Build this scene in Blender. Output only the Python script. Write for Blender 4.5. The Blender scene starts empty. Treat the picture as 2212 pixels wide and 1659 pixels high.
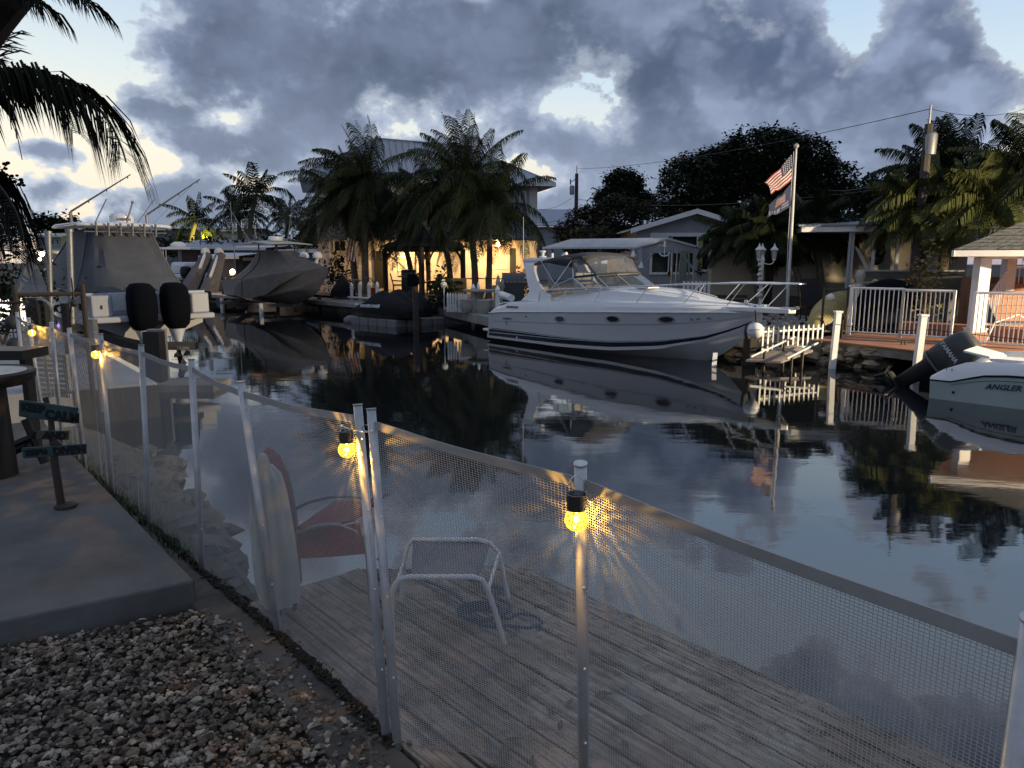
import bpy, bmesh, math, random
from mathutils import Vector, Matrix
R = math.radians
SC = bpy.context.scene
COL = SC.collection
random.seed(7)
rnd = random.random
def ru(a, b): return a + (b - a) * random.random()

# ------------------------------------------------------------------ camera
FPX = 1533.0                       # focal length in units of a 2212 px wide frame
TH = math.atan((829.5 - 565) / FPX)
EYE = 1.75
cam = bpy.data.cameras.new('camera'); camo = bpy.data.objects.new('camera', cam); COL.objects.link(camo)
camo.location = (0, 0, EYE); camo.rotation_euler = (math.pi / 2 - TH, 0, 0)
cam.sensor_width = 36; cam.lens = 36 * FPX / 2212; cam.clip_start = 0.05; cam.clip_end = 3000
SC.camera = camo
_s, _c = math.sin(TH), math.cos(TH)
def ray(px, py):
    u = (px - 1106) / FPX; v = (829.5 - py) / FPX
    return (u, _c + v * _s, -_s + v * _c)
def G(px, py, z=0.0):
    d = ray(px, py); t = (z - EYE) / d[2]; return Vector((d[0] * t, d[1] * t, z))
def V(px, py, y):
    d = ray(px, py); t = y / d[1]; return Vector((d[0] * t, y, EYE + d[2] * t))
def ON(px, py, A, B):
    d = ray(px, py); ex, ey = B[0] - A[0], B[1] - A[1]
    t = (A[0] * ey - A[1] * ex) / (d[0] * ey - d[1] * ex); return Vector((d[0] * t, d[1] * t, EYE + d[2] * t))

# ------------------------------------------------------------------ world: dusk sky with broken cloud
SC.view_settings.view_transform = 'Standard'; SC.view_settings.look = 'None'
SC.view_settings.exposure = 0.85; SC.view_settings.gamma = 1.0
SC.cycles.use_adaptive_sampling = True; SC.cycles.adaptive_threshold = 0.02
SC.cycles.max_bounces = 6; SC.cycles.transparent_max_bounces = 24
SC.cycles.diffuse_bounces = 3; SC.cycles.glossy_bounces = 3; SC.cycles.transmission_bounces = 4
SC.cycles.caustics_reflective = False; SC.cycles.caustics_refractive = False
SC.cycles.sample_clamp_indirect = 3.0; SC.cycles.sample_clamp_direct = 0
SC.cycles.use_denoising = True
W = bpy.data.worlds.new('World'); SC.world = W; W.use_nodes = True
nt = W.node_tree; N = nt.nodes; L = nt.links; N.clear()
def nd(t, **k):
    n = N.new(t)
    for a, b in k.items(): setattr(n, a, b)
    return n
def M(op, a, b=None, c=None, clamp=False):
    n = N.new('ShaderNodeMath'); n.operation = op; n.use_clamp = clamp
    for i, x in enumerate((a, b, c)):
        if x is None: continue
        if isinstance(x, (int, float)): n.inputs[i].default_value = x
        else: L.new(x, n.inputs[i])
    return n.outputs[0]
def SM(x, a, b):
    n = N.new('ShaderNodeMapRange'); n.interpolation_type = 'SMOOTHSTEP'
    L.new(x, n.inputs[0]); n.inputs[1].default_value = a; n.inputs[2].default_value = b
    return n.outputs[0]
def MIX(f, a, b):
    n = N.new('ShaderNodeMix'); n.data_type = 'RGBA'
    if isinstance(f, (int, float)): n.inputs[0].default_value = f
    else: L.new(f, n.inputs[0])
    for i, x in ((6, a), (7, b)):
        if isinstance(x, tuple): n.inputs[i].default_value = (*x, 1)
        else: L.new(x, n.inputs[i])
    return n.outputs[2]
def lin(r, g, b): return tuple(((x / 255) / 12.92 if x / 255 <= .04045 else ((x / 255 + .055) / 1.055) ** 2.4) for x in (r, g, b))
tc = nd('ShaderNodeTexCoord'); sp = nd('ShaderNodeSeparateXYZ'); L.new(tc.outputs['Generated'], sp.inputs[0])
X, Y, Z = sp.outputs
AZ = M('ARCTAN2', X, Y)
EL = M('ARCSINE', Z)
def azel(px, py):
    d = Vector(ray(px, py)).normalized(); return math.atan2(d[0], d[1]), math.asin(d[2])
# warped noise over direction
mp = nd('ShaderNodeMapping'); L.new(tc.outputs['Generated'], mp.inputs[0]); mp.inputs['Scale'].default_value = (1, 1, 1.3)
mp.inputs['Location'].default_value = (3.1, 1.7, .4)
def noise(scale, detail, rough, dist=0.0, vec=None, col=False):
    n = nd('ShaderNodeTexNoise'); n.inputs['Scale'].default_value = scale; n.inputs['Detail'].default_value = detail
    n.inputs['Roughness'].default_value = rough; n.inputs['Distortion'].default_value = dist
    L.new(vec or mp.outputs[0], n.inputs['Vector']); return n.outputs['Color' if col else 'Fac']
n_big = noise(4.6, 9, .60, .05)
n_mid = noise(12.0, 6, .60, .1)
n_puff = nd('ShaderNodeTexVoronoi'); n_puff.feature = 'SMOOTH_F1'; n_puff.inputs['Scale'].default_value = 9; n_puff.inputs['Detail'].default_value = 2; n_puff.inputs['Roughness'].default_value = .55; n_puff.inputs['Lacunarity'].default_value = 2.3; n_puff.normalize = True
wv = nd('ShaderNodeVectorMath'); wv.operation = 'MULTIPLY_ADD'; L.new(noise(7, 4, .6, 0, None, True), wv.inputs[0])
wv.inputs[1].default_value = (.16, .16, .16); L.new(mp.outputs[0], wv.inputs[2]); L.new(wv.outputs[0], n_puff.inputs['Vector'])
PUFF = n_puff.outputs['Distance']
# the layout of the cloud banks: (px, py, half width, half height, weight)
BL = [(430, 95, 150, 120, 1.0), (720, 130, 300, 150, 1.05), (1030, 90, 280, 110, .9), (240, 195, 110, 36, .7), (640, 270, 200, 30, .35), (560, 320, 90, 24, .4), (1010, 330, 110, 30, .55), (1120, 300, 70, 30, .4),
      (1600, 150, 210, 190, 1.15), (1560, 330, 180, 130, 1.05), (1850, 300, 330, 120, 1.05), (2060, 110, 110, 90, 1.0), (1420, 190, 60, 90, .7),
      (1380, 40, 130, 60, .8), (80, 490, 150, 50, .75), (300, 500, 120, 50, .85), (430, 470, 90, 55, .7), (660, 440, 70, 60, .75), (560, 500, 120, 30, .5),
      (90, 320, 60, 22, .5), (170, 340, 80, 24, .5), (430, 315, 80, 30, .55), (1240, 325, 70, 34, .7), (1290, 400, 70, 30, .4), (60, 75, 60, 16, .3), (1750, 500, 500, 60, .8), (800, 330, 200, 30, .35), (220, 420, 200, 20, .4), (900, 460, 160, 60, .6), (1230, 450, 120, 50, .55), (450, 395, 70, 16, .4), (1400, 330, 60, 60, .35), (340, 250, 90, 30, .4),
      (1130, 262, 60, 24, .35), (1330, 175, 60, 24, .3), (330, 395, 90, 26, .45), (560, 360, 70, 18, .35), (880, 345, 60, 20, .4), (120, 395, 90, 22, .4), (1190, 300, 40, 18, .35),
      (1290, 218, 80, 34, -.35), (1180, 375, 90, 34, -.45), (1840, 40, 60, 110, -1.0), (2190, 30, 60, 60, -.7), (2170, 270, 60, 60, -.6), (560, 395, 260, 24, -.55), (880, 290, 110, 30, -.35),
      (140, 110, 120, 120, -.6), (90, 230, 120, 80, -.45), (500, 262, 50, 22, -.7), (1330, 470, 80, 40, -.3), (740, 350, 60, 20, -.3)]
acc = None
for (px, py, w, h, wt) in BL:
    a, e = azel(px, py); aw = w / FPX * math.cos(a) * .95; eh = h / FPX
    dx = M('MULTIPLY', M('SUBTRACT', AZ, a), 1 / aw); dy = M('MULTIPLY', M('SUBTRACT', EL, e), 1 / eh)
    r2 = M('ADD', M('MULTIPLY', dx, dx), M('MULTIPLY', dy, dy))
    g = M('EXPONENT', M('MULTIPLY', r2, -.75))
    acc = M('MULTIPLY', g, wt) if acc is None else M('MULTIPLY_ADD', g, wt, acc)
# outside the pictured part of the sky: a broken cover everywhere
out = M('MAXIMUM', SM(M('ABSOLUTE', AZ), .62, .95), SM(EL, .36, .62))
acc = M('ADD', acc, M('MULTIPLY', out, .80))
dens = M('ADD', acc, M('MULTIPLY_ADD', n_big, 3.3, -1.76))
dens = M('ADD', dens, M('MULTIPLY_ADD', n_mid, 2.3, -1.15))
dens = M('ADD', dens, M('MULTIPLY_ADD', PUFF, -3.6, .78))
cov = SM(dens, .10, .30)
thick = SM(dens, .15, 1.35)
west = M('MULTIPLY', SM(M('MULTIPLY', AZ, -1), -.25, .62), SM(EL, .42, .0))           # warm afterglow, left of the view
# clear sky colour by height
ramp = nd('ShaderNodeValToRGB'); L.new(M('MULTIPLY', EL, 1 / 1.2, None, True), ramp.inputs[0])
cr = ramp.color_ramp
stops = [(0.0, lin(160, 150, 158)), (.05, lin(200, 184, 172)), (.11, lin(208, 206, 196)), (.19, lin(180, 197, 208)), (.29, lin(148, 173, 202)), (.45, lin(166, 176, 190)), (1.0, lin(196, 198, 204))]
while len(cr.elements) < len(stops): cr.elements.new(.5)
for e, (p, c) in zip(cr.elements, stops): e.position = p; e.color = (*c, 1)
sky = nd('ShaderNodeTexSky'); sky.sky_type = 'NISHITA'; sky.sun_disc = False
SUN_EL, SUN_AZ = R(1.5), R(-38)
sky.sun_elevation = SUN_EL; sky.sun_rotation = SUN_AZ; sky.ozone_density = 1.5
sks = nd('ShaderNodeVectorMath', operation='SCALE'); L.new(sky.outputs[0], sks.inputs[0]); sks.inputs[3].default_value = .10
clear = MIX(.06, MIX(M('MULTIPLY', west, .6), ramp.outputs[0], lin(222, 218, 196)), sks.outputs[0])
dimn = nd('ShaderNodeVectorMath', operation='SCALE'); L.new(clear, dimn.inputs[0]); L.new(M('MULTIPLY_ADD', SM(EL, .45, .25), -.16, 1.0), dimn.inputs[3]); clear = dimn.outputs[0]
east = SM(M('COSINE', AZ), .35, -.9)
clear = MIX(M('MULTIPLY', M('MULTIPLY', east, SM(EL, .9, .3)), .7), clear, lin(128, 138, 160))
# cloud colour: slate body, paler where thin, a little warm light low in the west
n_sh = noise(6.5, 7, .58, .1)
body = MIX(SM(n_sh, .38, .64), lin(66, 78, 96), lin(116, 127, 150))
body = MIX(M('MULTIPLY', M('SUBTRACT', 1, thick), .55), body, lin(122, 134, 154))
body = MIX(M('MULTIPLY', thick, .75), body, lin(55, 65, 81))
body = MIX(M('MULTIPLY', SM(PUFF, .40, .12), .30), body, lin(126, 138, 162))
eb = nd('ShaderNodeValToRGB'); L.new(M('MULTIPLY_ADD', EL, 1.0, 0, True), eb.inputs[0])
body = MIX(M('MULTIPLY', SM(AZ, .0, .35), .75), body, MIX(SM(PUFF, .10, .34), lin(126, 138, 162), lin(66, 78, 102)))
body = MIX(M('MULTIPLY', SM(EL, .26, .05), .45), body, lin(122, 132, 148))
rim = M('MULTIPLY', M('SUBTRACT', 1, SM(dens, .15, .80)), M('MULTIPLY_ADD', west, .36, .26))
body = MIX(rim, body, lin(190, 196, 202))
N.remove(eb)
colr = MIX(cov, clear, body)
ground = SM(EL, -.01, -.12)
colr = MIX(ground, colr, (.03, .033, .038))
bg = nd('ShaderNodeBackground'); L.new(colr, bg.inputs[0]); bg.inputs[1].default_value = 1.0
wo = nd('ShaderNodeOutputWorld'); L.new(bg.outputs[0], wo.inputs[0])
W.cycles.sampling_method = 'MANUAL'; W.cycles.sample_map_resolution = 512
# the last of the sun, already behind the clouds: very soft and weak
sl = bpy.data.lights.new('sun', 'SUN'); sl.energy = .05; sl.angle = R(12); sl.color = (1, .82, .62)
so = bpy.data.objects.new('sun', sl); COL.objects.link(so); so.location = (0, 0, 30)
so.rotation_euler = Vector((math.sin(SUN_AZ) * math.cos(R(6)), math.cos(SUN_AZ) * math.cos(R(6)), math.sin(R(6)))).to_track_quat('Z', 'Y').to_euler()

# ------------------------------------------------------------------ materials
MATS = {}
def mat(name, col, rough=.6, metal=0.0, var=0.0, vscale=6.0, bump=0.0, bscale=40.0, emit=None, es=1.0, alpha=1.0, spec=None, col2=None, trans=0.0, coords='Object'):
    if name in MATS: return MATS[name]
    m = bpy.data.materials.new(name); m.use_nodes = True; MATS[name] = m
    n = m.node_tree.nodes; l = m.node_tree.links; b = n['Principled BSDF']
    b.inputs['Base Color'].default_value = (*col, 1); b.inputs['Roughness'].default_value = rough; b.inputs['Metallic'].default_value = metal
    if spec is not None: b.inputs['Specular IOR Level'].default_value = spec
    if emit: b.inputs['Emission Color'].default_value = (*emit, 1); b.inputs['Emission Strength'].default_value = es
    if alpha < 1: b.inputs['Alpha'].default_value = alpha
    if trans: b.inputs['Transmission Weight'].default_value = trans
    if var or bump: t = n.new('ShaderNodeTexCoord')
    if var:
        ns = n.new('ShaderNodeTexNoise'); ns.inputs['Scale'].default_value = vscale; ns.inputs['Detail'].default_value = 8; ns.inputs['Roughness'].default_value = .65
        l.new(t.outputs[coords], ns.inputs['Vector'])
        mx = n.new('ShaderNodeMix'); mx.data_type = 'RGBA'; r_ = n.new('ShaderNodeMapRange'); r_.inputs[1].default_value = .35; r_.inputs[2].default_value = .68
        l.new(ns.outputs['Fac'], r_.inputs[0]); l.new(r_.outputs[0], mx.inputs[0])
        c2 = col2 or tuple(x * (1 - var) for x in col)
        mx.inputs[6].default_value = (*col, 1); mx.inputs[7].default_value = (*c2, 1); l.new(mx.outputs[2], b.inputs['Base Color'])
    if bump:
        nb = n.new('ShaderNodeTexNoise'); nb.inputs['Scale'].default_value = bscale; nb.inputs['Detail'].default_value = 6; l.new(t.outputs[coords], nb.inputs['Vector'])
        bp = n.new('ShaderNodeBump'); bp.inputs['Strength'].default_value = bump; bp.inputs['Distance'].default_value = .02
        l.new(nb.outputs['Fac'], bp.inputs['Height']); l.new(bp.outputs[0], b.inputs['Normal'])
    return m
gel = mat('gelcoat', (.74, .75, .77), .28, var=.08, vscale=2.2)
gelg = mat('gelcoat_grey', (.60, .63, .67), .35, var=.1, vscale=2.0)
wht = mat('white_paint', (.72, .73, .74), .45, var=.14, vscale=9, bump=.05)
vinyl = mat('white_vinyl', (.78, .79, .80), .4, var=.16, vscale=5)
alu = mat('aluminium', (.62, .63, .65), .32, 1.0, var=.15, vscale=20)
steel = mat('stainless', (.72, .73, .75), .16, 1.0)
pgrey = mat('post_grey', (.52, .53, .55), .38, .3, var=.25, vscale=14, bump=.06)
blk = mat('black_plastic', (.009, .009, .010), .5, var=.3, vscale=10, spec=.3)
blkf = mat('black_fabric', (.004, .005, .008), .95, spec=.08, bump=.1, bscale=90)
navy = mat('navy_stripe', (.008, .010, .022), .25)
dgl = mat('dark_glass', (.012, .016, .02), .06, spec=.9)
conc = mat('concrete', (.30, .295, .28), .85, var=.42, vscale=1.6, bump=.35, bscale=45)
concd = mat('concrete_weathered', (.20, .19, .175), .9, var=.6, vscale=2.3, bump=.5, bscale=30)
wood = mat('grey_wood', (.24, .21, .185), .85, var=.45, vscale=6, bump=.4, bscale=30)
dwood = mat('dark_wood', (.045, .033, .026), .7, var=.4, vscale=6, bump=.3)
terra = mat('terracotta', (.27, .125, .075), .75, var=.35, vscale=1.3, bump=.2, bscale=20)
trunkm = mat('palm_bark', (.17, .145, .12), .9, var=.45, vscale=8, bump=.6, bscale=14)
barkm = mat('tree_bark', (.075, .06, .048), .9, var=.4, vscale=9, bump=.5)
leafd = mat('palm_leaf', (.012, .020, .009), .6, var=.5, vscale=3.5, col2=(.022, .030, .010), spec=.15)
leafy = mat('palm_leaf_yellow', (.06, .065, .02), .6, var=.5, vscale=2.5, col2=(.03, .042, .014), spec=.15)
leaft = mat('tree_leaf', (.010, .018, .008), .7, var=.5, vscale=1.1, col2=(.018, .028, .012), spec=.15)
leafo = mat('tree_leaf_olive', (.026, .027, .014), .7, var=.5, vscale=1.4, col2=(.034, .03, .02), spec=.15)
canv = mat('grey_canvas', (.115, .12, .13), .85, var=.3, vscale=4, bump=.2, bscale=70)
tan = mat('taupe_canvas', (.12, .105, .097), .85, var=.35, vscale=2, bump=.25, bscale=50)
blc = mat('black_canvas', (.013, .014, .018), .85, spec=.15, var=.3, vscale=6, bump=.2)
shingle = mat('shingle', (.125, .13, .13), .9, var=.4, vscale=14, bump=.5, bscale=60)
stone = mat('cast_stone', (.36, .34, .31), .85, var=.3, vscale=9, bump=.3)
rust = mat('rusty_iron', (.06, .045, .035), .8, var=.5, vscale=15, bump=.3)
galv = mat('galvanised', (.30, .31, .32), .5, .7, var=.3, vscale=20)
rubber = mat('buoy_dark', (.03, .034, .038), .7, var=.3, vscale=8)
rope = mat('blue_rope', (.035, .07, .13), .8, var=.4, vscale=40, bump=.4, bscale=200)
mud = mat('soil', (.05, .042, .034), .95, var=.5, vscale=4, bump=.6, bscale=25)

# ------------------------------------------------------------------ mesh builder
LOCAL = {}
class MB:
    def __init__(s): s.v = []; s.f = []; s.m = []; s.k = 0; s.uv = {}
    def slot(s, k): s.k = k; return s
    def face(s, pts, k=None):
        n = len(s.v); s.v += [tuple(p) for p in pts]; s.f.append(tuple(range(n, n + len(pts)))); s.m.append(s.k if k is None else k); return s
    def mesh(s, vs, fs):
        n = len(s.v); s.v += [tuple(p) for p in vs]
        for f in fs: s.f.append(tuple(n + i for i in f)); s.m.append(s.k)
        return s
    def box(s, x0, y0, z0, x1, y1, z1):
        return s.mesh([(x0, y0, z0), (x1, y0, z0), (x1, y1, z0), (x0, y1, z0), (x0, y0, z1), (x1, y0, z1), (x1, y1, z1), (x0, y1, z1)],
                      [(0, 3, 2, 1), (4, 5, 6, 7), (0, 1, 5, 4), (1, 2, 6, 5), (2, 3, 7, 6), (3, 0, 4, 7)])
    def obox(s, c, d, w, t, h):
        """box: base centre c, along unit d (xy) width w, thickness t, height h"""
        d = Vector((d[0], d[1], 0)).normalized(); n = Vector((-d.y, d.x, 0)); c = Vector(c)
        p = [c - d * w / 2 - n * t / 2, c + d * w / 2 - n * t / 2, c + d * w / 2 + n * t / 2, c - d * w / 2 + n * t / 2]
        return s.prism(p, (0, 0, h))
    def prism(s, poly, ext):
        e = Vector(ext); n = len(poly); a = [Vector(p) for p in poly]; b = [p + e for p in a]
        fs = [tuple(range(n - 1, -1, -1)), tuple(range(n, 2 * n))] + [(i, (i + 1) % n, n + (i + 1) % n, n + i) for i in range(n)]
        return s.mesh(a + b, fs)
    def tube(s, pts, r, n=8, cap=True):
        pts = [Vector(p) for p in pts]; rs = r if isinstance(r, (list, tuple)) else [r] * len(pts)
        vs = []; prev = None
        for i, p in enumerate(pts):
            t = (pts[min(i + 1, len(pts) - 1)] - pts[max(i - 1, 0)])
            t = t.normalized() if t.length > 1e-9 else Vector((0, 0, 1))
            if prev is None: a = t.cross(Vector((0, 0, 1))); a = a if a.length > .05 else t.cross(Vector((1, 0, 0)))
            else: a = prev - t * prev.dot(t)
            a.normalize(); prev = a; b = t.cross(a)
            for k in range(n):
                an = 2 * math.pi * k / n; vs.append(p + (a * math.cos(an) + b * math.sin(an)) * rs[i])
        fs = [(i * n + k, i * n + (k + 1) % n, (i + 1) * n + (k + 1) % n, (i + 1) * n + k) for i in range(len(pts) - 1) for k in range(n)]
        if cap: fs += [tuple(range(n - 1, -1, -1)), tuple(range((len(pts) - 1) * n, len(pts) * n))]
        return s.mesh(vs, fs)
    def lathe(s, prof, c, n=16, ax=None):
        """prof: (radius, height) list, around a vertical axis at c (or axis ax)"""
        c = Vector(c); az = Vector(ax).normalized() if ax else Vector((0, 0, 1))
        a = az.cross(Vector((0, 1, 0))); a = a if a.length > .1 else az.cross(Vector((1, 0, 0))); a.normalize(); b = az.cross(a)
        vs = [c + az * h + (a * math.cos(2 * math.pi * k / n) + b * math.sin(2 * math.pi * k / n)) * max(r, 1e-4) for r, h in prof for k in range(n)]
        m = len(prof)
        fs = [(i * n + k, i * n + (k + 1) % n, (i + 1) * n + (k + 1) % n, (i + 1) * n + k) for i in range(m - 1) for k in range(n)]
        fs += [tuple(range(n - 1, -1, -1)), tuple(range((m - 1) * n, m * n))]
        return s.mesh(vs, fs)
    def ball(s, c, r, n=14, sx=1, sy=1, sz=1):
        c = Vector(c); m = max(6, n // 2); vs = []
        for i in range(m + 1):
            t = math.pi * i / m
            for k in range(n):
                p = 2 * math.pi * k / n; vs.append(c + Vector((max(math.sin(t), 1e-4) * math.cos(p) * r * sx, max(math.sin(t), 1e-4) * math.sin(p) * r * sy, math.cos(t) * r * sz)))
        return s.mesh(vs, [(i * n + k, (i + 1) * n + k, (i + 1) * n + (k + 1) % n, i * n + (k + 1) % n) for i in range(m) for k in range(n)])
    def loft(s, rings, closed=False, caps=False):
        n = len(rings[0]); vs = [p for r in rings for p in r]; kk = n if closed else n - 1
        fs = [(i * n + k, i * n + (k + 1) % n, (i + 1) * n + (k + 1) % n, (i + 1) * n + k) for i in range(len(rings) - 1) for k in range(kk)]
        if caps: fs += [tuple(range(n - 1, -1, -1)), tuple(range((len(rings) - 1) * n, len(rings) * n))]
        return s.mesh(vs, fs)
    def build(s, name, m, parent=None, smooth=False, bevel=0, solid=0, sub=0, label=None, off=None):
        me = bpy.data.meshes.new(name)
        root = parent
        if parent is not None:
            while root.parent is not None: root = root.parent
            o_ = Vector((0, 0, 0)) if root.name in LOCAL else root.location
        else:
            xs = [v[0] for v in s.v]; ys = [v[1] for v in s.v]
            o_ = Vector(((min(xs) + max(xs)) / 2, (min(ys) + max(ys)) / 2, min(v[2] for v in s.v)))
        me.from_pydata([tuple(Vector(v) - o_) for v in s.v], [], s.f)
        for x in (m if isinstance(m, (list, tuple)) else [m]): me.materials.append(x)
        me.polygons.foreach_set('material_index', s.m)
        if smooth: me.polygons.foreach_set('use_smooth', [True] * len(me.polygons))
        me.update()
        if bevel or sub or smooth:
            bm = bmesh.new(); bm.from_mesh(me); bmesh.ops.remove_doubles(bm, verts=bm.verts, dist=1e-4); bmesh.ops.recalc_face_normals(bm, faces=bm.faces); bm.to_mesh(me); bm.free()
        if smooth: me.set_sharp_from_angle(angle=R(smooth if smooth is not True else 40))
        o = bpy.data.objects.new(name, me); COL.objects.link(o)
        if parent is not None: o.parent = parent
        else: o.location = o_
        if bevel:
            b = o.modifiers.new('b', 'BEVEL'); b.width = bevel; b.segments = 2; b.limit_method = 'ANGLE'
        if solid:
            b = o.modifiers.new('s', 'SOLIDIFY'); b.thickness = solid; b.offset = 0
        if sub:
            b = o.modifiers.new('u', 'SUBSURF'); b.levels = sub; b.render_levels = sub
        if label: o['label'] = label
        return o
def tag(o, label=None, cat=None, group=None, kind=None):
    if label: o['label'] = label
    if cat: o['category'] = cat
    if group: o['group'] = group
    if kind: o['kind'] = kind
    return o
def T(name, label, cat, loc, group=None, local=False, rz=0):
    o = bpy.data.objects.new(name, None); COL.objects.link(o); o.location = Vector(loc); o.rotation_euler.z = rz; o.empty_display_size = .2
    if local: LOCAL[o.name] = 1
    return tag(o, label, cat, group)
def cp(o, loc=None, rz=None, label=None, sc=None):
    c = o.copy(); COL.objects.link(c)
    if loc is not None: c.location = Vector(loc)
    if rz is not None: c.rotation_euler.z = rz
    if sc is not None: c.scale = (sc, sc, sc)
    if label: c['label'] = label
    def rec(a, b):
        for ch in list(a.children):
            d = ch.copy(); COL.objects.link(d); d.parent = b; rec(ch, d)
    rec(o, c); return c
def text(s, size, mtl, parent, origin, ux, uy, name='lettering', ext=.002, shear=0, bold=0):
    """flat lettering: origin lower-left, ux and uy unit directions in the thing's local space"""
    cu = bpy.data.curves.new('t', 'FONT'); cu.body = s; cu.size = size; cu.extrude = ext; cu.shear = shear; cu.offset = bold; cu.resolution_u = 2
    to = bpy.data.objects.new('t', cu); me = bpy.data.meshes.new_from_object(to); bpy.data.objects.remove(to)
    me.name = name; me.materials.clear(); me.materials.append(mtl)
    ux = Vector(ux).normalized(); uy = Vector(uy).normalized(); nz = ux.cross(uy); o0 = Vector(origin)
    root = parent
    while root.parent is not None: root = root.parent
    if root.name not in LOCAL: o0 = o0 - root.location
    for v in me.vertices: v.co = o0 + ux * v.co.x + uy * v.co.y + nz * v.co.z
    o = bpy.data.objects.new(name, me); COL.objects.link(o); o.parent = parent; return o
def arc(c, r, a0, a1, n, ux, uz):
    c = Vector(c); ux = Vector(ux); uz = Vector(uz)
    return [c + ux * (r * math.cos(a0 + (a1 - a0) * i / n)) + uz * (r * math.sin(a0 + (a1 - a0) * i / n)) for i in range(n + 1)]
def bez(p, n=12):
    p = [Vector(x) for x in p]
    if len(p) == 3: return [p[0] * (1 - t) ** 2 + p[1] * 2 * t * (1 - t) + p[2] * t * t for t in [i / n for i in range(n + 1)]]
    return [p[0] * (1 - t) ** 3 + p[1] * 3 * t * (1 - t) ** 2 + p[2] * 3 * t * t * (1 - t) + p[3] * t ** 3 for t in [i / n for i in range(n + 1)]]
def point_light(name, loc, watts, col=(1, .62, .25), rad=.05, parent=None, spot=None):
    l = bpy.data.lights.new(name, 'SPOT' if spot else 'POINT'); l.energy = watts; l.color = col; l.shadow_soft_size = rad
    o = bpy.data.objects.new(name, l); COL.objects.link(o)
    if parent is not None:
        o.parent = parent; o.location = Vector(loc) - (Vector((0, 0, 0)) if parent.name in LOCAL else parent.location)
    else: o.location = loc
    if spot: l.spot_size = spot[1]; l.spot_blend = .6; o.rotation_euler = Vector(spot[0]).to_track_quat('-Z', 'Y').to_euler()
    return o
# ------------------------------------------------------------------ setting
NV = Vector((.731, .682, 0)); TV = Vector((-.682, .731, 0)); UP = Vector((0, 0, 1))
def NT(n, t, z=0.0): return NV * n + TV * t + UP * z
WL = -0.5
wm = bpy.data.materials.new('canal_water'); wm.use_nodes = True
n_ = wm.node_tree.nodes; l_ = wm.node_tree.links; b_ = n_['Principled BSDF']
b_.inputs['Base Color'].default_value = (.006, .008, .010, 1); b_.inputs['Roughness'].default_value = .03; b_.inputs['IOR'].default_value = 2.0
t_ = n_.new('ShaderNodeTexCoord'); mpp = n_.new('ShaderNodeMapping'); mpp.inputs['Rotation'].default_value = (0, 0, R(10)); mpp.inputs['Scale'].default_value = (.8, 2.0, 1)
l_.new(t_.outputs['Object'], mpp.inputs[0])
h = None
for sc_, am in ((.30, .8), (2.2, .10), (11.0, .022)):
    q = n_.new('ShaderNodeTexNoise'); q.inputs['Scale'].default_value = sc_; q.inputs['Detail'].default_value = 3; l_.new(mpp.outputs[0], q.inputs['Vector'])
    m_ = n_.new('ShaderNodeMath'); m_.operation = 'MULTIPLY_ADD'; m_.inputs[1].default_value = am; l_.new(q.outputs['Fac'], m_.inputs[0])
    if h is None: m_.inputs[2].default_value = 0
    else: l_.new(h, m_.inputs[2])
    h = m_.outputs[0]
# calm and ruffled patches
q = n_.new('ShaderNodeTexNoise'); q.inputs['Scale'].default_value = .16; q.inputs['Detail'].default_value = 3; l_.new(t_.outputs['Object'], q.inputs['Vector'])
mr = n_.new('ShaderNodeMapRange'); mr.inputs[1].default_value = .42; mr.inputs[2].default_value = .62; mr.inputs[3].default_value = .35; mr.inputs[4].default_value = 1.0; l_.new(q.outputs['Fac'], mr.inputs[0])
bp_ = n_.new('ShaderNodeBump'); bp_.inputs['Distance'].default_value = .009; l_.new(h, bp_.inputs['Height']); l_.new(mr.outputs[0], bp_.inputs['Strength']); l_.new(bp_.outputs[0], b_.inputs['Normal'])
o = MB().face([(-1500, -400, WL), (1500, -400, WL), (1500, 2200, WL), (-1500, 2200, WL)]).build('water', wm); tag(o, 'dark calm canal water', kind='structure')
yard = mat('yard_soil', (.045, .04, .032), .95, var=.55, vscale=.9, bump=.5, bscale=8)
grass = mat('grass_dark', (.035, .05, .022), .95, var=.5, vscale=1.4, bump=.6, bscale=30)
# far bank and the land round the end of the canal
g = MB()
g.prism([NT(17, 7), NT(17, -60), NT(500, -60), NT(500, 62), NT(16.4, 62), NT(16.4, 7)], (0, 0, -1.6))
g.v = [tuple(Vector(v)) for v in g.v]
o = g.build('ground_far_bank', yard); tag(o, kind='structure')
g = MB(); g.prism([NT(-400, 66, .02), NT(500, 66, .02), NT(500, 900, .02), NT(-400, 900, .02)], (0, 0, -1.6)); o = g.build('ground_beyond_canal', yard); tag(o, kind='structure')
# near bank: our lot, then the neighbour's beyond the inlet
g = MB(); g.prism([NT(1.28, -12, -.03), NT(1.28, 8.15, -.03), NT(-4, 8.15, -.03), NT(-300, 8.15, -.03), NT(-300, -12, -.03)][::-1], (0, 0, -1.5))
o = g.build('ground_near_bank', yard); tag(o, kind='structure')
g = MB(); g.prism([NT(.9, 11.4, .0), NT(.9, 66, .0), NT(-300, 66, .0), NT(-300, 8.2, .0), NT(-2.5, 8.2, .0), NT(-2.5, 11.4, 0)][::-1], (0, 0, -1.5))
o = g.build('ground_neighbour_lot', yard); tag(o, kind='structure')
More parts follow.
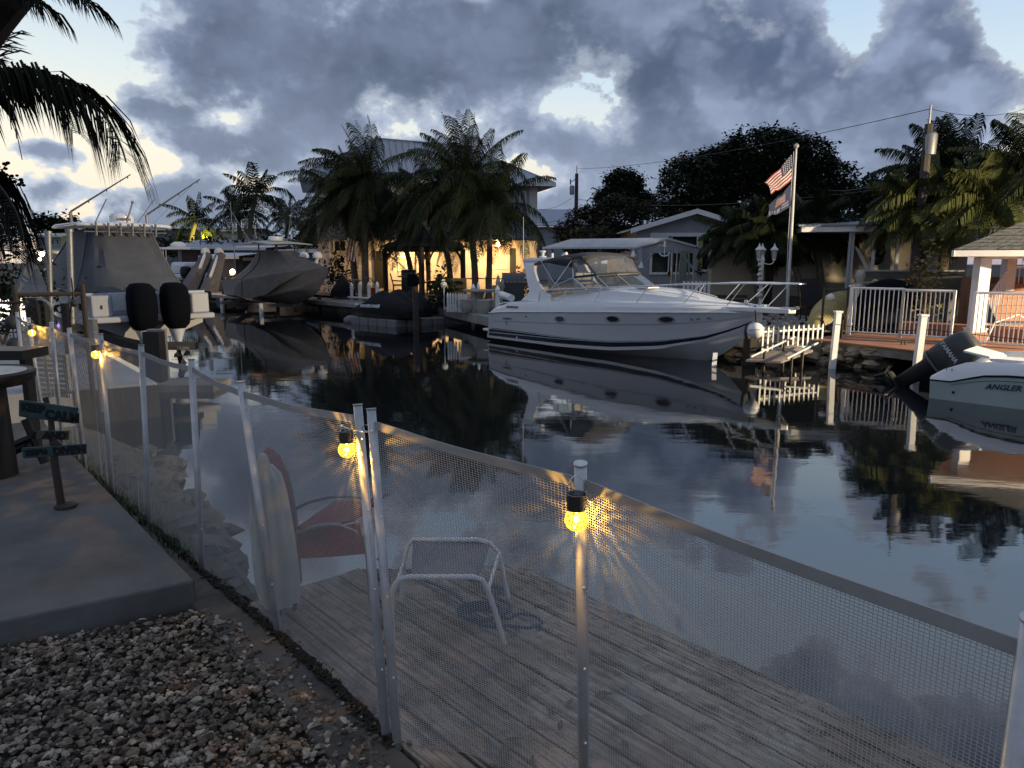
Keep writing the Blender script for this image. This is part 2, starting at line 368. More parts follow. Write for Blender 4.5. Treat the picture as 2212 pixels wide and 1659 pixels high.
# seawall cap strip under our fence, and the patio slab
capm = mat('cap_concrete', (.105, .10, .092), .92, var=.6, vscale=3.5, bump=.5, bscale=22)
A = G(840, 1588); B = G(323, 1135)
cap = [G(900, 1650), G(600, 1375), G(430, 1238), G(300, 1118), G(150, 1000), G(105, 1010), G(260, 1150), G(420, 1310), G(500, 1400), G(620, 1530), G(735, 1659), G(760, 1800), G(1010, 1800)]
o = MB().prism(cap[::-1], (0, 0, -.5)).build('seawall_cap', capm, bevel=.012); tag(o, kind='structure')
slabm = mat('slab_concrete', (.125, .127, .128), .8, var=.62, vscale=1.1, bump=.25, bscale=55)
sl_ = [G(420, 1253, .12), G(160, 985, .12), G(90, 905, .12), NT(-6.5, 7.6, .12), NT(-6.5, 1.5, .12), G(-160, 1378, .12), G(0, 1341, .12)]
o = MB().prism(sl_[::-1], (0, 0, -.3)).build('patio_slab', slabm, bevel=.012); tag(o, kind='structure')
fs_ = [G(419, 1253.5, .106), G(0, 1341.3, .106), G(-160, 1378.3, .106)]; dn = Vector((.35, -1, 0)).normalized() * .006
o = MB().prism([fs_[0] + dn, fs_[0] - dn, fs_[1] - dn, fs_[2] - dn, fs_[2] + dn, fs_[1] + dn], (0, 0, -.2)).build('slab_face_shade', mat('shaded_dirty_face', (.04, .038, .034), .95, var=.5, vscale=5, bump=.6, bscale=30)); tag(o, kind='structure')  # thin dark sheet: shade on the slab's dirty front face put into colour
# gravel: thousands of small stones
gm = bpy.data.materials.new('gravel_stone'); gm.use_nodes = True; n_ = gm.node_tree.nodes; l_ = gm.node_tree.links
gi = n_.new('ShaderNodeTexVoronoi'); gi.inputs['Scale'].default_value = 30; tcg = n_.new('ShaderNodeTexCoord'); l_.new(tcg.outputs['Object'], gi.inputs['Vector'])
rp = n_.new('ShaderNodeValToRGB'); se = n_.new('ShaderNodeSeparateColor'); l_.new(gi.outputs['Color'], se.inputs[0]); l_.new(se.outputs[0], rp.inputs[0])
for p_, c_ in ((0, (.035, .029, .025)), (.35, (.10, .078, .058)), (.7, (.19, .16, .125)), (1, (.40, .36, .30))):
    e_ = rp.color_ramp.elements.new(p_) if p_ not in (0, 1) else rp.color_ramp.elements[0 if p_ == 0 else -1]; e_.color = (*c_, 1)
l_.new(rp.outputs[0], n_['Principled BSDF'].inputs['Base Color']); n_['Principled BSDF'].inputs['Roughness'].default_value = .85
def inpoly(x, y, P):
    r = False; j = len(P) - 1
    for i in range(len(P)):
        if (P[i][1] > y) != (P[j][1] > y) and x < (P[j][0] - P[i][0]) * (y - P[i][1]) / (P[j][1] - P[i][1]) + P[i][0]: r = not r
        j = i
    return r
GP = [G(430, 1318), G(520, 1345), G(560, 1415), G(640, 1490), G(735, 1540), G(800, 1600), G(930, 1800), G(700, 2200), G(-300, 2200), G(-300, 1430), G(0, 1395), G(200, 1360)]
rg = random.Random(3)
def stone_shape(mb, c, r, rg):
    q = Matrix.Rotation(rg.uniform(0, 6.3), 3, 'Z') @ Matrix.Rotation(rg.uniform(-.5, .5), 3, 'X')
    ax, ay, az = r * rg.uniform(.8, 1.45), r * rg.uniform(.7, 1.1), r * rg.uniform(.45, .8)
    vs = []
    for z_, k in ((-.6, .7), (.15, 1.0), (.75, .62)):
        for i in range(6):
            a = i * math.pi / 3 + z_; s_ = k * rg.uniform(.8, 1.12)
            vs.append(c + q @ Vector((ax * s_ * math.cos(a), ay * s_ * math.sin(a), az * z_ * rg.uniform(.85, 1.1))))
    vs.append(c + q @ Vector((0, 0, az * .95)))
    fs = [(i + 6 * k, (i + 1) % 6 + 6 * k, (i + 1) % 6 + 6 * k + 6, i + 6 * k + 6) for k in (0, 1) for i in range(6)] + [(12 + i, 12 + (i + 1) % 6, 18) for i in range(6)]
    mb.mesh(vs, fs)
g = MB(); xs = [p.x for p in GP]; ys = [p.y for p in GP]; cnt = 0
while cnt < 9500:
    x, y = rg.uniform(min(xs), max(xs)), rg.uniform(min(ys), max(ys))
    if inpoly(x, y, GP): stone_shape(g, Vector((x, y, rg.uniform(-.022, .008))), rg.choice((.007, .009, .011, .012, .014, .019)), rg); cnt += 1
# strays on the cap
for k in range(60):
    t0 = rg.random(); p = G(540 + 300 * t0 + rg.uniform(-10, 90), 1380 + 260 * t0 + rg.uniform(-15, 30)); stone_shape(g, Vector((p.x, p.y, .008)), rg.choice((.007, .01, .013)), rg)
o = g.build('gravel', gm, smooth=False); tag(o, 'grey and tan gravel beside the concrete slab', kind='stuff')
# moss and rotten debris in the gap along the fence foot
g = MB(); E = [G(150, 1001), G(320, 1128), G(437, 1234), G(600, 1372), G(720, 1478), G(852, 1612)]
rg = random.Random(9)
for k in range(2600):
    i = rg.choice((0, 1, 1, 2, 2, 3, 3, 3, 4, 4)); f = rg.random(); p = E[i].lerp(E[i + 1], f) + NV * rg.gauss(.0, .012) ; p.z = rg.uniform(-.01, .014)
    a = rg.uniform(0, 6.3); l = rg.uniform(.006, .02); d = Vector((math.cos(a), math.sin(a), rg.uniform(-.4, .8))) * l; w_ = Vector((-math.sin(a), math.cos(a), rg.uniform(-.3, .3))) * l * .5
    g.face([p - d - w_, p + d - w_ * .6, p + d * .9 + w_, p - d * .7 + w_])
o = g.build('moss', mat('dead_moss', (.022, .018, .012), .95, var=.4)); tag(o, 'black moss and leaf rot in the gap under the fence', kind='stuff')
# dead leaves and flakes on deck, cap and slab
leafb = mat('dead_leaf', (.10, .065, .038), .8, var=.5, vscale=20)
rg = random.Random(21)
def dead_leaf(px, py, z, s, nm, lab):
    c = G(px, py, z); m = MB(); a = rg.uniform(0, 6.3); u = Vector((math.cos(a), math.sin(a), 0)); w = Vector((-u.y, u.x, 0))
    pr = [(-1, 0, .1), (-.5, .32, .3), (.2, .42, .1), (1, 0, .5), (.25, -.38, .35), (-.5, -.3, 0)]
    m.face([c + u * (x * s) + w * (y * s) + UP * (zz * s * .35 + .004) for x, y, zz in pr])
    return m
m = MB()
for (px, py, s) in [(1260, 1480, .03), (1230, 1520, .03), (1290, 1505, .025), (1310, 1500, .035), (1210, 1570, .03), (1130, 1500, .04), (1190, 1540, .035), (1000, 1300, .02), (960, 1340, .02),
                    (1090, 1630, .05), (1110, 1600, .035), (900, 1430, .018), (1400, 1440, .015), (1010, 1490, .015), (1350, 1610, .03), (1150, 1640, .02)]:
    d = dead_leaf(px, py, 0.0, s, '', ''); m.mesh(d.v, [tuple(range(6))])
o = m.build('dead_leaves', leafb); tag(o, 'brown dead leaves and debris scattered on the grey deck boards', kind='stuff')
m = MB()
for (px, py, s) in [(650, 1470, .012), (700, 1510, .02), (690, 1530, .02), (720, 1515, .016), (660, 1530, .014), (755, 1540, .02), (640, 1405, .012), (628, 1500, .022)]:
    d = dead_leaf(px, py, 0.004, s, '', ''); m.mesh(d.v, [tuple(range(6))])
o = m.build('leaf_litter', leafb); tag(o, 'dry leaf flakes on the concrete strip by the gravel', kind='stuff')
# small weed on the cap
m = MB()
for k in range(26):
    p = G(700 + rg.uniform(-18, 18), 1462 + rg.uniform(-8, 8)) if k < 13 else G(335 + rg.uniform(-16, 16), 1128 + rg.uniform(-8, 10)); a = rg.uniform(0, 6.3); q = p + Vector((math.cos(a) * .03, math.sin(a) * .03, rg.uniform(.01, .035)))
    w = Vector((-math.sin(a), math.cos(a), 0)) * .007; m.face([p, p.lerp(q, .5) + w + UP * .008, q, p.lerp(q, .5) - w + UP * .008])
tag(m.build('weed', leafy), 'little green weed tufts on the concrete edge', kind='stuff')

# ------------------------------------------------------------------ deck in front of the fence
dkm = bpy.data.materials.new('weathered_board'); dkm.use_nodes = True; n_ = dkm.node_tree.nodes; l_ = dkm.node_tree.links
tg = n_.new('ShaderNodeTexCoord'); mg = n_.new('ShaderNodeMapping'); mg.inputs['Rotation'].default_value = (0, 0, -math.atan2(.731, -.682)); l_.new(tg.outputs['Object'], mg.inputs[0])
m2 = n_.new('ShaderNodeMapping'); m2.inputs['Scale'].default_value = (1.6, 34, 20); l_.new(mg.outputs[0], m2.inputs[0])
g1 = n_.new('ShaderNodeTexNoise'); g1.inputs['Scale'].default_value = 1.6; g1.inputs['Detail'].default_value = 9; g1.inputs['Roughness'].default_value = .7; g1.inputs['Distortion'].default_value = .6; l_.new(m2.outputs[0], g1.inputs['Vector'])
g2 = n_.new('ShaderNodeTexNoise'); g2.inputs['Scale'].default_value = 2.1; g2.inputs['Detail'].default_value = 5; l_.new(mg.outputs[0], g2.inputs['Vector'])
r1 = n_.new('ShaderNodeValToRGB'); l_.new(g1.outputs['Fac'], r1.inputs[0]); r1.color_ramp.elements[0].position = .36; r1.color_ramp.elements[0].color = (.04, .034, .029, 1); r1.color_ramp.elements[1].position = .56; r1.color_ramp.elements[1].color = (.39, .335, .285, 1)
r2 = n_.new('ShaderNodeMix'); r2.data_type = 'RGBA'; r2.blend_type = 'MULTIPLY'; r2.inputs[0].default_value = .8
r3 = n_.new('ShaderNodeValToRGB'); l_.new(g2.outputs['Fac'], r3.inputs[0]); r3.color_ramp.elements[0].position = .38; r3.color_ramp.elements[0].color = (.42, .36, .30, 1); r3.color_ramp.elements[1].position = .62; r3.color_ramp.elements[1].color = (1, 1, 1, 1)
g4 = n_.new('ShaderNodeTexNoise'); g4.inputs['Scale'].default_value = 11; g4.inputs['Detail'].default_value = 7; g4.inputs['Roughness'].default_value = .7; l_.new(mg.outputs[0], g4.inputs['Vector']); r4 = n_.new('ShaderNodeValToRGB'); l_.new(g4.outputs['Fac'], r4.inputs[0]); r4.color_ramp.elements[0].position = .36; r4.color_ramp.elements[0].color = (.30, .26, .22, 1); r4.color_ramp.elements[1].position = .50; r4.color_ramp.elements[1].color = (1, 1, 1, 1)
r5 = n_.new('ShaderNodeMix'); r5.data_type = 'RGBA'; r5.blend_type = 'MULTIPLY'; r5.inputs[0].default_value = .85; l_.new(r1.outputs[0], r5.inputs[6]); l_.new(r4.outputs[0], r5.inputs[7]); l_.new(r5.outputs[2], r2.inputs[6]); l_.new(r3.outputs[0], r2.inputs[7]); l_.new(r2.outputs[2], n_['Principled BSDF'].inputs['Base Color']); n_['Principled BSDF'].inputs['Roughness'].default_value = .85
bq = n_.new('ShaderNodeBump'); bq.inputs['Strength'].default_value = .6; bq.inputs['Distance'].default_value = .006; l_.new(g1.outputs['Fac'], bq.inputs['Height']); l_.new(bq.outputs[0], n_['Principled BSDF'].inputs['Normal'])
dk = T('wooden_deck', 'weathered grey plank deck beyond the mesh fence', 'deck', NT(2, 1, -.1))
n0 = 1.31; k = 0
rg = random.Random(5)
while n0 < 2.62:
    w = .132; n1 = n0 + w; tt = lambda n: 3.47 if n < 2.02 else 3.44 - (n - 2.02) * .85
    z0, z1 = rg.uniform(-.004, .003), rg.uniform(-.004, .003)
    e0, e1 = tt(n0) + rg.uniform(-.012, .012), tt(n1)
    m = MB(); pts = [NT(n0, -1.6, -.012 + z0), NT(n1, -1.6, -.012 + z0), NT(n1, e1, -.012 + z1), NT(n0, e0, -.012 + z1)]
    m.prism(pts, (0, 0, -.036)); m.build('board', dkm, dk, bevel=.004)
    n0 = n1 + .009 + rg.uniform(-.002, .003)
m = MB()
for t in (3.3, 2.5, 1.6, .8, 0): m.prism([NT(1.33, t, -.05), NT(2.55, t - (.3 if t > 3 else 0), -.05), NT(2.55, t - .05 - (.3 if t > 3 else 0), -.05), NT(1.33, t - .05, -.05)], (0, 0, -.16))
m.build('joist', dwood, dk)
m = MB()
for t in (3.2, 2.6, 1.4, .2):
    for n in (1.5, 2.5): m = MB(); m.tube([NT(n, t - (.25 if n > 2 and t > 3 else 0), -.06), NT(n, t - (.25 if n > 2 and t > 3 else 0), -1.4)], .06); m.build('piling', dwood, dk)
m = MB()
m.prism([NT(2.60, 2.93, -.05), NT(2.63, 2.93, -.05), NT(2.63, -1.6, -.05), NT(2.60, -1.6, -.05)], (0, 0, -.14)); m.build('rim_joist', dwood, dk)

# ------------------------------------------------------------------ pool-type mesh fence
msh = bpy.data.materials.new('fence_mesh_fabric'); msh.use_nodes = True; n_ = msh.node_tree.nodes; l_ = msh.node_tree.links; n_.clear()
uvn = n_.new('ShaderNodeUVMap'); sx = n_.new('ShaderNodeSeparateXYZ'); l_.new(uvn.outputs[0], sx.inputs[0])
def mm(op, a, b=None):
    q = n_.new('ShaderNodeMath'); q.operation = op
    for i, x in enumerate((a, b)):
        if x is None: continue
        if isinstance(x, (int, float)): q.inputs[i].default_value = x
        else: l_.new(x, q.inputs[i])
    return q.outputs[0]
wu = mm('LESS_THAN', mm('FRACT', mm('DIVIDE', sx.outputs[0], .0098)), .19)
wv_ = mm('LESS_THAN', mm('FRACT', mm('DIVIDE', sx.outputs[1], .0082)), .25)
thr = mm('MAXIMUM', wu, wv_)
ou = n_.new('ShaderNodeOutputMaterial'); tr = n_.new('ShaderNodeBsdfTransparent'); df = n_.new('ShaderNodeBsdfPrincipled'); df.inputs['Base Color'].default_value = (.42, .42, .42, 1); df.inputs['Roughness'].default_value = .55
tl = n_.new('ShaderNodeBsdfTranslucent'); tl.inputs[0].default_value = (.40, .40, .40, 1); ma = n_.new('ShaderNodeMixShader'); ma.inputs[0].default_value = .35; l_.new(df.outputs[0], ma.inputs[1]); l_.new(tl.outputs[0], ma.inputs[2])
mb_ = n_.new('ShaderNodeMixShader'); l_.new(thr, mb_.inputs[0]); l_.new(tr.outputs[0], mb_.inputs[1]); l_.new(ma.outputs[0], mb_.inputs[2]); l_.new(mb_.outputs[0], ou.inputs[0])
hem = mat('fence_hem', (.33, .325, .32), .7, var=.15, vscale=10)
def mesh_panel(parent, b0, b1, t0, t1, wave=.012, wl=9.0, ph=0.0, bow=0.0, sag=.010):
    """fabric between two posts; b0,b1 feet, t0,t1 tops"""
    nx, nz = 26, 24; nn = (b1 - b0).cross(UP).normalized(); Lg = (b1 - b0).length; vs = []; uv = []
    for j in range(nz + 1):
        v = j / nz
        for i in range(nx + 1):
            u = i / nx; p = b0.lerp(b1, u).lerp(t0.lerp(t1, u), v)
            e = math.sin(math.pi * u)
            p = p + nn * (e * (math.sin(u * wl * 3 + ph + v * 2.2) * wave * (1.2 - v) + bow * (1 - v * v))) - UP * (sag * e * e * v ** 4)
            vs.append(p); uv.append((u * Lg, v * 1.16))
    fs = [(j * (nx + 1) + i, j * (nx + 1) + i + 1, (j + 1) * (nx + 1) + i + 1, (j + 1) * (nx + 1) + i) for j in range(nz) for i in range(nx)]
    me = bpy.data.meshes.new('mesh_panel'); me.from_pydata([tuple(p - parent.location) for p in vs], [], fs); me.materials.append(msh)
    ul = me.uv_layers.new(name='UVMap')
    for lp in me.loops: ul.data[lp.index].uv = uv[lp.vertex_index]
    me.polygons.foreach_set('use_smooth', [True] * len(me.polygons))
    ob = bpy.data.objects.new('mesh_panel', me); COL.objects.link(ob); ob.parent = parent
    m = MB(); top = vs[nz * (nx + 1):]; lo = vs[(nz - 1) * (nx + 1):nz * (nx + 1)]
    band = [[p.lerp(q, .62) + nn * .0025, p + nn * .0025 + UP * .002, p - nn * .0025 + UP * .002, p.lerp(q, .62) - nn * .0025] for p, q in zip(top, lo)]
    m.loft(band, closed=True, caps=True); m.build('hem', hem, parent)
def fpost(parent, b, t, r=.0175):
    d = (t - b).normalized(); m = MB(); m.tube([b - d * .02, t], r, 14); m.tube([t, t + d * .006], r * 1.12, 14)
    a = m.build('post', pgrey, parent, smooth=False); a.data.polygons.foreach_set('use_smooth', [len(p.vertices) == 4 for p in a.data.polygons])
    n2 = (Vector((0, 0, 0)) - b); n2.z = 0; n2.normalize(); n2 = (n2 * .9 + Vector((-n2.y, n2.x, 0)) * .35).normalized()
    for f in (.2, .44, .68, .9): m = MB(); m.ball(b.lerp(t, f) + n2 * (r * 1.0), .0042, 8); m.build('rivet', vinyl, a)
    # batten strip that clamps the fabric
    sd = Vector((-n2.y, n2.x, 0)); m = MB(); m.tube([b + sd * r * .75 + UP * .03, t + sd * r * .75 - UP * .04], .006, 6); m.build('batten', hem, a)
H = 1.2
PB = {0: Vector((.905, 1.15, 0)), 1: G(1262, 1720), '2b': G(858, 1606), '2a': G(834, 1588), 3: G(600, 1364), 4: G(437, 1230), 5: G(323, 1134), 6: G(243, 1064)}
PT = {0: G(2234, 1342, H), 1: G(1254, 1004, H), '2b': G(802, 885, H), '2a': G(773, 876, H), 3: G(520, 826, H), 4: G(413, 777, H), 5: G(305, 746, H), 6: G(217, 722, H)}
for k_, dx in ((7, 1), (8, 2), (9, 3), (10, 4)): PB[k_] = PB[6] + (PB[5] * -1 + PB[6]) * (dx * .93)
PT[7] = G(146, 709, H); PT[8] = G(117, 700, H); PT[9] = G(52, 692, H); PT[10] = PB[10] + UP * H
for k_ in (7, 8, 9, 10): PT[k_] = PT[k_].lerp(PB[k_] + UP * H, .55); PT[k_].z = H
fr = T('mesh_fence', 'grey see-through mesh fence section right of the double post, reaching the right edge', 'fence', PB[1])
for a_ in (0, 1, '2b'): fpost(fr, PB[a_], PT[a_])
ext = PB[0] + (PB[0] - PB[1]); ext_t = ext + UP * H; fpost(fr, ext, ext_t)
lo = lambda k_, s=.0: PB[k_].lerp(PT[k_], .012)
hi = lambda k_: PB[k_].lerp(PT[k_], .965)
mesh_panel(fr, lo(1), lo('2b'), hi(1), hi('2b'), .010, 4, .5, .02)
mesh_panel(fr, lo(0), lo(1), hi(0), hi(1), .006, 3, 1.5, .02)
mesh_panel(fr, ext + UP * .02, lo(0), ext_t - UP * .04, hi(0), .006)
fl = T('mesh_fence', 'grey see-through mesh fence section running left from the double post past the sign', 'fence', PB[4])
seq = ['2a', 3, 4, 5, 6, 7, 8, 9, 10]
for a_ in seq: fpost(fl, PB[a_], PT[a_])
for i_, (a_, c_) in enumerate(zip(seq, seq[1:])): mesh_panel(fl, lo(a_), lo(c_), hi(a_), hi(c_), .010 if i_ < 2 else .014, 5 + i_, i_ * 1.3, .03, .012)
# extra gate post beside the sixth, with latch cord between the double posts
m = MB(); q0 = PT['2a'].lerp(PB['2a'], .07); q1 = PT['2b'].lerp(PB['2b'], .06)
m.tube([q0 + Vector((-.06, -.02, .01)), q0 + Vector((-.03, -.03, .0)), q0 + Vector((.0, -.024, -.004)), q0.lerp(q1, .5) + UP * -.012, q1 + Vector((.0, -.022, 0))], .0035, 6)
m.tube(arc(q0.lerp(q1, .5), .014, 0, 6.3, 12, (1, 0, 0), (0, 0, 1)), .0022, 5); m.ball(q0 + Vector((-.062, -.02, .01)), .008, 8)
tag(m.build('latch_hook', steel), 'wire hook latch joining the tops of the double fence posts', 'latch')
m = MB(); q0 = PB['2a'].lerp(PT['2a'], .52) + Vector((.02, .02, 0)); q1 = PB['2b'].lerp(PT['2b'], .40) + Vector((-.01, .02, 0))
m.tube(bez([q0, q0 + Vector((.06, .02, -.05)), q1 + Vector((.02, 0, .05)), q1], 10), .004, 6); m.tube(bez([q0 + Vector((0, 0, -.5)), (q0 + q1) / 2 + Vector((.03, 0, -.3)), q1], 8), .003, 6)
tag(m.build('cord', blk), 'black cord looped between the double fence posts', 'cord')

# ------------------------------------------------------------------ solar globe lamps
glob = bpy.data.materials.new('crackle_glass'); glob.use_nodes = True; n_ = glob.node_tree.nodes; l_ = glob.node_tree.links; n_.clear()
tq = n_.new('ShaderNodeTexCoord'); vq = n_.new('ShaderNodeTexVoronoi'); vq.feature = 'DISTANCE_TO_EDGE'; vq.inputs['Scale'].default_value = 95; l_.new(tq.outputs['Object'], vq.inputs['Vector'])
rq = n_.new('ShaderNodeValToRGB'); l_.new(vq.outputs['Distance'], rq.inputs[0]); rq.color_ramp.elements[0].color = (3.2, 1.9, .22, 1); rq.color_ramp.elements[1].position = .16; rq.color_ramp.elements[1].color = (.55, .31, .035, 1)
em = n_.new('ShaderNodeEmission'); l_.new(rq.outputs[0], em.inputs[0]); em.inputs[1].default_value = 1.0; oq = n_.new('ShaderNodeOutputMaterial'); trq = n_.new('ShaderNodeBsdfTransparent'); trq.inputs[0].default_value = (1, .85, .5, 1); mxq = n_.new('ShaderNodeMixShader'); mxq.inputs[0].default_value = .5
gl_ = n_.new('ShaderNodeBsdfGlossy'); gl_.inputs['Roughness'].default_value = .1; adq = n_.new('ShaderNodeMixShader'); adq.inputs[0].default_value = .06
l_.new(trq.outputs[0], mxq.inputs[1]); l_.new(em.outputs[0], mxq.inputs[2]); l_.new(mxq.outputs[0], adq.inputs[1]); l_.new(gl_.outputs[0], adq.inputs[2]); l_.new(adq.outputs[0], oq.inputs[0])
led = mat('lit_led', (1, .9, .6), emit=(1, .85, .45), es=30)
capst = mat('lamp_cap_steel', (.26, .24, .21), .25, 1.0, var=.3, vscale=30)
def globe_lamp(c, label, watts, hang, src=None):
    """c: centre of the glass ball"""
    r = .033
    if src is None:
        t = T('globe_lamp', label, 'solar lamp', c, 'solar globe lamps hung on the fence posts')
        m = MB(); m.ball(c, r, 24); m.build('glass_globe', glob, t, smooth=True)
        m = MB(); m.tube([c + UP * .028, c + UP * .074], .0265, 24); a = m.build('cap', capst, t, bevel=.0015)
        m = MB(); m.tube([c + UP * .074, c + UP * .0755], .023, 20); m.build('solar_panel', dgl, a)
        m = MB()
        hp = [c + Vector((.027 * math.cos(x), 0, .052 + (hang - .052) * math.sin(x) ** .7 if math.sin(x) > 0 else .052)) for x in [math.pi * i / 16 for i in range(17)]]
        m.tube(hp, .0014, 6); m.build('handle', steel, t)
        m = MB(); m.ball(c + UP * .022, .0045, 8); m.build('led', led, t); m = MB(); m.ball(c + Vector((-.005, 0, -.022)), .003, 8); m.build('led', led, t)
    else: t = cp(src, c, label=label)
    l = bpy.data.lights.new('lamp_glow', 'POINT'); l.energy = watts; l.color = (1, .60, .16); l.shadow_soft_size = .008; l.use_nodes = True
    q = l.node_tree; e = q.nodes['Emission']; tx = q.nodes.new('ShaderNodeTexCoord'); nz = q.nodes.new('ShaderNodeTexNoise'); nz.inputs['Scale'].default_value = 7; nz.inputs['Detail'].default_value = 1
    q.links.new(tx.outputs['Normal'], nz.inputs['Vector']); mr2 = q.nodes.new('ShaderNodeMapRange'); mr2.inputs[1].default_value = .50; mr2.inputs[2].default_value = .66; mr2.inputs[3].default_value = .15; mr2.inputs[4].default_value = 4.5
    q.links.new(nz.outputs['Fac'], mr2.inputs[0]); q.links.new(mr2.outputs[0], e.inputs['Strength'])
    o = bpy.data.objects.new('lamp_glow', l); COL.objects.link(o); o.parent = t; o.location = (0, 0, 0); o.visible_glossy = True
    return t
def pin(px, py, P, off=.045):
    """a point near fence post line P (top, foot), nudged toward the viewer"""
    d = Vector(ray(px, py)); y = P.y; c = Vector((0, 0, EYE)) + d * ((y - off) / d.y); return c
c1 = pin(1245, 1122, PT[1].lerp(PB[1], .10), .055)
gl1 = globe_lamp(c1, 'lit yellow globe lamp on the nearest post, in front of the canal', 1.6, .125)
gl2 = globe_lamp(pin(749, 971, PT['2a'].lerp(PB['2a'], .12), .03), 'lit yellow globe lamp hanging left of the double fence post', .8, .11, gl1)
gl3 = globe_lamp(pin(207, 766, PT[6].lerp(PB[6], .15), .03), 'lit yellow globe lamp on the post below the outboard boat', 1.5, .11, gl1)
gl4 = globe_lamp(pin(69, 719, PT[9].lerp(PB[9], .15), .3), 'lit yellow globe lamp at far left by the dark gate', 1.5, .11, gl1)
# ------------------------------------------------------------------ the white cruiser
def interp(tab, x):
    if x <= tab[0][0]: return tab[0][1]
    for (a, va), (b, vb) in zip(tab, tab[1:]):
        if x <= b: return va + (vb - va) * (x - a) / (b - a)
    return tab[-1][1]
class Hull:
    def __init__(s, L, hb, taper0, p, zk, zc, zs, chk=.92, tuck=.0, flare=.12, stern=.0, rake=0.0):
        s.L, s.hb, s.t0, s.p, s.zk, s.zc, s.zs, s.chk, s.fl, s.rake = L, hb, taper0, p, zk, zc, zs, chk, flare, rake
    def ys(s, x): return s.hb * max(0, 1 - (max(0, x - s.t0) / (s.L - s.t0)) ** s.p) + .004
    def yc(s, x):
        e = max(0, x - s.t0) / (s.L * .975 - s.t0); return max(.003, s.hb * s.chk * (1 - min(1, e) ** (s.p * .72)))
    def top(s, x, f):
        """point on the topside: f 0 at the chine, 1 at the sheer"""
        z0, z1 = interp(s.zc, x), interp(s.zs, x); y0, y1 = s.yc(x), s.ys(x)
        return (x + s.rake * (z0 + (z1 - z0) * f) * max(0, 1 - x / 1.2), y0 + (y1 - y0) * (max(0, f) ** 1.25), z0 + (z1 - z0) * f)
    def ring(s, x, n=6):
        pts = [(x, 0, interp(s.zk, x)), (x, s.yc(x) * .5, (interp(s.zk, x) + interp(s.zc, x)) / 2 - .02), (x, s.yc(x) * .97, interp(s.zc, x) - .015)]
        return pts + [s.top(x, i / n) for i in range(n + 1)]
    def build(s, name, m, parent, xs, n=6):
        mb = MB()
        for sg in (-1, 1): mb.loft([[(p[0], p[1] * sg, p[2]) for p in s.ring(x, n)] for x in xs])
        r0 = s.ring(xs[0], n); mb.face([(p[0], p[1], p[2]) for p in r0] + [(p[0], -p[1], p[2]) for p in reversed(r0[1:])])
        return mb.build(name, m, parent, smooth=28)
    def strip(s, name, m, parent, xs, f0, f1, off=.006, sides=(-1, 1)):
        out = []
        for sg in sides:
            mb = MB(); rings = []
            for x in xs:
                a, b = s.top(x, f0(x)), s.top(x, f1(x)); rings.append([(a[0], sg * (a[1] + off), a[2]), (b[0], sg * (b[1] + off), b[2])])
            mb.loft(rings); out.append(mb.build(name, m, parent, smooth=True))
        return out
def linsp(a, b, n): return [a + (b - a) * i / n for i in range(n + 1)]
CH = R(-50.7)
cr_ = T('cabin_cruiser', 'large white cabin cruiser with grey bimini and three oval portholes, moored mid-canal', 'boat', (.2206, 21.484, WL), local=True, rz=CH)
hu = Hull(8.12, 1.45, 3.0, 2.6, [(0, -.32), (5, -.32), (6.6, -.12), (7.2, .2), (7.7, .58), (8.12, 1.06)], [(0, .10), (3, .11), (4.8, .15), (6, .27), (7, .5), (7.6, .76), (8.12, 1.10)],
          [(0, .80), (.5, .84), (4.8, 1.07), (7.4, 1.16), (8.12, 1.16)], .91, rake=.42)
XS = linsp(0.08, 6.4, 20) + linsp(6.5, 8.12, 18)
hull_m = mat('hull_gelcoat', (.60, .61, .65), .22, var=.07, vscale=1.2)
hu.build('hull', hull_m, cr_, XS)
sx_ = linsp(.15, 7.9, 34)
hu.strip('stripe', navy, cr_, sx_, lambda x: .07, lambda x: interp([(0, .19), (4, .20), (8, .16)], x), sides=(-1, 1))
hu.strip('stripe', navy, cr_, sx_, lambda x: interp([(0, .225), (4, .215), (8, .165)], x), lambda x: interp([(0, .34), (4, .225), (8, .17)], x), sides=(-1, 1))
hu.strip('stripe', navy, cr_, linsp(.2, 6.5, 26), lambda x: interp([(0, .37), (4, .245), (8, .18)], x), lambda x: interp([(0, .395), (4, .25), (8, .185)], x), sides=(-1, 1))
hu.strip('knuckle', mat('knuckle_grey', (.25, .26, .29), .4), cr_, linsp(.3, 8.0, 34), lambda x: .655, lambda x: .672)
hu.strip('boot_top', mat('boot_white', (.50, .51, .52), .3), cr_, linsp(.1, 6.2, 24), lambda x: -.02, lambda x: .045, off=.012)
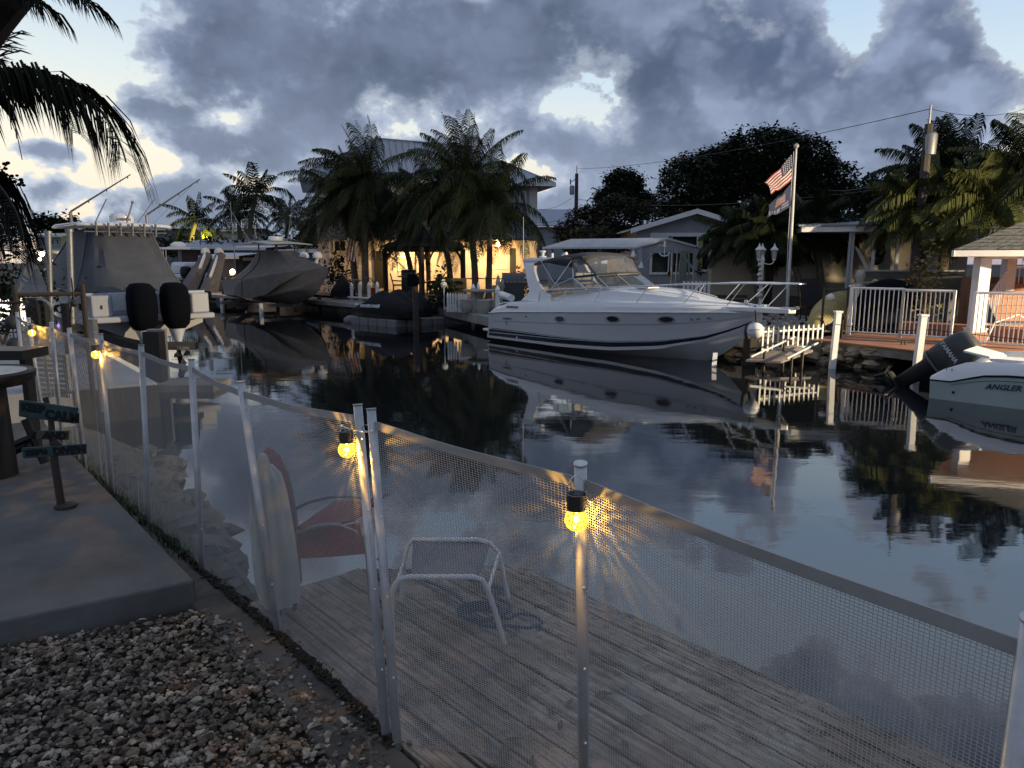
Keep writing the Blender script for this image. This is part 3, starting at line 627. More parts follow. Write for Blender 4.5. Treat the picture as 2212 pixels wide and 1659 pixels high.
# rub rail and gunwale moulding
for sg in (-1, 1):
    m = MB(); m.tube([(hu.top(x, 1)[0], sg * (hu.ys(x) + .012), interp(hu.zs, x) + .004) for x in linsp(.08, 8.05, 40)], .016, 6); m.build('rub_rail', vinyl, cr_, smooth=60)
def zg(x): return interp([(0, .98), (.6, 1.04), (1.1, 1.12), (2.5, 1.20), (4.8, 1.30), (6.6, 1.33), (8.12, 1.27)], x)
m = MB(); ri = []
for x in linsp(.15, 8.1, 44):
    ys = hu.ys(x); zs = interp(hu.zs, x); z = zg(x); xx = hu.top(x, 1)[0]; xg = xx + .30 * max(0, 1 - x / 1.2)
    cab = interp([(0, 0), (2.2, 0), (2.9, .16), (4.6, .30), (5.6, .22), (6.8, .04), (7.6, .0), (8.1, 0)], x); ci = max(.02, ys - .36)
    half = [(xx, ys, zs + .012), (xx + (xg - xx) * .4, ys * .992 + .0, zs + (z - zs) * .55), (xg, max(.01, ys - .07), z), (xg, max(.008, ys - .11), z + .018), (xg, ci, z + .03), (xg, ci * .93, z + .04 + cab * .72), (xg, ci * .72, z + .05 + cab * .93), (xg, 0, z + .07 + cab)]
    ri.append([(p[0], -p[1], p[2]) for p in half] + [(p[0], p[1], p[2]) for p in reversed(half[:-1])])
m.loft(ri); m.face(list(reversed(ri[0]))); m.build('deck', gel, cr_, smooth=24)
# bow pulpit
m = MB(); out_ = [(7.45, -.42), (7.9, -.30), (8.55, -.20), (8.78, -.14), (8.86, 0), (8.78, .14), (8.55, .20), (7.9, .30), (7.45, .42)]
m.prism([(x, y, 1.19) for x, y in out_], (0, 0, .10)); m.build('bow_pulpit', gel, cr_, bevel=.02)
m = MB(); m.tube([(8.55, 0, 1.30), (8.9, 0, 1.30)], .02, 8); m.tube([(8.88, -.05, 1.31), (8.88, .05, 1.31)], .035, 10); m.tube([(8.6, 0, 1.24), (8.80, 0, 1.16), (8.72, 0, 1.02), (8.60, .0, .98)], .022, 6); m.build('anchor', steel, cr_)
m = MB(); m.box(7.62, -.07, 1.30, 7.80, .07, 1.36); m.tube([(7.7, 0, 1.36), (7.7, 0, 1.43)], .04, 10); m.build('windlass', steel, cr_, bevel=.01)
for y in (-.2, .2): m = MB(); m.tube([(7.95, y - .0, 1.33), (8.15, y, 1.33)], .012, 6); m.box(8.02, y - .012, 1.29, 8.08, y + .012, 1.33); m.build('cleat', steel, cr_)
# portholes
for (x, f, w) in ((3.30, .80, .155), (4.98, .82, .165), (6.28, .80, .17)):
    for sg in (-1, 1):
        a, b = Vector(hu.top(x - .1, f)), Vector(hu.top(x + .1, f)); c, d = Vector(hu.top(x, f - .1)), Vector(hu.top(x, f + .1))
        u = (b - a).normalized(); v = (d - c).normalized(); n = u.cross(v); n = n if n.y > 0 else -n; ct = Vector(hu.top(x, f)) + n * .006
        fl_ = lambda q: Vector((q.x, q.y * sg, q.z))
        el = lambda k, o_: [fl_(ct + u * (w * k * math.cos(t)) + v * (w * .42 * k * math.sin(t)) + n * o_) for t in [6.2832 * i / 24 for i in range(24)]]
        m = MB(); m.loft([el(1.22, 0), el(1.18, .012), el(.98, .012), el(.94, .0)], closed=True); fr_ = m.build('porthole', mat('port_rim', (.42, .43, .45), .3, .6), cr_, smooth=40)
        m = MB(); m.face(el(.96, .003)); m.build('pane', dgl, fr_)
# radar arch
for sg in (-1, 1):
    m = MB(); lv = [(1.26, 2.42, 2.62 - .0, 1.18), ]
    rows = [(1.52, 2.75, 1.20, -1.22), (1.72, 2.66, 1.36, -1.18), (1.80, 2.42, 1.46, -1.16), (1.66, 2.10, 1.72, -1.12), (1.50, 1.90, 2.0, -1.06), (1.36, 1.80, 2.2, -1.0), (1.34, 1.78, 2.27, -.93)]
    m.loft([[(a, y * -sg, z), (b, y * -sg, z), (b - .02, (y + .09) * -sg, z), (a + .02, (y + .09) * -sg, z)] for a, b, z, y in rows], closed=True, caps=True); m.build('arch_leg', gel, cr_, smooth=30, bevel=.012)
m = MB(); m.loft([[(1.30, y, 2.24 + h), (1.80, y, 2.24 + h), (1.78, y, 2.32 + h), (1.36, y, 2.33 + h)] for y, h in ((-.99, 0), (-.8, .015), (0, .03), (.8, .015), (.99, 0))], closed=True, caps=True); m.build('arch_top', gel, cr_, smooth=30, bevel=.015)
m = MB(); m.lathe([(.10, 0), (.11, .03), (.04, .05), (.05, .12), (.09, .16), (.085, .19)], (1.55, -.45, 2.36), 16); m.build('antenna_dome', gel, cr_, smooth=True)
m = MB(); m.tube([(1.5, -.05, 2.36), (1.5, -.05, 2.48)], .04, 10); m.tube([(1.5, .3, 2.36), (1.6, .3, 2.46), (1.72, .3, 2.47)], [.03, .03, .05], 8); m.build('horn', gel, cr_)
m = MB(); m.tube([(1.44, -1.02, 2.10), (1.40, -1.02, 2.3)], .014); m.tube([(1.40, -1.02, 2.3), (1.40, -1.03, 3.45)], [.009, .004], 6); m.build('whip_antenna', vinyl, cr_)
# windshield
lowl = [(2.32, -1.13, 1.40), (3.0, -1.12, 1.46), (3.9, -1.08, 1.55), (4.45, -.85, 1.60), (4.8, -.45, 1.64), (4.9, 0, 1.66)]
upl = [(2.40, -1.12, 1.45), (2.85, -1.08, 1.66), (3.35, -1.02, 1.84), (3.95, -.80, 1.90), (4.28, -.42, 1.94), (4.36, 0, 1.95)]
lw_ = lowl + [(x, -y, z) for x, y, z in reversed(lowl[:-1])]; uw_ = upl + [(x, -y, z) for x, y, z in reversed(upl[:-1])]
tint = mat('tinted_glass', (.05, .06, .065), .04, alpha=.62, spec=.9)
wsx = MB(); wsx.loft([lw_, uw_]); ws = wsx.build('windshield', tint, cr_)
m = MB(); m.tube(uw_, .018, 6); m.tube(lw_, .014, 6)
for i in (1, 2, 3, 4, 6, 7, 8, 9): m.tube([lw_[i], uw_[i]], .014, 6)
m.tube([lw_[2], uw_[2]], .03, 6); m.build('frame', mat('ws_frame', (.45, .46, .48), .3, .5), ws)
# bimini canvas and clear curtain
bim = mat('bimini_canvas', (.050, .053, .062), .85, var=.3, vscale=5, bump=.25, bscale=60)
prof = [(1.62, 2.26), (2.1, 2.36), (2.7, 2.45), (3.2, 2.49), (3.55, 2.47), (3.75, 2.41)]
m = MB(); m.loft([[(x, -.98 + 1.96 * i / 10, z - .10 * (abs(i - 5) / 5) ** 3 + (0 if 0 < i < 10 else -.04)) for i in range(11)] for x, z in prof])
m.loft([[(1.62, -.99, 2.10), (1.62, -.985, 2.16)], [(2.3, -1.0, 2.22), (2.3, -.985, 2.30)], [(3.3, -1.0, 2.10), (3.3, -.985, 2.36)]])
m.build('bimini_top', bim, cr_, smooth=60, solid=.01)
clearv = mat('clear_vinyl', (.30, .31, .33), .12, alpha=.42, var=.5, vscale=3.5, bump=.8, bscale=5)
ct_ = [(3.30, -1.0, 2.34), (3.60, -.95, 2.36), (3.74, -.5, 2.40), (3.77, 0, 2.41)]; cb_ = [(3.38, -1.03, 1.86), (3.97, -.81, 1.93), (4.30, -.43, 1.97), (4.38, 0, 1.98)]
ctt = ct_ + [(x, -y, z) for x, y, z in reversed(ct_[:-1])]; cbb = cb_ + [(x, -y, z) for x, y, z in reversed(cb_[:-1])]
def dense(l, n=6): return [Vector(a).lerp(Vector(b), i / n) for a, b in zip(l, l[1:]) for i in range(n)] + [Vector(l[-1])]
dt, db = dense(ctt), dense(cbb); rg = random.Random(4); m = MB(); rr = []
for j in range(7): rr.append([a.lerp(b, j / 6) + Vector((1, 0, 0)) * (.022 * math.sin(i * 1.35 + j * .8) * math.sin(math.pi * j / 6)) for i, (a, b) in enumerate(zip(dt, db))])
m.loft(rr); cv = m.build('clear_curtain', clearv, cr_, smooth=60)
m = MB(); m.tube(ctt, .022, 6); m.tube([Vector(p) for p in cbb], .028, 6)
for i in (0, 1, 5, 6): m.tube([ctt[i], cbb[i]], .030 if i in (0, 6) else .016, 6)
p_ = [Vector(ct_[0]).lerp(Vector(ct_[2]), f).lerp(Vector(cb_[0]).lerp(Vector(cb_[2]), f), g) + Vector((.03, -.02, 0)) for f, g in ((.12, .1), (.14, .4), (.2, .68), (.34, .84), (.52, .86), (.68, .72), (.76, .4), (.78, .1))]
m.tube(p_, .010, 5); m.build('binding', bim, cv)
for y in (-1.0, 1.0):
    m = MB(); m.tube([(2.75, y * 1.08, 1.66), (3.3, y, 2.30)], .012, 6); m.tube([(2.75, y * 1.08, 1.66), (2.1, y, 2.26)], .012, 6); m.tube([(3.3, y, 2.3), (3.40, y * 1.06, 1.86)], .014, 6); m.build('bimini_frame', steel, cr_)
# helm seat silhouette and wheel inside
m = MB(); m.box(2.2, .1, 1.2, 2.7, .8, 1.62); m.box(2.2, .1, 1.62, 2.32, .8, 1.95); m.build('helm_seat', vinyl, cr_, bevel=.05)
m = MB(); m.tube(arc((3.35, .45, 1.72), .17, 0, 6.283, 20, (0, 1, 0), (-.4, 0, .9)), .014, 6); m.box(3.4, .1, 1.5, 3.9, .8, 1.66); m.build('dashboard', mat('dash', (.22, .23, .24), .5), cr_)
# foredeck hatch
m = MB(); m.box(5.05, -.62, 1.62, 5.45, -.18, 1.655); hh = m.build('deck_hatch', gel, cr_, bevel=.01)
m = MB(); m.box(5.09, -.58, 1.656, 5.41, -.22, 1.662); m.build('pane', mat('hatch_glass', (.10, .12, .14), .03, spec=1.0), hh)
hh.rotation_euler = (0, 0, 0)
# bow rail
def railpt(x, z, out=.0): return (x, -(max(.14, hu.ys(x) - .12) + out), z)
topx = [(2.36, 1.22), (2.40, 1.46), (2.52, 1.52), (3.9, 1.60), (5.6, 1.69), (6.8, 1.77), (7.9, 1.80), (8.7, 1.80)]
def rail_side(sg):
    pts = []
    for x, z in topx:
        w = interp([(2.3, 1.30), (4, 1.28), (5.6, 1.10), (6.8, .84), (7.9, .50), (8.7, .30)], x); pts.append(Vector((x, -w * sg, z)))
    return pts
for sg in (1, -1):
    m = MB(); pp = rail_side(sg); m.tube(pp, .0155, 8); pa = m.build('bow_rail', steel, cr_, smooth=60)
    for xb, xt in ((3.30, 3.42), (4.38, 4.56), (5.55, 5.85), (6.62, 7.05), (7.45, 7.95), (8.10, 8.5)):
        w = interp([(2.3, 1.30), (4, 1.28), (5.6, 1.10), (6.8, .84), (7.9, .50), (8.7, .30)], xt); zt = interp([(a, b) for a, b in topx[2:]], xt)
        m = MB(); wb = max(.16, hu.ys(xb) - .10) if xb < 8 else .18; m.tube([(xb, -wb * sg, zg(xb) + (.0 if xb < 8 else .02)), (xt, -w * sg, zt)], .011, 6); m.build('stanchion', steel, pa)
m = MB(); pf, pb = rail_side(1)[-1], rail_side(-1)[-1]; m.tube([pf, (8.95, -.18, 1.80), (8.98, 0, 1.80), (8.95, .18, 1.80), pb], .0155, 8); m.build('rail_nose', steel, cr_, smooth=60)
for sg in (1, -1): m = MB(); m.tube([(4.95, -.78 * sg, 1.52), (5.0, -.76 * sg, 1.60), (5.9, -.60 * sg, 1.56), (6.7, -.36 * sg, 1.45), (6.75, -.34 * sg, 1.38)], .010, 6); m.build('grab_rail', steel, cr_)
# stern details
m = MB(); m.box(-.12, -1.3, .26, .35, 1.3, .33); m.build('swim_platform', gel, cr_, bevel=.02)
m = MB()
for i in range(5): m.box(.95 + i * .01, -1.405 + .0, 1.005 + i * .0, 1.5, -1.40, 1.01)
m = MB(); a = hu.top(1.1, 1); m.mesh([(1.15, -1.452, .985), (1.68, -1.452, 1.0), (1.68, -1.448, 1.06), (1.2, -1.448, 1.05)], [(0, 1, 2, 3)]); m.build('air_vent', mat('vent', (.18, .18, .17), .6), cr_)
m = MB(); m.tube([(.55, -1.2, 1.06), (.9, -1.25, 1.12), (1.6, -1.3, 1.17)], .014, 6); m.build('cleat', steel, cr_)
ltr = mat('hull_lettering', (.10, .11, .15), .5)
def hullpt(x, f): p = hu.top(x, f); return Vector((p[0], -p[1] - .006, p[2]))
a, b = hullpt(.9, .73), hullpt(1.5, .73); c = hullpt(.9, .9); text('FORMULA', .085, ltr, cr_, a, b - a, c - a, shear=.25, bold=.002)
a = hullpt(1.02, .52); b = hullpt(1.3, .52); c = hullpt(1.02, .64); u = (b - a).normalized(); v = (c - a).normalized()
m = MB()
for q in ([(0, .10), (.035, .10), (.06, .0), (.05, -.02)], [(.06, .0), (.075, .04), (.12, .10), (.09, .10)], [(.04, .045), (.09, .045), (.085, .03), (.046, .03)]): m.face([a + u * x + v * y for x, y in q])
m.build('emblem', ltr, cr_)
a, b = hullpt(6.78, .72), hullpt(7.3, .72); c = hullpt(6.78, .9); text('FL 6811 ML', .10, mat('reg_letters', (.22, .22, .23), .5), cr_, a, b - a, c - a, bold=.002)
m = MB(); p = hullpt(2.0, .85); m.ball(p, .02, 8); m.build('drain', blk, cr_); m = MB(); p = hullpt(1.5, .1); m.ball(p, .03, 8); m.build('drain', gel, cr_)
# mooring line post by the bow, slim white stake in the water
m = MB(); p = G(1541, 792, WL); m.prism([p + Vector((-.05, 0, -.3)), p + Vector((.05, 0, -.3)), p + Vector((.06, .06, -.3)), p + Vector((-.04, .06, -.3))], (.03, 0, .60)); tag(m.build('stake', vinyl), 'short white stake standing in the water under the cruiser bow', 'stake')
# ------------------------------------------------------------------ vegetation builders
def frond(mb, p0, az, el, Lf, wind, g, nl, ll, lw, rg, twist=0.0, hang=.62, stem=.018, sweep=.55):
    d = Vector((math.cos(az) * math.cos(el), math.sin(az) * math.cos(el), math.sin(el))); p = Vector(p0); n = 14; ds = Lf / n; pts = [p.copy()]; dirs = [d.copy()]
    for i in range(n):
        s = (i + 1) / n
        d = (d + Vector((0, 0, -g)) * (ds * (.5 + s)) + wind * ds * s).normalized(); p = p + d * ds; pts.append(p.copy()); dirs.append(d.copy())
    mb.slot(1).tube(pts, [stem * (1 - .8 * i / n) for i in range(n + 1)], 4, cap=False); mb.slot(0)
    for k in range(nl):
        f = .10 + .90 * (k + rg.random() * .5) / nl; x = f * n; i = min(n - 1, int(x)); q = pts[i].lerp(pts[i + 1], x - i); d = dirs[i]
        side = d.cross(UP); side = side.normalized() if side.length > .1 else Vector((1, 0, 0))
        l = ll * (math.sin(math.pi * min(1, f * .85 + .12)) ** .6) * rg.uniform(.8, 1.1)
        for sg in (-1, 1):
            v = (side * sg + d * sweep + UP * rg.uniform(-.15, .12)).normalized()
            v2 = (v * (1 - hang) + Vector((0, 0, -1)) * hang + wind * .35).normalized(); v3 = (v2 * .6 + Vector((0, 0, -1)) * hang + wind * .3).normalized()
            a = q + v * l * .4; b = a + v2 * l * .35; c = b + v3 * l * .25; w = d * lw * .5
            n0 = len(mb.v); mb.v += [tuple(z) for z in (q - w * .5, q + w * .5, a + w, a - w, b + w * .7, b - w * .7, c)]
            mb.f += [(n0, n0 + 1, n0 + 2, n0 + 3), (n0 + 3, n0 + 2, n0 + 4, n0 + 5), (n0 + 5, n0 + 4, n0 + 6)]; mb.m += [0, 0, 0]
def palm(label, base, top, r0, r1, nf, Lf, seed, wind=(0, 0, 0), g=.55, nl=34, ll=.75, lw=.05, lm=None, group=None, elr=(-.28, 1.35), bend=.15, up=0, name='palm_tree'):
    rg = random.Random(seed); base = Vector(base); top = Vector(top); w = Vector(wind)
    if lw < .08: nl = int(nl * 1.5); lw *= .72; nf = int(nf * 1.55)
    else: lw *= .8
    t = T(name, label, 'palm tree', base, group)
    h = top - base; c1 = base + Vector((0, 0, h.z * .45)) + Vector((h.x, h.y, 0)) * (-bend); pts = bez([base, c1, top], 14)
    rs = [(r0 * 1.5 if i == 0 else r0 + (r1 - r0) * i / 14) * (1 + .04 * (i % 2)) for i in range(15)]
    m = MB(); m.tube(pts, rs, 10); m.build('trunk', trunkm, t, smooth=60)
    m = MB()
    for k in range(nf):
        f = k / max(1, nf - 1); az = k * 2.399963 + rg.uniform(-.25, .25); el = elr[1] + (elr[0] - elr[1]) * (f ** .8) + rg.uniform(-.12, .12)
        frond(m, top + Vector((0, 0, .05)), az, el, Lf * rg.uniform(.82, 1.1) * (.8 if f < .15 else 1), w, g * (1.0 if f > .25 else .55), nl, ll, lw, rg, stem=.02 * Lf / 3)
    for k in range(up): frond(m, top, rg.uniform(0, 6.3), 1.35, Lf * .8, w * .5, .1, nl // 2, ll * .5, lw, rg, hang=.1)
    m.build('crown', [lm or leafd, mat('frond_stem', (.035, .038, .016), .8)], t)
    m = MB(); 
    for k in range(5): a = rg.uniform(0, 6.3); m.ball(top + Vector((math.cos(a) * r1 * 1.6, math.sin(a) * r1 * 1.6, -r1 * rg.uniform(.6, 1.8))), r1 * rg.uniform(.7, .95), 8)
    return t
def tree(label, base, hgt, lobes, n, size, seed, lm=None, r=.25, group=None, name='tree', cat='tree', trunks=1):
    """lobes: (centre, radius xyz)"""
    rg = random.Random(seed); base = Vector(base); t = T(name, label, cat, base, group)
    m = MB(); top = base + Vector((0, 0, hgt))
    m.tube([base, base + Vector((r * .3, 0, hgt * .5)), top], [r * 1.4, r, r * .75], 9)
    for c, rr in lobes:
        c = Vector(c); md = top.lerp(c, .5) + Vector((rg.uniform(-.3, .3), 0, -abs(c.z - top.z) * .15)); m.tube([top - UP * .2, md, c], [r * .6, r * .35, r * .1], 6)
        for k in range(3):
            e = c + Vector((rg.uniform(-1, 1) * rr[0], rg.uniform(-1, 1) * rr[1], rg.uniform(-.2, .8) * rr[2])) * .75; m.tube([c.lerp(md, .4), c.lerp(e, .5), e], [r * .2, r * .12, r * .03], 5)
    m.build('trunk', barkm, t, smooth=60)
    vol = [rr[0] * rr[1] * rr[2] for c, rr in lobes]; tot = sum(vol); m = MB()
    for (c, rr), v in zip(lobes, vol):
        c = Vector(c); ncl = max(8, int(n * v / tot / 22))
        for k in range(ncl):
            while True:
                q = Vector((rg.uniform(-1, 1), rg.uniform(-1, 1), rg.uniform(-1, 1)))
                if .05 < q.length < 1: break
            q = q.normalized() * (q.length ** .45); cc = c + Vector((q.x * rr[0], q.y * rr[1], q.z * rr[2])); cr = size * rg.uniform(1.6, 3.6)
            for j in range(22):
                o_ = Vector((rg.gauss(0, .5), rg.gauss(0, .5), rg.gauss(0, .38))) * cr; p = cc + o_; a = Vector((rg.uniform(-1, 1), rg.uniform(-1, 1), rg.uniform(-.5, .5))).normalized(); b = a.cross(Vector((rg.uniform(-1, 1), rg.uniform(-1, 1), 1)).normalized()).normalized()
                s_ = size * rg.uniform(.5, 1.1); m.face([p - a * s_, p + b * s_ * .45, p + a * s_, p - b * s_ * .45])
    m.build('crown', lm or leaft, t); return t
def bush(label, c, rr, n, size, seed, lm=None, name='bush', cat='bush', group=None):
    rg = random.Random(seed); c = Vector(c); t = T(name, label, cat, c, group); m = MB()
    for k in range(5): a = rg.uniform(0, 6.3); m.tube([c, c + Vector((math.cos(a) * rr[0] * .5, math.sin(a) * rr[1] * .5, rr[2] * 1.2))], [.03, .008], 5)
    m.build('stem', barkm, t); m = MB()
    for k in range(n):
        q = Vector((rg.gauss(0, .42), rg.gauss(0, .42), 0)); p = c + Vector((q.x * rr[0], q.y * rr[1], rr[2] * (.15 + abs(rg.gauss(.55, .4))) * (1.2 - .4 * q.length)))
        a = Vector((rg.uniform(-1, 1), rg.uniform(-1, 1), rg.uniform(-.3, .9))).normalized(); b = a.cross(Vector((rg.uniform(-1, 1), 1, rg.uniform(-1, 1))).normalized()).normalized(); s_ = size * rg.uniform(.5, 1.2)
        m.face([p - a * s_, p + b * s_ * .4, p + a * s_, p - b * s_ * .4])
    m.build('foliage', lm or leaft, t); return t

# ------------------------------------------------------------------ palms and trees
GP1 = 'coconut palms in front of the two storey house'
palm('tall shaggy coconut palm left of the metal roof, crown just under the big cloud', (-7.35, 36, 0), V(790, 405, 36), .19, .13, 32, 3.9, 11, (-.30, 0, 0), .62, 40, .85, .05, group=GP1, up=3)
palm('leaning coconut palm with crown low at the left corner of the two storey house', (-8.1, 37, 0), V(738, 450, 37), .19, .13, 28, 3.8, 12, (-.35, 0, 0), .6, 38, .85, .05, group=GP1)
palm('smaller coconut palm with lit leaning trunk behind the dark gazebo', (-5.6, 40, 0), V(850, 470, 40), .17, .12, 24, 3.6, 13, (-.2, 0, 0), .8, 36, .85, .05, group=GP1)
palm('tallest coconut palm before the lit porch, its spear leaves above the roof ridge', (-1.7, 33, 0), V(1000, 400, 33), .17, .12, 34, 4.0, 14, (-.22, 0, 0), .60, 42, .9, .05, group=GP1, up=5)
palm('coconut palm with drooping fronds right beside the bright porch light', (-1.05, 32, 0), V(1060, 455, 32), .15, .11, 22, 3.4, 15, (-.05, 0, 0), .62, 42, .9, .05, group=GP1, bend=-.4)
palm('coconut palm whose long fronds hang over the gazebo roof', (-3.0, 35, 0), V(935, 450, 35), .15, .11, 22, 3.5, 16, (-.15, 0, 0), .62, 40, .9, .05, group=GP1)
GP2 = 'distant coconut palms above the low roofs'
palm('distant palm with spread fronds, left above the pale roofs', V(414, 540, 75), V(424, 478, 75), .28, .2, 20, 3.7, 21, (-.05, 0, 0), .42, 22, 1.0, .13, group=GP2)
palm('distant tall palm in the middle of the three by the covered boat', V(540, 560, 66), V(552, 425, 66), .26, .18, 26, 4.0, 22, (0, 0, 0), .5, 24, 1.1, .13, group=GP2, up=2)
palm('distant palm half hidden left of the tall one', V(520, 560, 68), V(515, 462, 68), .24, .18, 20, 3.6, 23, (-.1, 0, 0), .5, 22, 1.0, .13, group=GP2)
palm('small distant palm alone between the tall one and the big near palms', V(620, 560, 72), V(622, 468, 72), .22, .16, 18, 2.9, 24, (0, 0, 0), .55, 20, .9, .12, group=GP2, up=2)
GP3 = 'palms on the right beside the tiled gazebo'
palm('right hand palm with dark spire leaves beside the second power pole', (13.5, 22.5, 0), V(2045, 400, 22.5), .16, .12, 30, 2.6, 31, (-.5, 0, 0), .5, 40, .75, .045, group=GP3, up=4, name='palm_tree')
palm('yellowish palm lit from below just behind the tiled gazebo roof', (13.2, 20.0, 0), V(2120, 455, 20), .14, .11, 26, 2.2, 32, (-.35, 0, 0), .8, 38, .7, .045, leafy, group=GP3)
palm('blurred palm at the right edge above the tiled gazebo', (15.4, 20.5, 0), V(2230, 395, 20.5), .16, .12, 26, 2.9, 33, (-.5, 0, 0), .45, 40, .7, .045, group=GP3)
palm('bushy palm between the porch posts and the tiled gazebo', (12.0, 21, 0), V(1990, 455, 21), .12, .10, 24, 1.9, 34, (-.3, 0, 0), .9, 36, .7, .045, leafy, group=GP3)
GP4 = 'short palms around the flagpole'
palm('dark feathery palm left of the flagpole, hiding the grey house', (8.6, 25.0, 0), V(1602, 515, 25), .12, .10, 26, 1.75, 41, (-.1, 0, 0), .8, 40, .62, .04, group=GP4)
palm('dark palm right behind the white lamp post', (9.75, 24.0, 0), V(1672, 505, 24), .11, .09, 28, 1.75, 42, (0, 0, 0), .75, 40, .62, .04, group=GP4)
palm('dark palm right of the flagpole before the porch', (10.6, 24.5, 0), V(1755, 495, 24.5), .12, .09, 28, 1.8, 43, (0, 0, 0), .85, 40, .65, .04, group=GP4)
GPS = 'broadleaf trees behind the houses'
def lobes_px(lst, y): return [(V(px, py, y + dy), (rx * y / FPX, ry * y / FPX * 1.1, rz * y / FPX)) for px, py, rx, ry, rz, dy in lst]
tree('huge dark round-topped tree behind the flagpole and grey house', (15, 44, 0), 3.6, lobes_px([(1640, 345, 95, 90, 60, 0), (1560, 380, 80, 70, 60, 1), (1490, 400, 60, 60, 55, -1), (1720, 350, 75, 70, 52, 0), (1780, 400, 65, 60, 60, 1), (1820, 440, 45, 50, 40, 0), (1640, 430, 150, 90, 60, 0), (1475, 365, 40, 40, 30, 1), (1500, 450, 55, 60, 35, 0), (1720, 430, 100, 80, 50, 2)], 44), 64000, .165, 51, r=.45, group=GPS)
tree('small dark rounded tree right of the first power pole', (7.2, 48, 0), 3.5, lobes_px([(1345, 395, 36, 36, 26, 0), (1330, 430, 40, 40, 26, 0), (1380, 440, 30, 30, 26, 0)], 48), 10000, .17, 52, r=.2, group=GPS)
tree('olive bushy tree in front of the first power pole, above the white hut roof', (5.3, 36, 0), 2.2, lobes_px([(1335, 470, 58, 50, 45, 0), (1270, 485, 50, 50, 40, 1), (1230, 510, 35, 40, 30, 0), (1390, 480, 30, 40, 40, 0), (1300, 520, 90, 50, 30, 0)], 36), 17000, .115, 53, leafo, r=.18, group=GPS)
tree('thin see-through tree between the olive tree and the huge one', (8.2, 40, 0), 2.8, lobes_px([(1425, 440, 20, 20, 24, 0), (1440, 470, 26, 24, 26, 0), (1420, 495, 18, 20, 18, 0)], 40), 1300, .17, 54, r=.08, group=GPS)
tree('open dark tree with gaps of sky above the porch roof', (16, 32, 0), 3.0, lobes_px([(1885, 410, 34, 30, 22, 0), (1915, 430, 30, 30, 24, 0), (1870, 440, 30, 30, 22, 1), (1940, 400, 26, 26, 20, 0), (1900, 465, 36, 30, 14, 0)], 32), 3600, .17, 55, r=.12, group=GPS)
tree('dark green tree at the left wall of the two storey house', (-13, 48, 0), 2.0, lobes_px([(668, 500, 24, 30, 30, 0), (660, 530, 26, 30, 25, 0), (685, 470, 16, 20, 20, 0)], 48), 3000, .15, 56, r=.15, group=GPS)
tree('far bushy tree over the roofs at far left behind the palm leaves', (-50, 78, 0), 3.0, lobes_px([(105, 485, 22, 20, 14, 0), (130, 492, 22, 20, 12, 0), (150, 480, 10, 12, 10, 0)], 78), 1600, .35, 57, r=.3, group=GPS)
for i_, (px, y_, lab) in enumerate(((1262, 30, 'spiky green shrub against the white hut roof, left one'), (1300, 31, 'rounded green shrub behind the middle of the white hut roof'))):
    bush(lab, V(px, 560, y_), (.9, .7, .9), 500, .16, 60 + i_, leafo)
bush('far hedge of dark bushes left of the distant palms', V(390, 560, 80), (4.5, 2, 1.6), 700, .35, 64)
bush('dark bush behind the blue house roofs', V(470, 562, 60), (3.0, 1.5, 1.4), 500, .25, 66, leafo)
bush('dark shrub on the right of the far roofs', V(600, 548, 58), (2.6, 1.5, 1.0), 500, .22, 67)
# ------------------------------------------------------------------ roof helpers
metal = mat('roof_metal', (.26, .30, .36), .35, .6, var=.2, vscale=.8)
def ribs(mb, a, b, c, d, n, r=.025):
    """raised seams from edge a-b to edge c-d"""
    for i in range(n + 1): f = i / n; p, q = Vector(a).lerp(Vector(b), f), Vector(c).lerp(Vector(d), f); mb.tube([p + UP * .01, q + UP * .01], r, 4, cap=False)
siding = mat('white_siding', (.47, .45, .46), .7, var=.12, vscale=1.5)
def add_clap(m, freq=9.0):
    n = m.node_tree.nodes; l = m.node_tree.links; t = n.new('ShaderNodeTexCoord'); w = n.new('ShaderNodeTexWave'); w.bands_direction = 'Z'; w.wave_profile = 'SAW'; w.inputs['Scale'].default_value = freq * .314; w.inputs['Distortion'].default_value = 0
    l.new(t.outputs['Object'], w.inputs['Vector']); b = n.new('ShaderNodeBump'); b.inputs['Strength'].default_value = .9; b.inputs['Distance'].default_value = .03; l.new(w.outputs['Fac'], b.inputs['Height']); l.new(b.outputs[0], n['Principled BSDF'].inputs['Normal'])
add_clap(siding, 5.5)
pinkw = mat('stucco_pink', (.48, .40, .37), .85, var=.15, vscale=2, bump=.2, bscale=60)
whw = mat('white_wall', (.56, .57, .58), .8, var=.14, vscale=1.2, bump=.15, bscale=40)
greyw = mat('grey_wall', (.27, .29, .33), .85, var=.16, vscale=1.2, bump=.15, bscale=40)
bluew = mat('blue_wall', (.09, .17, .22), .8, var=.3, vscale=1.0)
brownw = mat('brown_wall', (.09, .055, .045), .85, var=.3, vscale=1.0)
beige = mat('beige_wall', (.38, .34, .26), .85, var=.2, vscale=1.5)
trimw = mat('trim_white', (.62, .63, .64), .5, var=.1, vscale=4)
bluetrim = mat('blue_grey_trim', (.20, .25, .31), .7)
roofdk = mat('porch_soffit', (.10, .09, .08), .8)
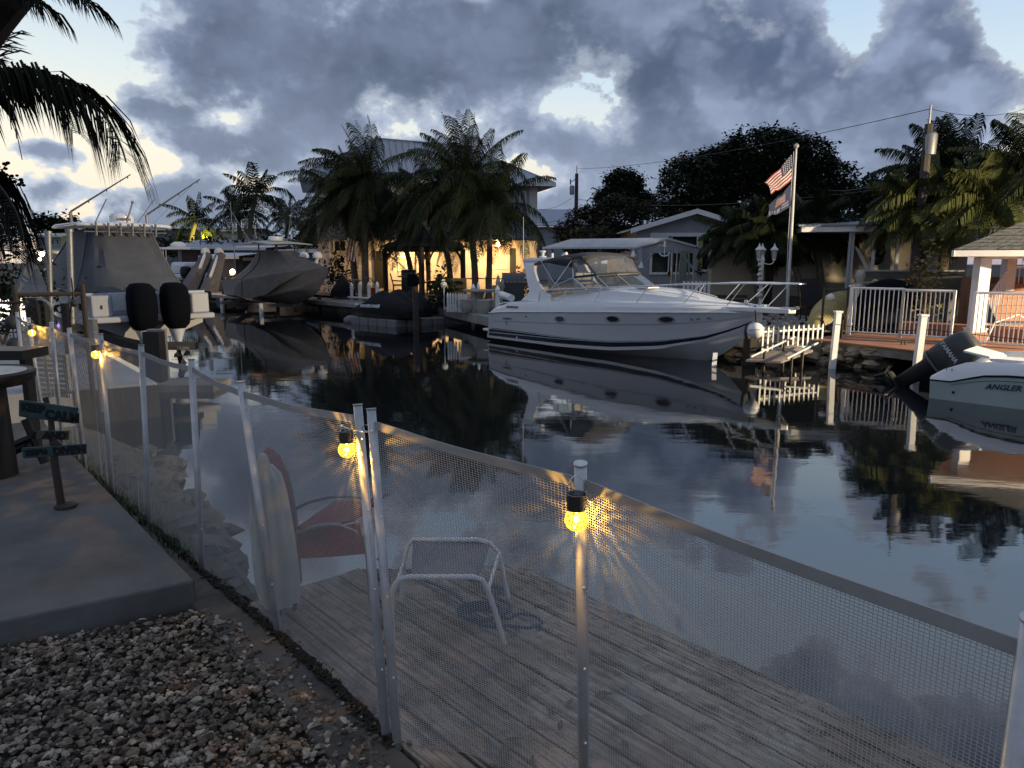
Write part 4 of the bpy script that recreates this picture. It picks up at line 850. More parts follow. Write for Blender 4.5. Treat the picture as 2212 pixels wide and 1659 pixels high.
class Face:
    """a vertical facade between ground points A and B; p(u, z, out) gives points, u in metres from A"""
    def __init__(s, A, B): s.A = Vector((A[0], A[1], 0)); s.d = Vector((B[0] - A[0], B[1] - A[1], 0)); s.L = s.d.length; s.d.normalize(); s.n = Vector((s.d.y, -s.d.x, 0))
    def p(s, u, z, o=0.0): return s.A + s.d * u + s.n * o + UP * z
    def uz(s, px, py): q = ON(px, py, s.A, s.A + s.d); return (q - s.A).dot(s.d), q.z
    def slab(s, mb, u0, u1, z0, z1, o0, o1): return mb.prism([s.p(u0, z0, o0), s.p(u1, z0, o0), s.p(u1, z0, o1), s.p(u0, z0, o1)], (0, 0, z1 - z0))
    def window(s, parent, u0, u1, z0, z1, fm=None, gm=None, t=.07, muntin=1, glow=None):
        m = MB(); s.slab(m, u0 - t, u1 + t, z1, z1 + t, 0.002, .05); s.slab(m, u0 - t, u1 + t, z0 - t, z0, .002, .06); s.slab(m, u0 - t, u0, z0, z1, .002, .05); s.slab(m, u1, u1 + t, z0, z1, .002, .05)
        for i in range(1, muntin + 1): uu = u0 + (u1 - u0) * i / (muntin + 1); s.slab(m, uu - .02, uu + .02, z0, z1, .002, .04)
        w = m.build('window', fm or trimw, parent); m = MB(); s.slab(m, u0, u1, z0, z1, .004, .012); m.build('pane', gm or dgl, w); return w
    def rail(s, parent, u0, u1, z0, z1, mtl, sp=.12, o=0.0, name='railing', r=.02, post=True):
        m = MB(); m.tube([s.p(u0, z1, o), s.p(u1, z1, o)], r * 1.3, 6); m.tube([s.p(u0, z0 + .08, o), s.p(u1, z0 + .08, o)], r, 6); k = int(abs(u1 - u0) / sp)
        for i in range(k + 1): uu = u0 + (u1 - u0) * i / k; m.tube([s.p(uu, z0 + .08, o), s.p(uu, z1, o)], r * .55, 4)
        return m.build(name, mtl, parent)
# ------------------------------------------------------------------ two storey house
HA, HB = V(688, 565, 43), V(1160, 565, 46.5); F = Face(HA, HB); Hh = T('two_storey_house', 'two storey house with ribbed grey metal roof behind the tall palms', 'house', F.p(F.L / 2, 0))
_, ze = F.uz(1160, 402); ze = 6.6
m = MB(); m.prism([F.p(0, 0), F.p(F.L, 0), F.p(F.L, 0, -9), F.p(0, 0, -9)], (0, 0, 3.0)); m.build('lower_wall', siding, Hh)
m = MB(); m.prism([F.p(0, 3.0, -.6), F.p(F.L, 3.0, 0), F.p(F.L, 3.0, -9), F.p(0, 3.0, -9)], (0, 0, ze - 3.0)); m.build('upper_wall', whw, Hh)
m = MB(); F.slab(m, F.L - 1.15, F.L - .55, 2.2, ze - .15, .003, .03); m.build('corner_panel', bluetrim, Hh)
m = MB(); u0, _z = F.uz(823, 327); ov = .9; zr = 9.65
e0, e1, e2, e3 = F.p(-ov, ze, ov), F.p(F.L + ov, ze, ov), F.p(F.L + ov, ze, -9 - ov), F.p(-ov, ze, -9 - ov)
r0, r1 = F.p(3.9, zr, -4.5), F.p(9.9, zr - .25, -4.5)
for q in ([e0, e1, r1, r0], [e1, e2, r1], [e2, e3, r0, r1], [e3, e0, r0]): m.face(q)
m.face([e0, e3, e2, e1]); rf = m.build('roof', metal, Hh)
m = MB(); ribs(m, F.p(3.9, ze, ov), F.p(9.3, ze, ov), r0, r1, 14)
for i in range(1, 9): f = i / 9; m.tube([e0.lerp(F.p(3.9, ze, ov), f) + UP * .02, e0.lerp(r0, f) + UP * .02], .025, 4); m.tube([e1.lerp(F.p(9.3, ze, ov), f) + UP * .02, e1.lerp(r1, f) + UP * .02], .025, 4)
m.tube([r0 + UP * .03, r1 + UP * .03], .06, 6); m.tube([e0, r0], .04, 5); m.tube([e1, r1], .04, 5); m.build('seam', metal, rf)
m = MB(); F.slab(m, -ov, F.L + ov, ze - .22, ze, ov, ov + .05); m.prism([F.p(F.L + ov, ze - .22, ov), F.p(F.L + ov + .05, ze - .22, ov), F.p(F.L + ov + .05, ze - .22, -9), F.p(F.L + ov, ze - .22, -9)], (0, 0, .22)); m.build('fascia', trimw, Hh)
a, z1 = F.uz(1111, 415); b, z0 = F.uz(1134, 443); F.window(Hh, a, b, z0, z1, muntin=1)
a, z1 = F.uz(722, 515); b, z0 = F.uz(746, 538); F.window(Hh, a, b, z0 - .1, z1, muntin=1)
for (a_, b_, c_, d_) in ((861, 556, 876, 583), (1061, 532, 1092, 579)):
    a, z1 = F.uz(a_, b_); b, z0 = F.uz(c_, d_); F.window(Hh, a, b, z0, z1, trimw, mat('blind_glass', (.30, .27, .2), .3, var=.5, vscale=9) if a_ < 900 else dgl, muntin=0)
a, z1 = F.uz(1101, 536); b, _q = F.uz(1114, 600); m = MB(); F.slab(m, a, b, .15, z1, .01, .04); dr = m.build('door', mat('door_dark', (.03, .035, .04), .4), Hh)
a, z1 = F.uz(806, 542); b, _q = F.uz(828, 600); m = MB(); F.slab(m, a, b, .15, z1, .01, .03); m.build('garage_opening', blk, Hh)
m = MB(); F.slab(m, F.uz(1043, 540)[0], F.uz(1125, 540)[0], .1, 2.95, .003, .02); m.build('stucco_panel', pinkw, Hh)
m = MB(); F.slab(m, F.uz(838, 540)[0], F.uz(1150, 540)[0], 3.02, 3.12, .02, 2.4); m.build('porch_roof', roofdk, Hh)
# upper balcony with white railings
m = MB(); F.slab(m, .4, 5.6, 2.95, 3.15, .02, 1.7); bl = m.build('balcony', trimw, Hh)
F2 = Face(F.p(0, 0, 1.65), F.p(F.L, 0, 1.65)); F2.rail(bl, .4, 5.6, 3.15, 4.05, vinyl, .14)
for u in (.45, 3.0, 5.5): m = MB(); F.slab(m, u, u + .14, .1, 2.95, 1.5, 1.64); m.build('balcony_post', trimw, bl)
# lattice and stairs
m = MB(); la, lb = F.uz(763, 600)[0], F.uz(790, 600)[0]
for i in range(8): u = la + (lb - la) * i / 7; F.slab(m, u - .02, u + .02, .6, 2.6, 1.2, 1.22)
for i in range(10): z = .6 + 2 * i / 9; F.slab(m, la, lb, z - .02, z + .02, 1.22, 1.24)
m.build('lattice', vinyl, Hh)
m = MB(); m.tube([F.p(2.9, 3.1, 2.2), F.p(5.4, .9, 2.2)], .05, 6)
for i in range(9): m.tube([F.p(2.9 + 2.5 * i / 8, 3.1 - 2.2 * i / 8, 2.2), F.p(2.9 + 2.5 * i / 8, 2.2 - 2.0 * i / 8, 2.2)], .025, 4)
m.build('stair_rail', vinyl, Hh)
# lamps of the porch
def wall_lamp(c, w, label, r=.16, hot=26):
    t = T('porch_light', label, 'lamp', c); m = MB(); m.ball(c, r * .8, 12, 1, 1, 1.2); m.build('bulb', mat('bulb_warm', (1, .8, .5), emit=(1, .66, .30), es=hot), t); m = MB(); m.lathe([(.03, .12), (r * .7, .16), (r * .75, .19), (.02, .30)], c, 12); m.build('hood', blk, t)
    point_light('glow', c + Vector((0, -.3, -.1)), w, (1, .58, .20), .12, t); return t
c = ON(1076, 527, F.p(0, 0, 1.5), F.p(F.L, 0, 1.5)); wall_lamp(c, 650, 'bright warm porch light on the house wall right of the palm trunks')
c = ON(950, 522, F.p(0, 0, 1.6), F.p(F.L, 0, 1.6)); wall_lamp(c, 90, 'small porch light half hidden by palm leaves above the gazebo', .12, 8)
c = ON(885, 536, F.p(0, 0, 1.0), F.p(F.L, 0, 1.0)); wall_lamp(c, 420, 'warm wall light glimpsed under the dark gazebo roof', .08, 8)
# ------------------------------------------------------------------ grey house with the low gable
GA, GB = V(1374, 565, 30), V(1800, 565, 30); F = Face(GA, GB); gh = T('grey_house', 'low grey house with shallow gable roof and big white framed windows', 'house', F.p(3, 0))
uz = F.uz; pk = uz(1499, 458); el_ = uz(1374, 497); er = (2 * pk[0] - el_[0], el_[1])
m = MB(); m.prism([F.p(0, 0), F.p(er[0], 0), F.p(er[0], el_[1]), F.p(pk[0], pk[1] - .08), F.p(0, el_[1])], F.n * -9); m.build('wall', greyw, gh)
roofm = mat('white_metal_roof', (.34, .37, .42), .45, .2, var=.2, vscale=1.5)
m = MB(); o0 = .5
for (a, b) in ((( -.35, el_[1] - .05), pk), (pk, (er[0] + .35, er[1] - .05))): m.prism([F.p(a[0], a[1], o0), F.p(b[0], b[1], o0), F.p(b[0], b[1], -9.4), F.p(a[0], a[1], -9.4)], (0, 0, .07))
rf = m.build('roof', roofm, gh); m = MB(); m.prism([F.p(-.35, el_[1] - .15, o0), F.p(pk[0], pk[1] - .10, o0), F.p(pk[0], pk[1] + .10, o0), F.p(-.35, el_[1] + .04, o0)], F.n * .05); m.prism([F.p(pk[0], pk[1] - .10, o0), F.p(er[0] + .35, er[1] - .15, o0), F.p(er[0] + .35, er[1] + .04, o0), F.p(pk[0], pk[1] + .10, o0)], F.n * .05); m.build('fascia', trimw, gh)
m = MB()
for i in range(1, 14): v = -9.4 + (o0 + 9.4) * i / 14; m.tube([F.p(pk[0], pk[1] + .08, v), F.p(er[0] + .35, er[1] + .03, v)], .02, 4)
m.build('seam', roofm, rf)
dkgl = mat('night_window', (.012, .016, .016), .15, var=.5, vscale=4)
for (x0, y0, x1, y1, mu) in ((1410, 513, 1444, 588, 0), (1450, 511, 1502, 588, 0), (1513, 511, 1572, 582, 0), (1585, 520, 1622, 582, 1)):
    a, z1 = uz(x0, y0); b, z0 = uz(x1, y1); F.window(gh, a, b, z0, z1, trimw, dkgl, .10, mu)
a, z1 = uz(1508, 512); b, z0 = uz(1515, 584); m = MB(); F.slab(m, a, b, z0, z1, .06, .08); m.build('curtain', mat('green_curtain', (.22, .24, .07), .9), gh)
m = MB(); F.slab(m, uz(1405, 505)[0], uz(1630, 505)[0], uz(1405, 510)[1], uz(1405, 503)[1], .003, .06); m.build('header', trimw, gh)
# open porch at the right end of the same row
PA, PBB = V(1790, 565, 22.5), V(1960, 565, 22.0); F = Face(PA, PBB); ph = T('porch_house', 'cream walled house with open white post porch right of the flagpole', 'house', F.p(1.5, 0))
uz = F.uz; L_ = uz(2010, 500)[0]; zf = uz(1850, 501)[1]; m = MB(); m.prism([F.p(-3.4, 0, -2.6), F.p(L_ + 2, 0, -2.6), F.p(L_ + 2, 0, -6), F.p(-3.4, 0, -6)], (0, 0, zf)); m.build('wall', beige, ph)
m = MB(); m.prism([F.p(-.9, zf, .3), F.p(L_ + .5, zf, .3), F.p(L_ + .5, zf + .02, -6), F.p(-.9, zf + .02, -6)], (0, 0, .16)); pr = m.build('fascia', trimw, ph)
m = MB(); m.prism([F.p(-1.0, zf + .17, .35), F.p(L_ + .6, zf + .17, .35), F.p(L_ + .6, zf + .62, -5.0), F.p(-1.0, zf + .62, -5.0)], (0, 0, .05)); m.build('roof', mat('blue_grey_roof', (.20, .24, .31), .6, .2, var=.2), ph)
for px in (1843, 1890, 1942, 1975):
    u = uz(px, 505)[0]; m = MB(); F.slab(m, u - .045, u + .045, 0, zf, -.05, .05); m.build('post', trimw, ph)
u = uz(1836, 505)[0]; m = MB(); m.tube([F.p(u - .02, 0, .14), F.p(u, zf, .14)], .05, 8); m.build('downpipe', mat('pipe_grey', (.30, .33, .36), .5), ph)
m = MB(); F.slab(m, uz(1850, 583)[0], L_ + 1, 0, uz(1850, 586)[1], -.1, .1); m.build('half_wall', concd, ph); m = MB(); F.slab(m, uz(1850, 583)[0], L_ + 1, uz(1850, 586)[1], uz(1850, 583)[1], -.14, .14); m.build('wall_cap', trimw, ph)
a, z1 = uz(1871, 525); b, z0 = uz(1883, 578); m = MB(); F.slab(m, a, b, z0, z1, -2.58, -2.5); m.build('window', dkgl, ph)
m = MB(); c = F.p(-1.5, 1.5, -2.55); m.lathe([(.45, 0), (.45, .05)], F.p(-1.1, 2.0, -2.6), 20, (0, -1, 0)); m.box(c.x - .05, c.y, .05, c.x + .6, c.y + .05, 1.9); m.build('arched_door', dwood, ph)
t = T('leaning_board', 'two white boards leaning inside the cream porch', 'board', F.p(uz(1872, 560)[0], uz(1850, 583)[1], -.3)); m = MB(); a = F.p(uz(1862, 540)[0], uz(1862, 537)[1], -.5); b = F.p(uz(1881, 580)[0], uz(1881, 583)[1], -.2); m.tube([a, b], .03, 6); m.build('board', trimw, t); m = MB(); m.tube([a + Vector((-.06, .03, .05)), b + Vector((-.07, 0, 0))], .03, 6); m.build('board', trimw, t)
# dark hanging planter / figure on the porch
t = T('hanging_planter', 'black hanging planter silhouette under the cream porch', 'planter', F.p(uz(1907, 545)[0], uz(1907, 560)[1], -.6)); m = MB(); c = F.p(uz(1907, 545)[0], uz(1907, 548)[1], -.6); m.lathe([(.03, -.35), (.2, -.25), (.22, -.1), (.05, .0), (.12, .12), (.10, .3), (.04, .42)], c, 10); m.tube(arc(c + UP * .1, .22, -1.4, 1.4, 8, (1, 0, 0), (0, 0, 1)), .05, 6); m.tube([c, c + UP * .55], .01, 4); m.build('basket', blk, t)
t = T('porch_chair', 'dark patio chair in front of the lit cream wall', 'chair', G(1756, 612)); 
q = V(1762, 595, 21); m = MB(); m.box(q.x - .3, q.y - .25, .40, q.x + .3, q.y + .25, .46); m.build('seat', blk, t); m = MB(); m.prism([(q.x - .3, q.y + .2, .46), (q.x + .3, q.y + .2, .46), (q.x + .28, q.y + .42, 1.25), (q.x - .28, q.y + .42, 1.25)], (0, .04, 0)); m.build('backrest', blk, t)
for sx, sy in ((-.28, -.22), (.28, -.22), (-.28, .22), (.28, .22)): m = MB(); m.tube([(q.x + sx, q.y + sy, 0), (q.x + sx, q.y + sy, .42)], .022, 6); m.build('leg', blk, t)
# low blue metal roof house far behind, right of the two storey house
F = Face(V(1150, 565, 70), V(1225, 565, 70)); t = T('far_house', 'blue metal roofed house in the gap right of the two storey house', 'house', F.p(2, 0)); m = MB(); z = F.uz(1160, 490)[1]; m.prism([F.p(-2, 0), F.p(6, 0), F.p(6, 0, -6), F.p(-2, 0, -6)], (0, 0, z)); m.build('wall', greyw, t); m = MB(); m.prism([F.p(-3, z, .6), F.p(6.6, z, .6), F.p(6.6, z + 1.9, -5), F.p(-3, z + 1.9, -5)], (0, 0, .1)); m.build('roof', mat('blue_metal', (.16, .20, .30), .4, .5), t)
# ------------------------------------------------------------------ white hut with the anchor
F = Face(V(1376, 565, 26), V(1509, 565, 26)); ht = T('dock_hut', 'open white roofed dock hut with a white anchor on its gable', 'hut', F.p(1.1, 0)); uz = F.uz
pk = uz(1442, 518); el_ = uz(1374, 537); er = uz(1511, 537); bk = F.n * -4.4 + F.d * -1.55 * 1.0
# roof slopes run back and to the left
Fb = lambda u, z, s: F.p(u, z, .2) + (Vector((-3.3, 2.2, 0))) * s
m = MB()
for a, b in ((el_, pk), (pk, er)): m.mesh([Fb(a[0] - (.0), a[1], 0), Fb(b[0], b[1], 0), Fb(b[0], b[1] + .02, 1), Fb(a[0], a[1] + .02, 1), Fb(a[0], a[1] + .06, 0), Fb(b[0], b[1] + .07, 0), Fb(b[0], b[1] + .09, 1), Fb(a[0], a[1] + .08, 1)], [(0, 3, 2, 1), (4, 5, 6, 7), (0, 1, 5, 4), (1, 2, 6, 5), (2, 3, 7, 6), (3, 0, 4, 7)])
m.build('roof', mat('white_roof_sheet', (.42, .44, .47), .5, var=.25, vscale=2), ht)
m = MB(); m.prism([F.p(el_[0] + .05, el_[1] - .16, .1), F.p(er[0] - .05, er[1] - .16, .1), F.p(er[0] - .05, er[1] - .02, .1), F.p(pk[0], pk[1] - .04, .1), F.p(el_[0] + .05, el_[1] - .02, .1)], F.n * -.04); m.build('gable', greyw, ht)
for u, s in ((.06, 0), (2.05, 0), (.1, .95), (2.0, .95)):
    m = MB(); q = Fb(u, 0, s); m.box(q.x - .07, q.y - .07, 0, q.x + .07, q.y + .07, el_[1]); m.build('post', greyw, ht)
for u, k in ((.1, 1), (2.0, -1)): m = MB(); m.tube([F.p(u, el_[1] - .7, .1), F.p(u + .45 * k, el_[1] - .15, .1)], .045, 6); m.build('brace', greyw, ht)
an = T('anchor_sign', 'white anchor shape fixed to the hut gable', 'anchor', F.p(pk[0] - .15, 1.9, .2)); c = F.p(uz(1433, 540)[0], uz(1433, 540)[1], .2); m = MB(); m.tube([c + UP * .24, c - UP * .22], .024, 6); m.tube([c + UP * .14 - F.d * .09, c + UP * .14 + F.d * .09], .02, 6); m.tube(arc(c - UP * .02, .2, math.pi * 1.08, math.pi * 1.92, 12, F.d, UP), [.012] + [.028] * 11 + [.012], 6); m.tube(arc(c + UP * .27, .035, 0, 6.283, 12, F.d, UP), .012, 6); m.build('anchor', trimw, an)
for i_, (px, py, lab) in enumerate(((1368, 548, 'white bell hanging at the left eave of the anchor hut'), (1385, 573, 'white bell on the left post of the anchor hut, lower one'))):
    c = V(px, py, 25.7); m = MB(); m.lathe([(.10, -.10), (.085, -.04), (.05, .05), (.04, .09), (.01, .11)], c, 12); m.tube([c + UP * .1, c + UP * .2], .01, 4); tag(m.build('bell', trimw), lab, 'bell', 'white bells on the hut')
c = V(1478, 575, 25.9); m = MB(); rg = random.Random(8)
for k in range(14): a = rg.uniform(-.13, .13); m.tube([c + Vector((a, rg.uniform(-.05, .05), .55)), c + Vector((a * 1.3, 0, 0)), c + Vector((a * 1.5 + .02, 0, -.75))], [.03, .05, .02], 5)
tag(m.build('hanging_net', mat('net_green', (.20, .25, .21), .9, var=.3)), 'pale green net bundle hanging at the right side of the hut', 'net')
c = V(1508, 560, 25.8); m = MB(); rg = random.Random(18)
for k in range(60): p = c + Vector((rg.gauss(0, .08), rg.gauss(0, .05), rg.uniform(-.6, .35))); m.tube([p, p + Vector((rg.uniform(-.1, .1), 0, rg.uniform(-.05, .1)))], .02, 4)
tag(m.build('climbing_plant', leaft), 'dark climbing plant on the right post of the hut', 'plant')
for i_, (px, lab) in enumerate(((1452, 'steel pole standing inside the hut, left of the net'), (1462, 'second steel pole inside the hut, next to the net'))):
    m = MB(); q = V(px, 570, 25.2); m.tube([(q.x, q.y, 0), (q.x, q.y, 2.2)], .03, 6); tag(m.build('pole', galv), lab, 'pole')
t = T('picket_bench', 'low white slatted bench below the grey house window', 'bench', V(1490, 620, 24) * 1); 
for i in range(7): q = V(1478 + i * 9, 612, 24); m = MB(); m.box(q.x - .04, q.y, .3, q.x + .04, q.y + .03, 1.1); m.build('slat', trimw, t)
m = MB(); a, b = V(1474, 612, 24), V(1538, 612, 24); m.box(a.x, a.y - .4, .42, b.x, a.y, .47); m.build('seat', trimw, t)
# ------------------------------------------------------------------ dark gazebo with dining set
F = Face(V(832, 565, 36.5), V(945, 565, 32.5)); gz = T('dark_gazebo', 'dark timber gazebo with hipped roof in front of the lit wall', 'gazebo', F.p(1.5, 0)); 
q = [V(832, 565, 37), V(910, 565, 33.5), V(1000, 565, 37.0), V(925, 565, 40.5)]; q = [Vector((p.x, p.y, 0)) for p in q]; ce = sum(q, Vector()) / 4; zt = 2.45
m = MB(); pts = [ce + (p - ce) * 1.22 + UP * zt for p in q]; ap = ce + UP * 3.35
for i in range(4): m.face([pts[i], pts[(i + 1) % 4], ap])
m.face(list(reversed(pts))); m.build('roof', mat('gazebo_shingle', (.075, .08, .085), .8, var=.3), gz)
m = MB()
for i in range(4): a, b = ce + (q[i] - ce) * 1.0, ce + (q[(i + 1) % 4] - ce); m.tube([a + UP * 2.36, b + UP * 2.36], .10, 4)
m.build('beam', dwood, gz)
for i in range(4):
    m = MB(); p = q[i]; m.tube([p, p + UP * 2.4], .13, 4); m.build('post', dwood, gz)
    for j in (1, -1): m = MB(); d = (q[(i + j) % 4] - p).normalized(); m.tube(bez([p + UP * 1.5, p + UP * 2.0 + d * .15, p + d * .75 + UP * 2.32], 6), .07, 4); m.build('brace', dwood, gz)
patio = mat('patio_pavers', (.20, .17, .14), .85, var=.35, vscale=2, bump=.3)
m = MB(); m.prism([NT(18.2, 12, .14), NT(18.2, 36, .14), NT(40, 36, .14), NT(40, 12, .14)][::-1], (0, 0, -.12)); tag(m.build('patio_paving', patio), kind='structure')
dt = T('dining_table', 'dark round patio dining table under the gazebo', 'table', ce + UP * .14); m = MB(); m.lathe([(.95, .68), (.97, .70), (.97, .74), (.95, .75)], ce, 24); m.build('tabletop', blk, dt)
for a in (.6, 2.2, 3.8, 5.3): m = MB(); m.tube([ce + Vector((math.cos(a) * .6, math.sin(a) * .6, .14)), ce + Vector((math.cos(a) * .5, math.sin(a) * .5, .7))], .05, 6); m.build('leg', blk, dt)
def wicker_chair(loc, rz, lab, src=None):
    if src is not None: return cp(src, loc, rz, lab)
    t = T('dining_chair', lab, 'chair', loc, 'dark dining chairs under the gazebo', local=True, rz=rz)
    m = MB(); m.box(-.26, -.26, .40, .26, .26, .48); m.build('seat', blk, t, bevel=.02); m = MB(); m.prism([(-.26, .20, .46), (.26, .20, .46), (.25, .34, 1.02), (-.25, .34, 1.02)], (0, .05, 0)); m.build('backrest', blk, t)
    for sx in (-.23, .23):
        for sy in (-.22, .22): m = MB(); m.tube([(sx, sy, 0), (sx, sy, .42)], .03, 6); m.build('leg', blk, t)
        m = MB(); m.tube([(sx * 1.1, -.2, .42), (sx * 1.1, -.2, .64), (sx * 1.1, .28, .66)], .025, 6); m.build('armrest', blk, t)
    return t
lab_ = ['dark dining chair left of the gazebo table', 'dark dining chair nearest the canal at the gazebo table', 'dark dining chair right of the gazebo table', 'dark dining chair behind the gazebo table', 'dark dining chair at the right post of the gazebo']
w0 = None
for i, (px, y_, a) in enumerate(((858, 36.3, 1.7), (890, 34.6, 3.3), (935, 35.6, 4.4), (905, 38.4, .2), (952, 35.0, 4.9))):
    p = V(px, 565, y_); p.z = .14; w = wicker_chair(p, a, lab_[i], w0); w0 = w0 or w
# ------------------------------------------------------------------ props on the middle patio
def P2(px, y_, z=.14): p = V(px, 565, y_); return Vector((p.x, p.y, z))
def grill(px, y_, lab, s=1.0, cover=blc, name='gas_grill'):
    p = P2(px, y_); t = T(name, lab, 'grill', p); m = MB(); m.box(p.x - .4 * s, p.y - .28, p.z + .08, p.x + .4 * s, p.y + .28, p.z + .82); m.build('cabinet', mat('grill_body', (.035, .038, .042), .5, var=.3), t, bevel=.02)
    m = MB(); m.box(p.x - .62 * s, p.y - .27, p.z + .82, p.x + .62 * s, p.y + .27, p.z + .90); sh = m.build('shelf', mat('grill_steel', (.16, .17, .18), .4, .6), t, bevel=.01)
    m = MB(); rr = [[(p.x - .42 * s + .84 * s * j, p.y + .26 * math.cos(a), p.z + .90 + .30 * math.sin(a)) for a in [math.pi * i / 10 for i in range(11)]] for j in (0, 1)]; m.loft(rr, caps=True); m.build('lid', mat('grill_lid', (.10, .105, .12), .5, .4, var=.3), t, smooth=40)
    for i in range(5): m = MB(); m.tube([(p.x - .3 * s + .15 * s * i, p.y - .27, p.z + .86), (p.x - .3 * s + .15 * s * i, p.y - .31, p.z + .86)], .025, 8); m.build('knob', blk, sh)
    for sx in (-.35, .35): m = MB(); m.lathe([(.07, -.02), (.07, .02)], (p.x + sx * s, p.y - .2, p.z + .07), 10, (1, 0, 0)); m.build('wheel', blk, t)
grill(1109, 26.5, 'dark gas grill with steel lid beside the cruiser stern')
grill(883, 36.8, 'black grill glimpsed under the gazebo in front of the lit wall', .9)
# stone table and stools
p = P2(1035, 25.2, .02); t = T('stone_table', 'round cast stone table beside the palm trunks', 'table', p); m = MB(); m.lathe([(.02, .68), (.55, .68), (.58, .71), (.57, .76), (.02, .76)], p, 24); m.build('tabletop', stone, t); m = MB(); m.lathe([(.22, 0), (.2, .08), (.12, .2), (.13, .5), (.2, .68)], p, 14); m.build('pedestal', stone, t)
st0 = None
for px, y_, lab in ((1008, 24.4, 'cast stone stool left of the white piling'), (1043, 23.9, 'cast stone stool right of the white piling'), (1063, 24.3, 'cast stone stool nearest the cruiser stern')):
    p = P2(px, y_, .02)
    if st0 is None: m = MB(); m.lathe([(.16, 0), (.21, .12), (.235, .25), (.21, .38), (.23, .43), (.23, .46), (.02, .47)], p, 16); st0 = tag(m.build('stone_stool', stone, smooth=50), lab, 'stool', 'cast stone stools')
    else: cp(st0, p, label=lab)
p = P2(1076, 25.5, .02); t = T('stone_pedestal', 'tall stone pedestal with small figurines on top, right of the stone table', 'pedestal', p); m = MB(); m.lathe([(.25, 0), (.2, .15), (.13, .35), (.15, .6), (.24, .85), (.26, .9)], p, 14); m.build('pedestal', stone, t, smooth=50); m = MB(); m.lathe([(.08, .9), (.1, 1.0), (.05, 1.12), (.06, 1.2), (.01, 1.26)], p + Vector((.0, 0, 0)), 10); m.lathe([(.06, .9), (.07, 1.0), (.02, 1.12)], p + Vector((.15, 0, 0)), 10); m.build('figurine', stone, t)
p = P2(1033, 25.0, .78); m = MB(); m.lathe([(.05, 0), (.055, .05), (.045, .2), (.02, .26), (.002, .27)], p, 10); tag(m.build('candle', vinyl), 'white candle standing on the stone table', 'candle')
# yellow sign with a pig silhouette
F = Face(P2(973, 26.5, 0), P2(1000, 26.2, 0)); t = T('pig_sign', 'yellow sign board with a black pig silhouette beside the palm trunks', 'sign', F.p(.35, 0)); m = MB(); F.slab(m, 0, .72, .55, 1.15, 0, .02); m.build('panel', mat('sign_yellow', (.32, .19, .05), .7, var=.25, vscale=6), t)
m = MB(); a = F.p(.38, .96, .025); ol = [(-.20, 0), (-.17, .06), (-.10, .09), (.02, .10), (.12, .08), (.18, .05), (.22, .02), (.21, -.02), (.15, -.03), (.14, -.09), (.11, -.09), (.10, -.04), (-.06, -.04), (-.07, -.09), (-.10, -.09), (-.12, -.03), (-.18, -.03)]; m.face([a + F.d * x + UP * z for x, z in ol]); m.build('silhouette', blk, t)
m = MB(); 
for zz in (.76, .68): F.slab(m, .14, .60, zz, zz + .025, .021, .024)
m.build('lettering', blk, t); m = MB(); m.tube([F.p(.05, 0, 0), F.p(.05, .6, 0)], .02, 4); m.build('leg', dwood, t); m = MB(); m.tube([F.p(.67, 0, 0), F.p(.67, .6, 0)], .02, 4); m.build('leg', dwood, t)
# little picket pieces, white ball, plants
for i_, (px0, px1, y_, lab) in enumerate(((966, 983, 24.8, 'short white picket fence piece left of the pig sign'), (990, 1006, 24.6, 'small white picket panel under the pig sign'), (1018, 1030, 25.8, 'white slatted panel behind the stone table'))):
    a, b = P2(px0, y_, .02), P2(px1, y_, .02); t = T('picket_fence', lab, 'fence', a, 'short white picket panels on the dock'); n = 4
    for k in range(n): q = a.lerp(b, k / (n - 1)); m = MB(); m.prism([q + Vector((-.035, 0, 0)), q + Vector((.035, 0, 0)), q + Vector((.035, 0, .6)), q + Vector((0, 0, .68)), q + Vector((-.035, 0, .6))], (0, .02, 0)); m.build('picket', trimw, t)
    m = MB(); m.box(a.x - .04, a.y + .021, .22, b.x + .04, a.y + .04, .27); m.build('rail', trimw, t)
c = P2(958, 25.2, .95); m = MB(); m.ball(c, .11, 14); m.tube([c - UP * .9, c - UP * .1], .02, 6); tag(m.build('ball_finial', trimw), 'white ball on a thin stake among the dock plants', 'ornament')
bush('dark leafy pot plants left of the pig sign', P2(955, 25.6, .02), (.6, .5, .9), 500, .10, 71); bush('small dark bush by the left dock cabinet', P2(733, 38, .02), (1.1, .8, 1.6), 420, .14, 72); bush('orange brown potted plant behind the cruiser stern', P2(1128, 27.5, .4), (.5, .4, .7), 260, .09, 73, mat('leaf_rust', (.10, .055, .03), .7))
# hand rail of dark pipe in front of the porch
F = Face(P2(1000, 30, 0), P2(1100, 29.5, 0)); t = T('pipe_railing', 'dark pipe railing crossing in front of the bright porch', 'railing', F.p(0, 0)); m = MB(); m.tube([F.p(0, 1.05), F.p(F.L, 1.05)], .025, 6); m.tube([F.p(0, .6), F.p(F.L, .6)], .02, 6); m.build('rail', rust, t)
for u in (0, .5 * F.L, F.L): m = MB(); m.tube([F.p(u, .1), F.p(u, 1.15)], .025, 6); m.build('post', rust, t)
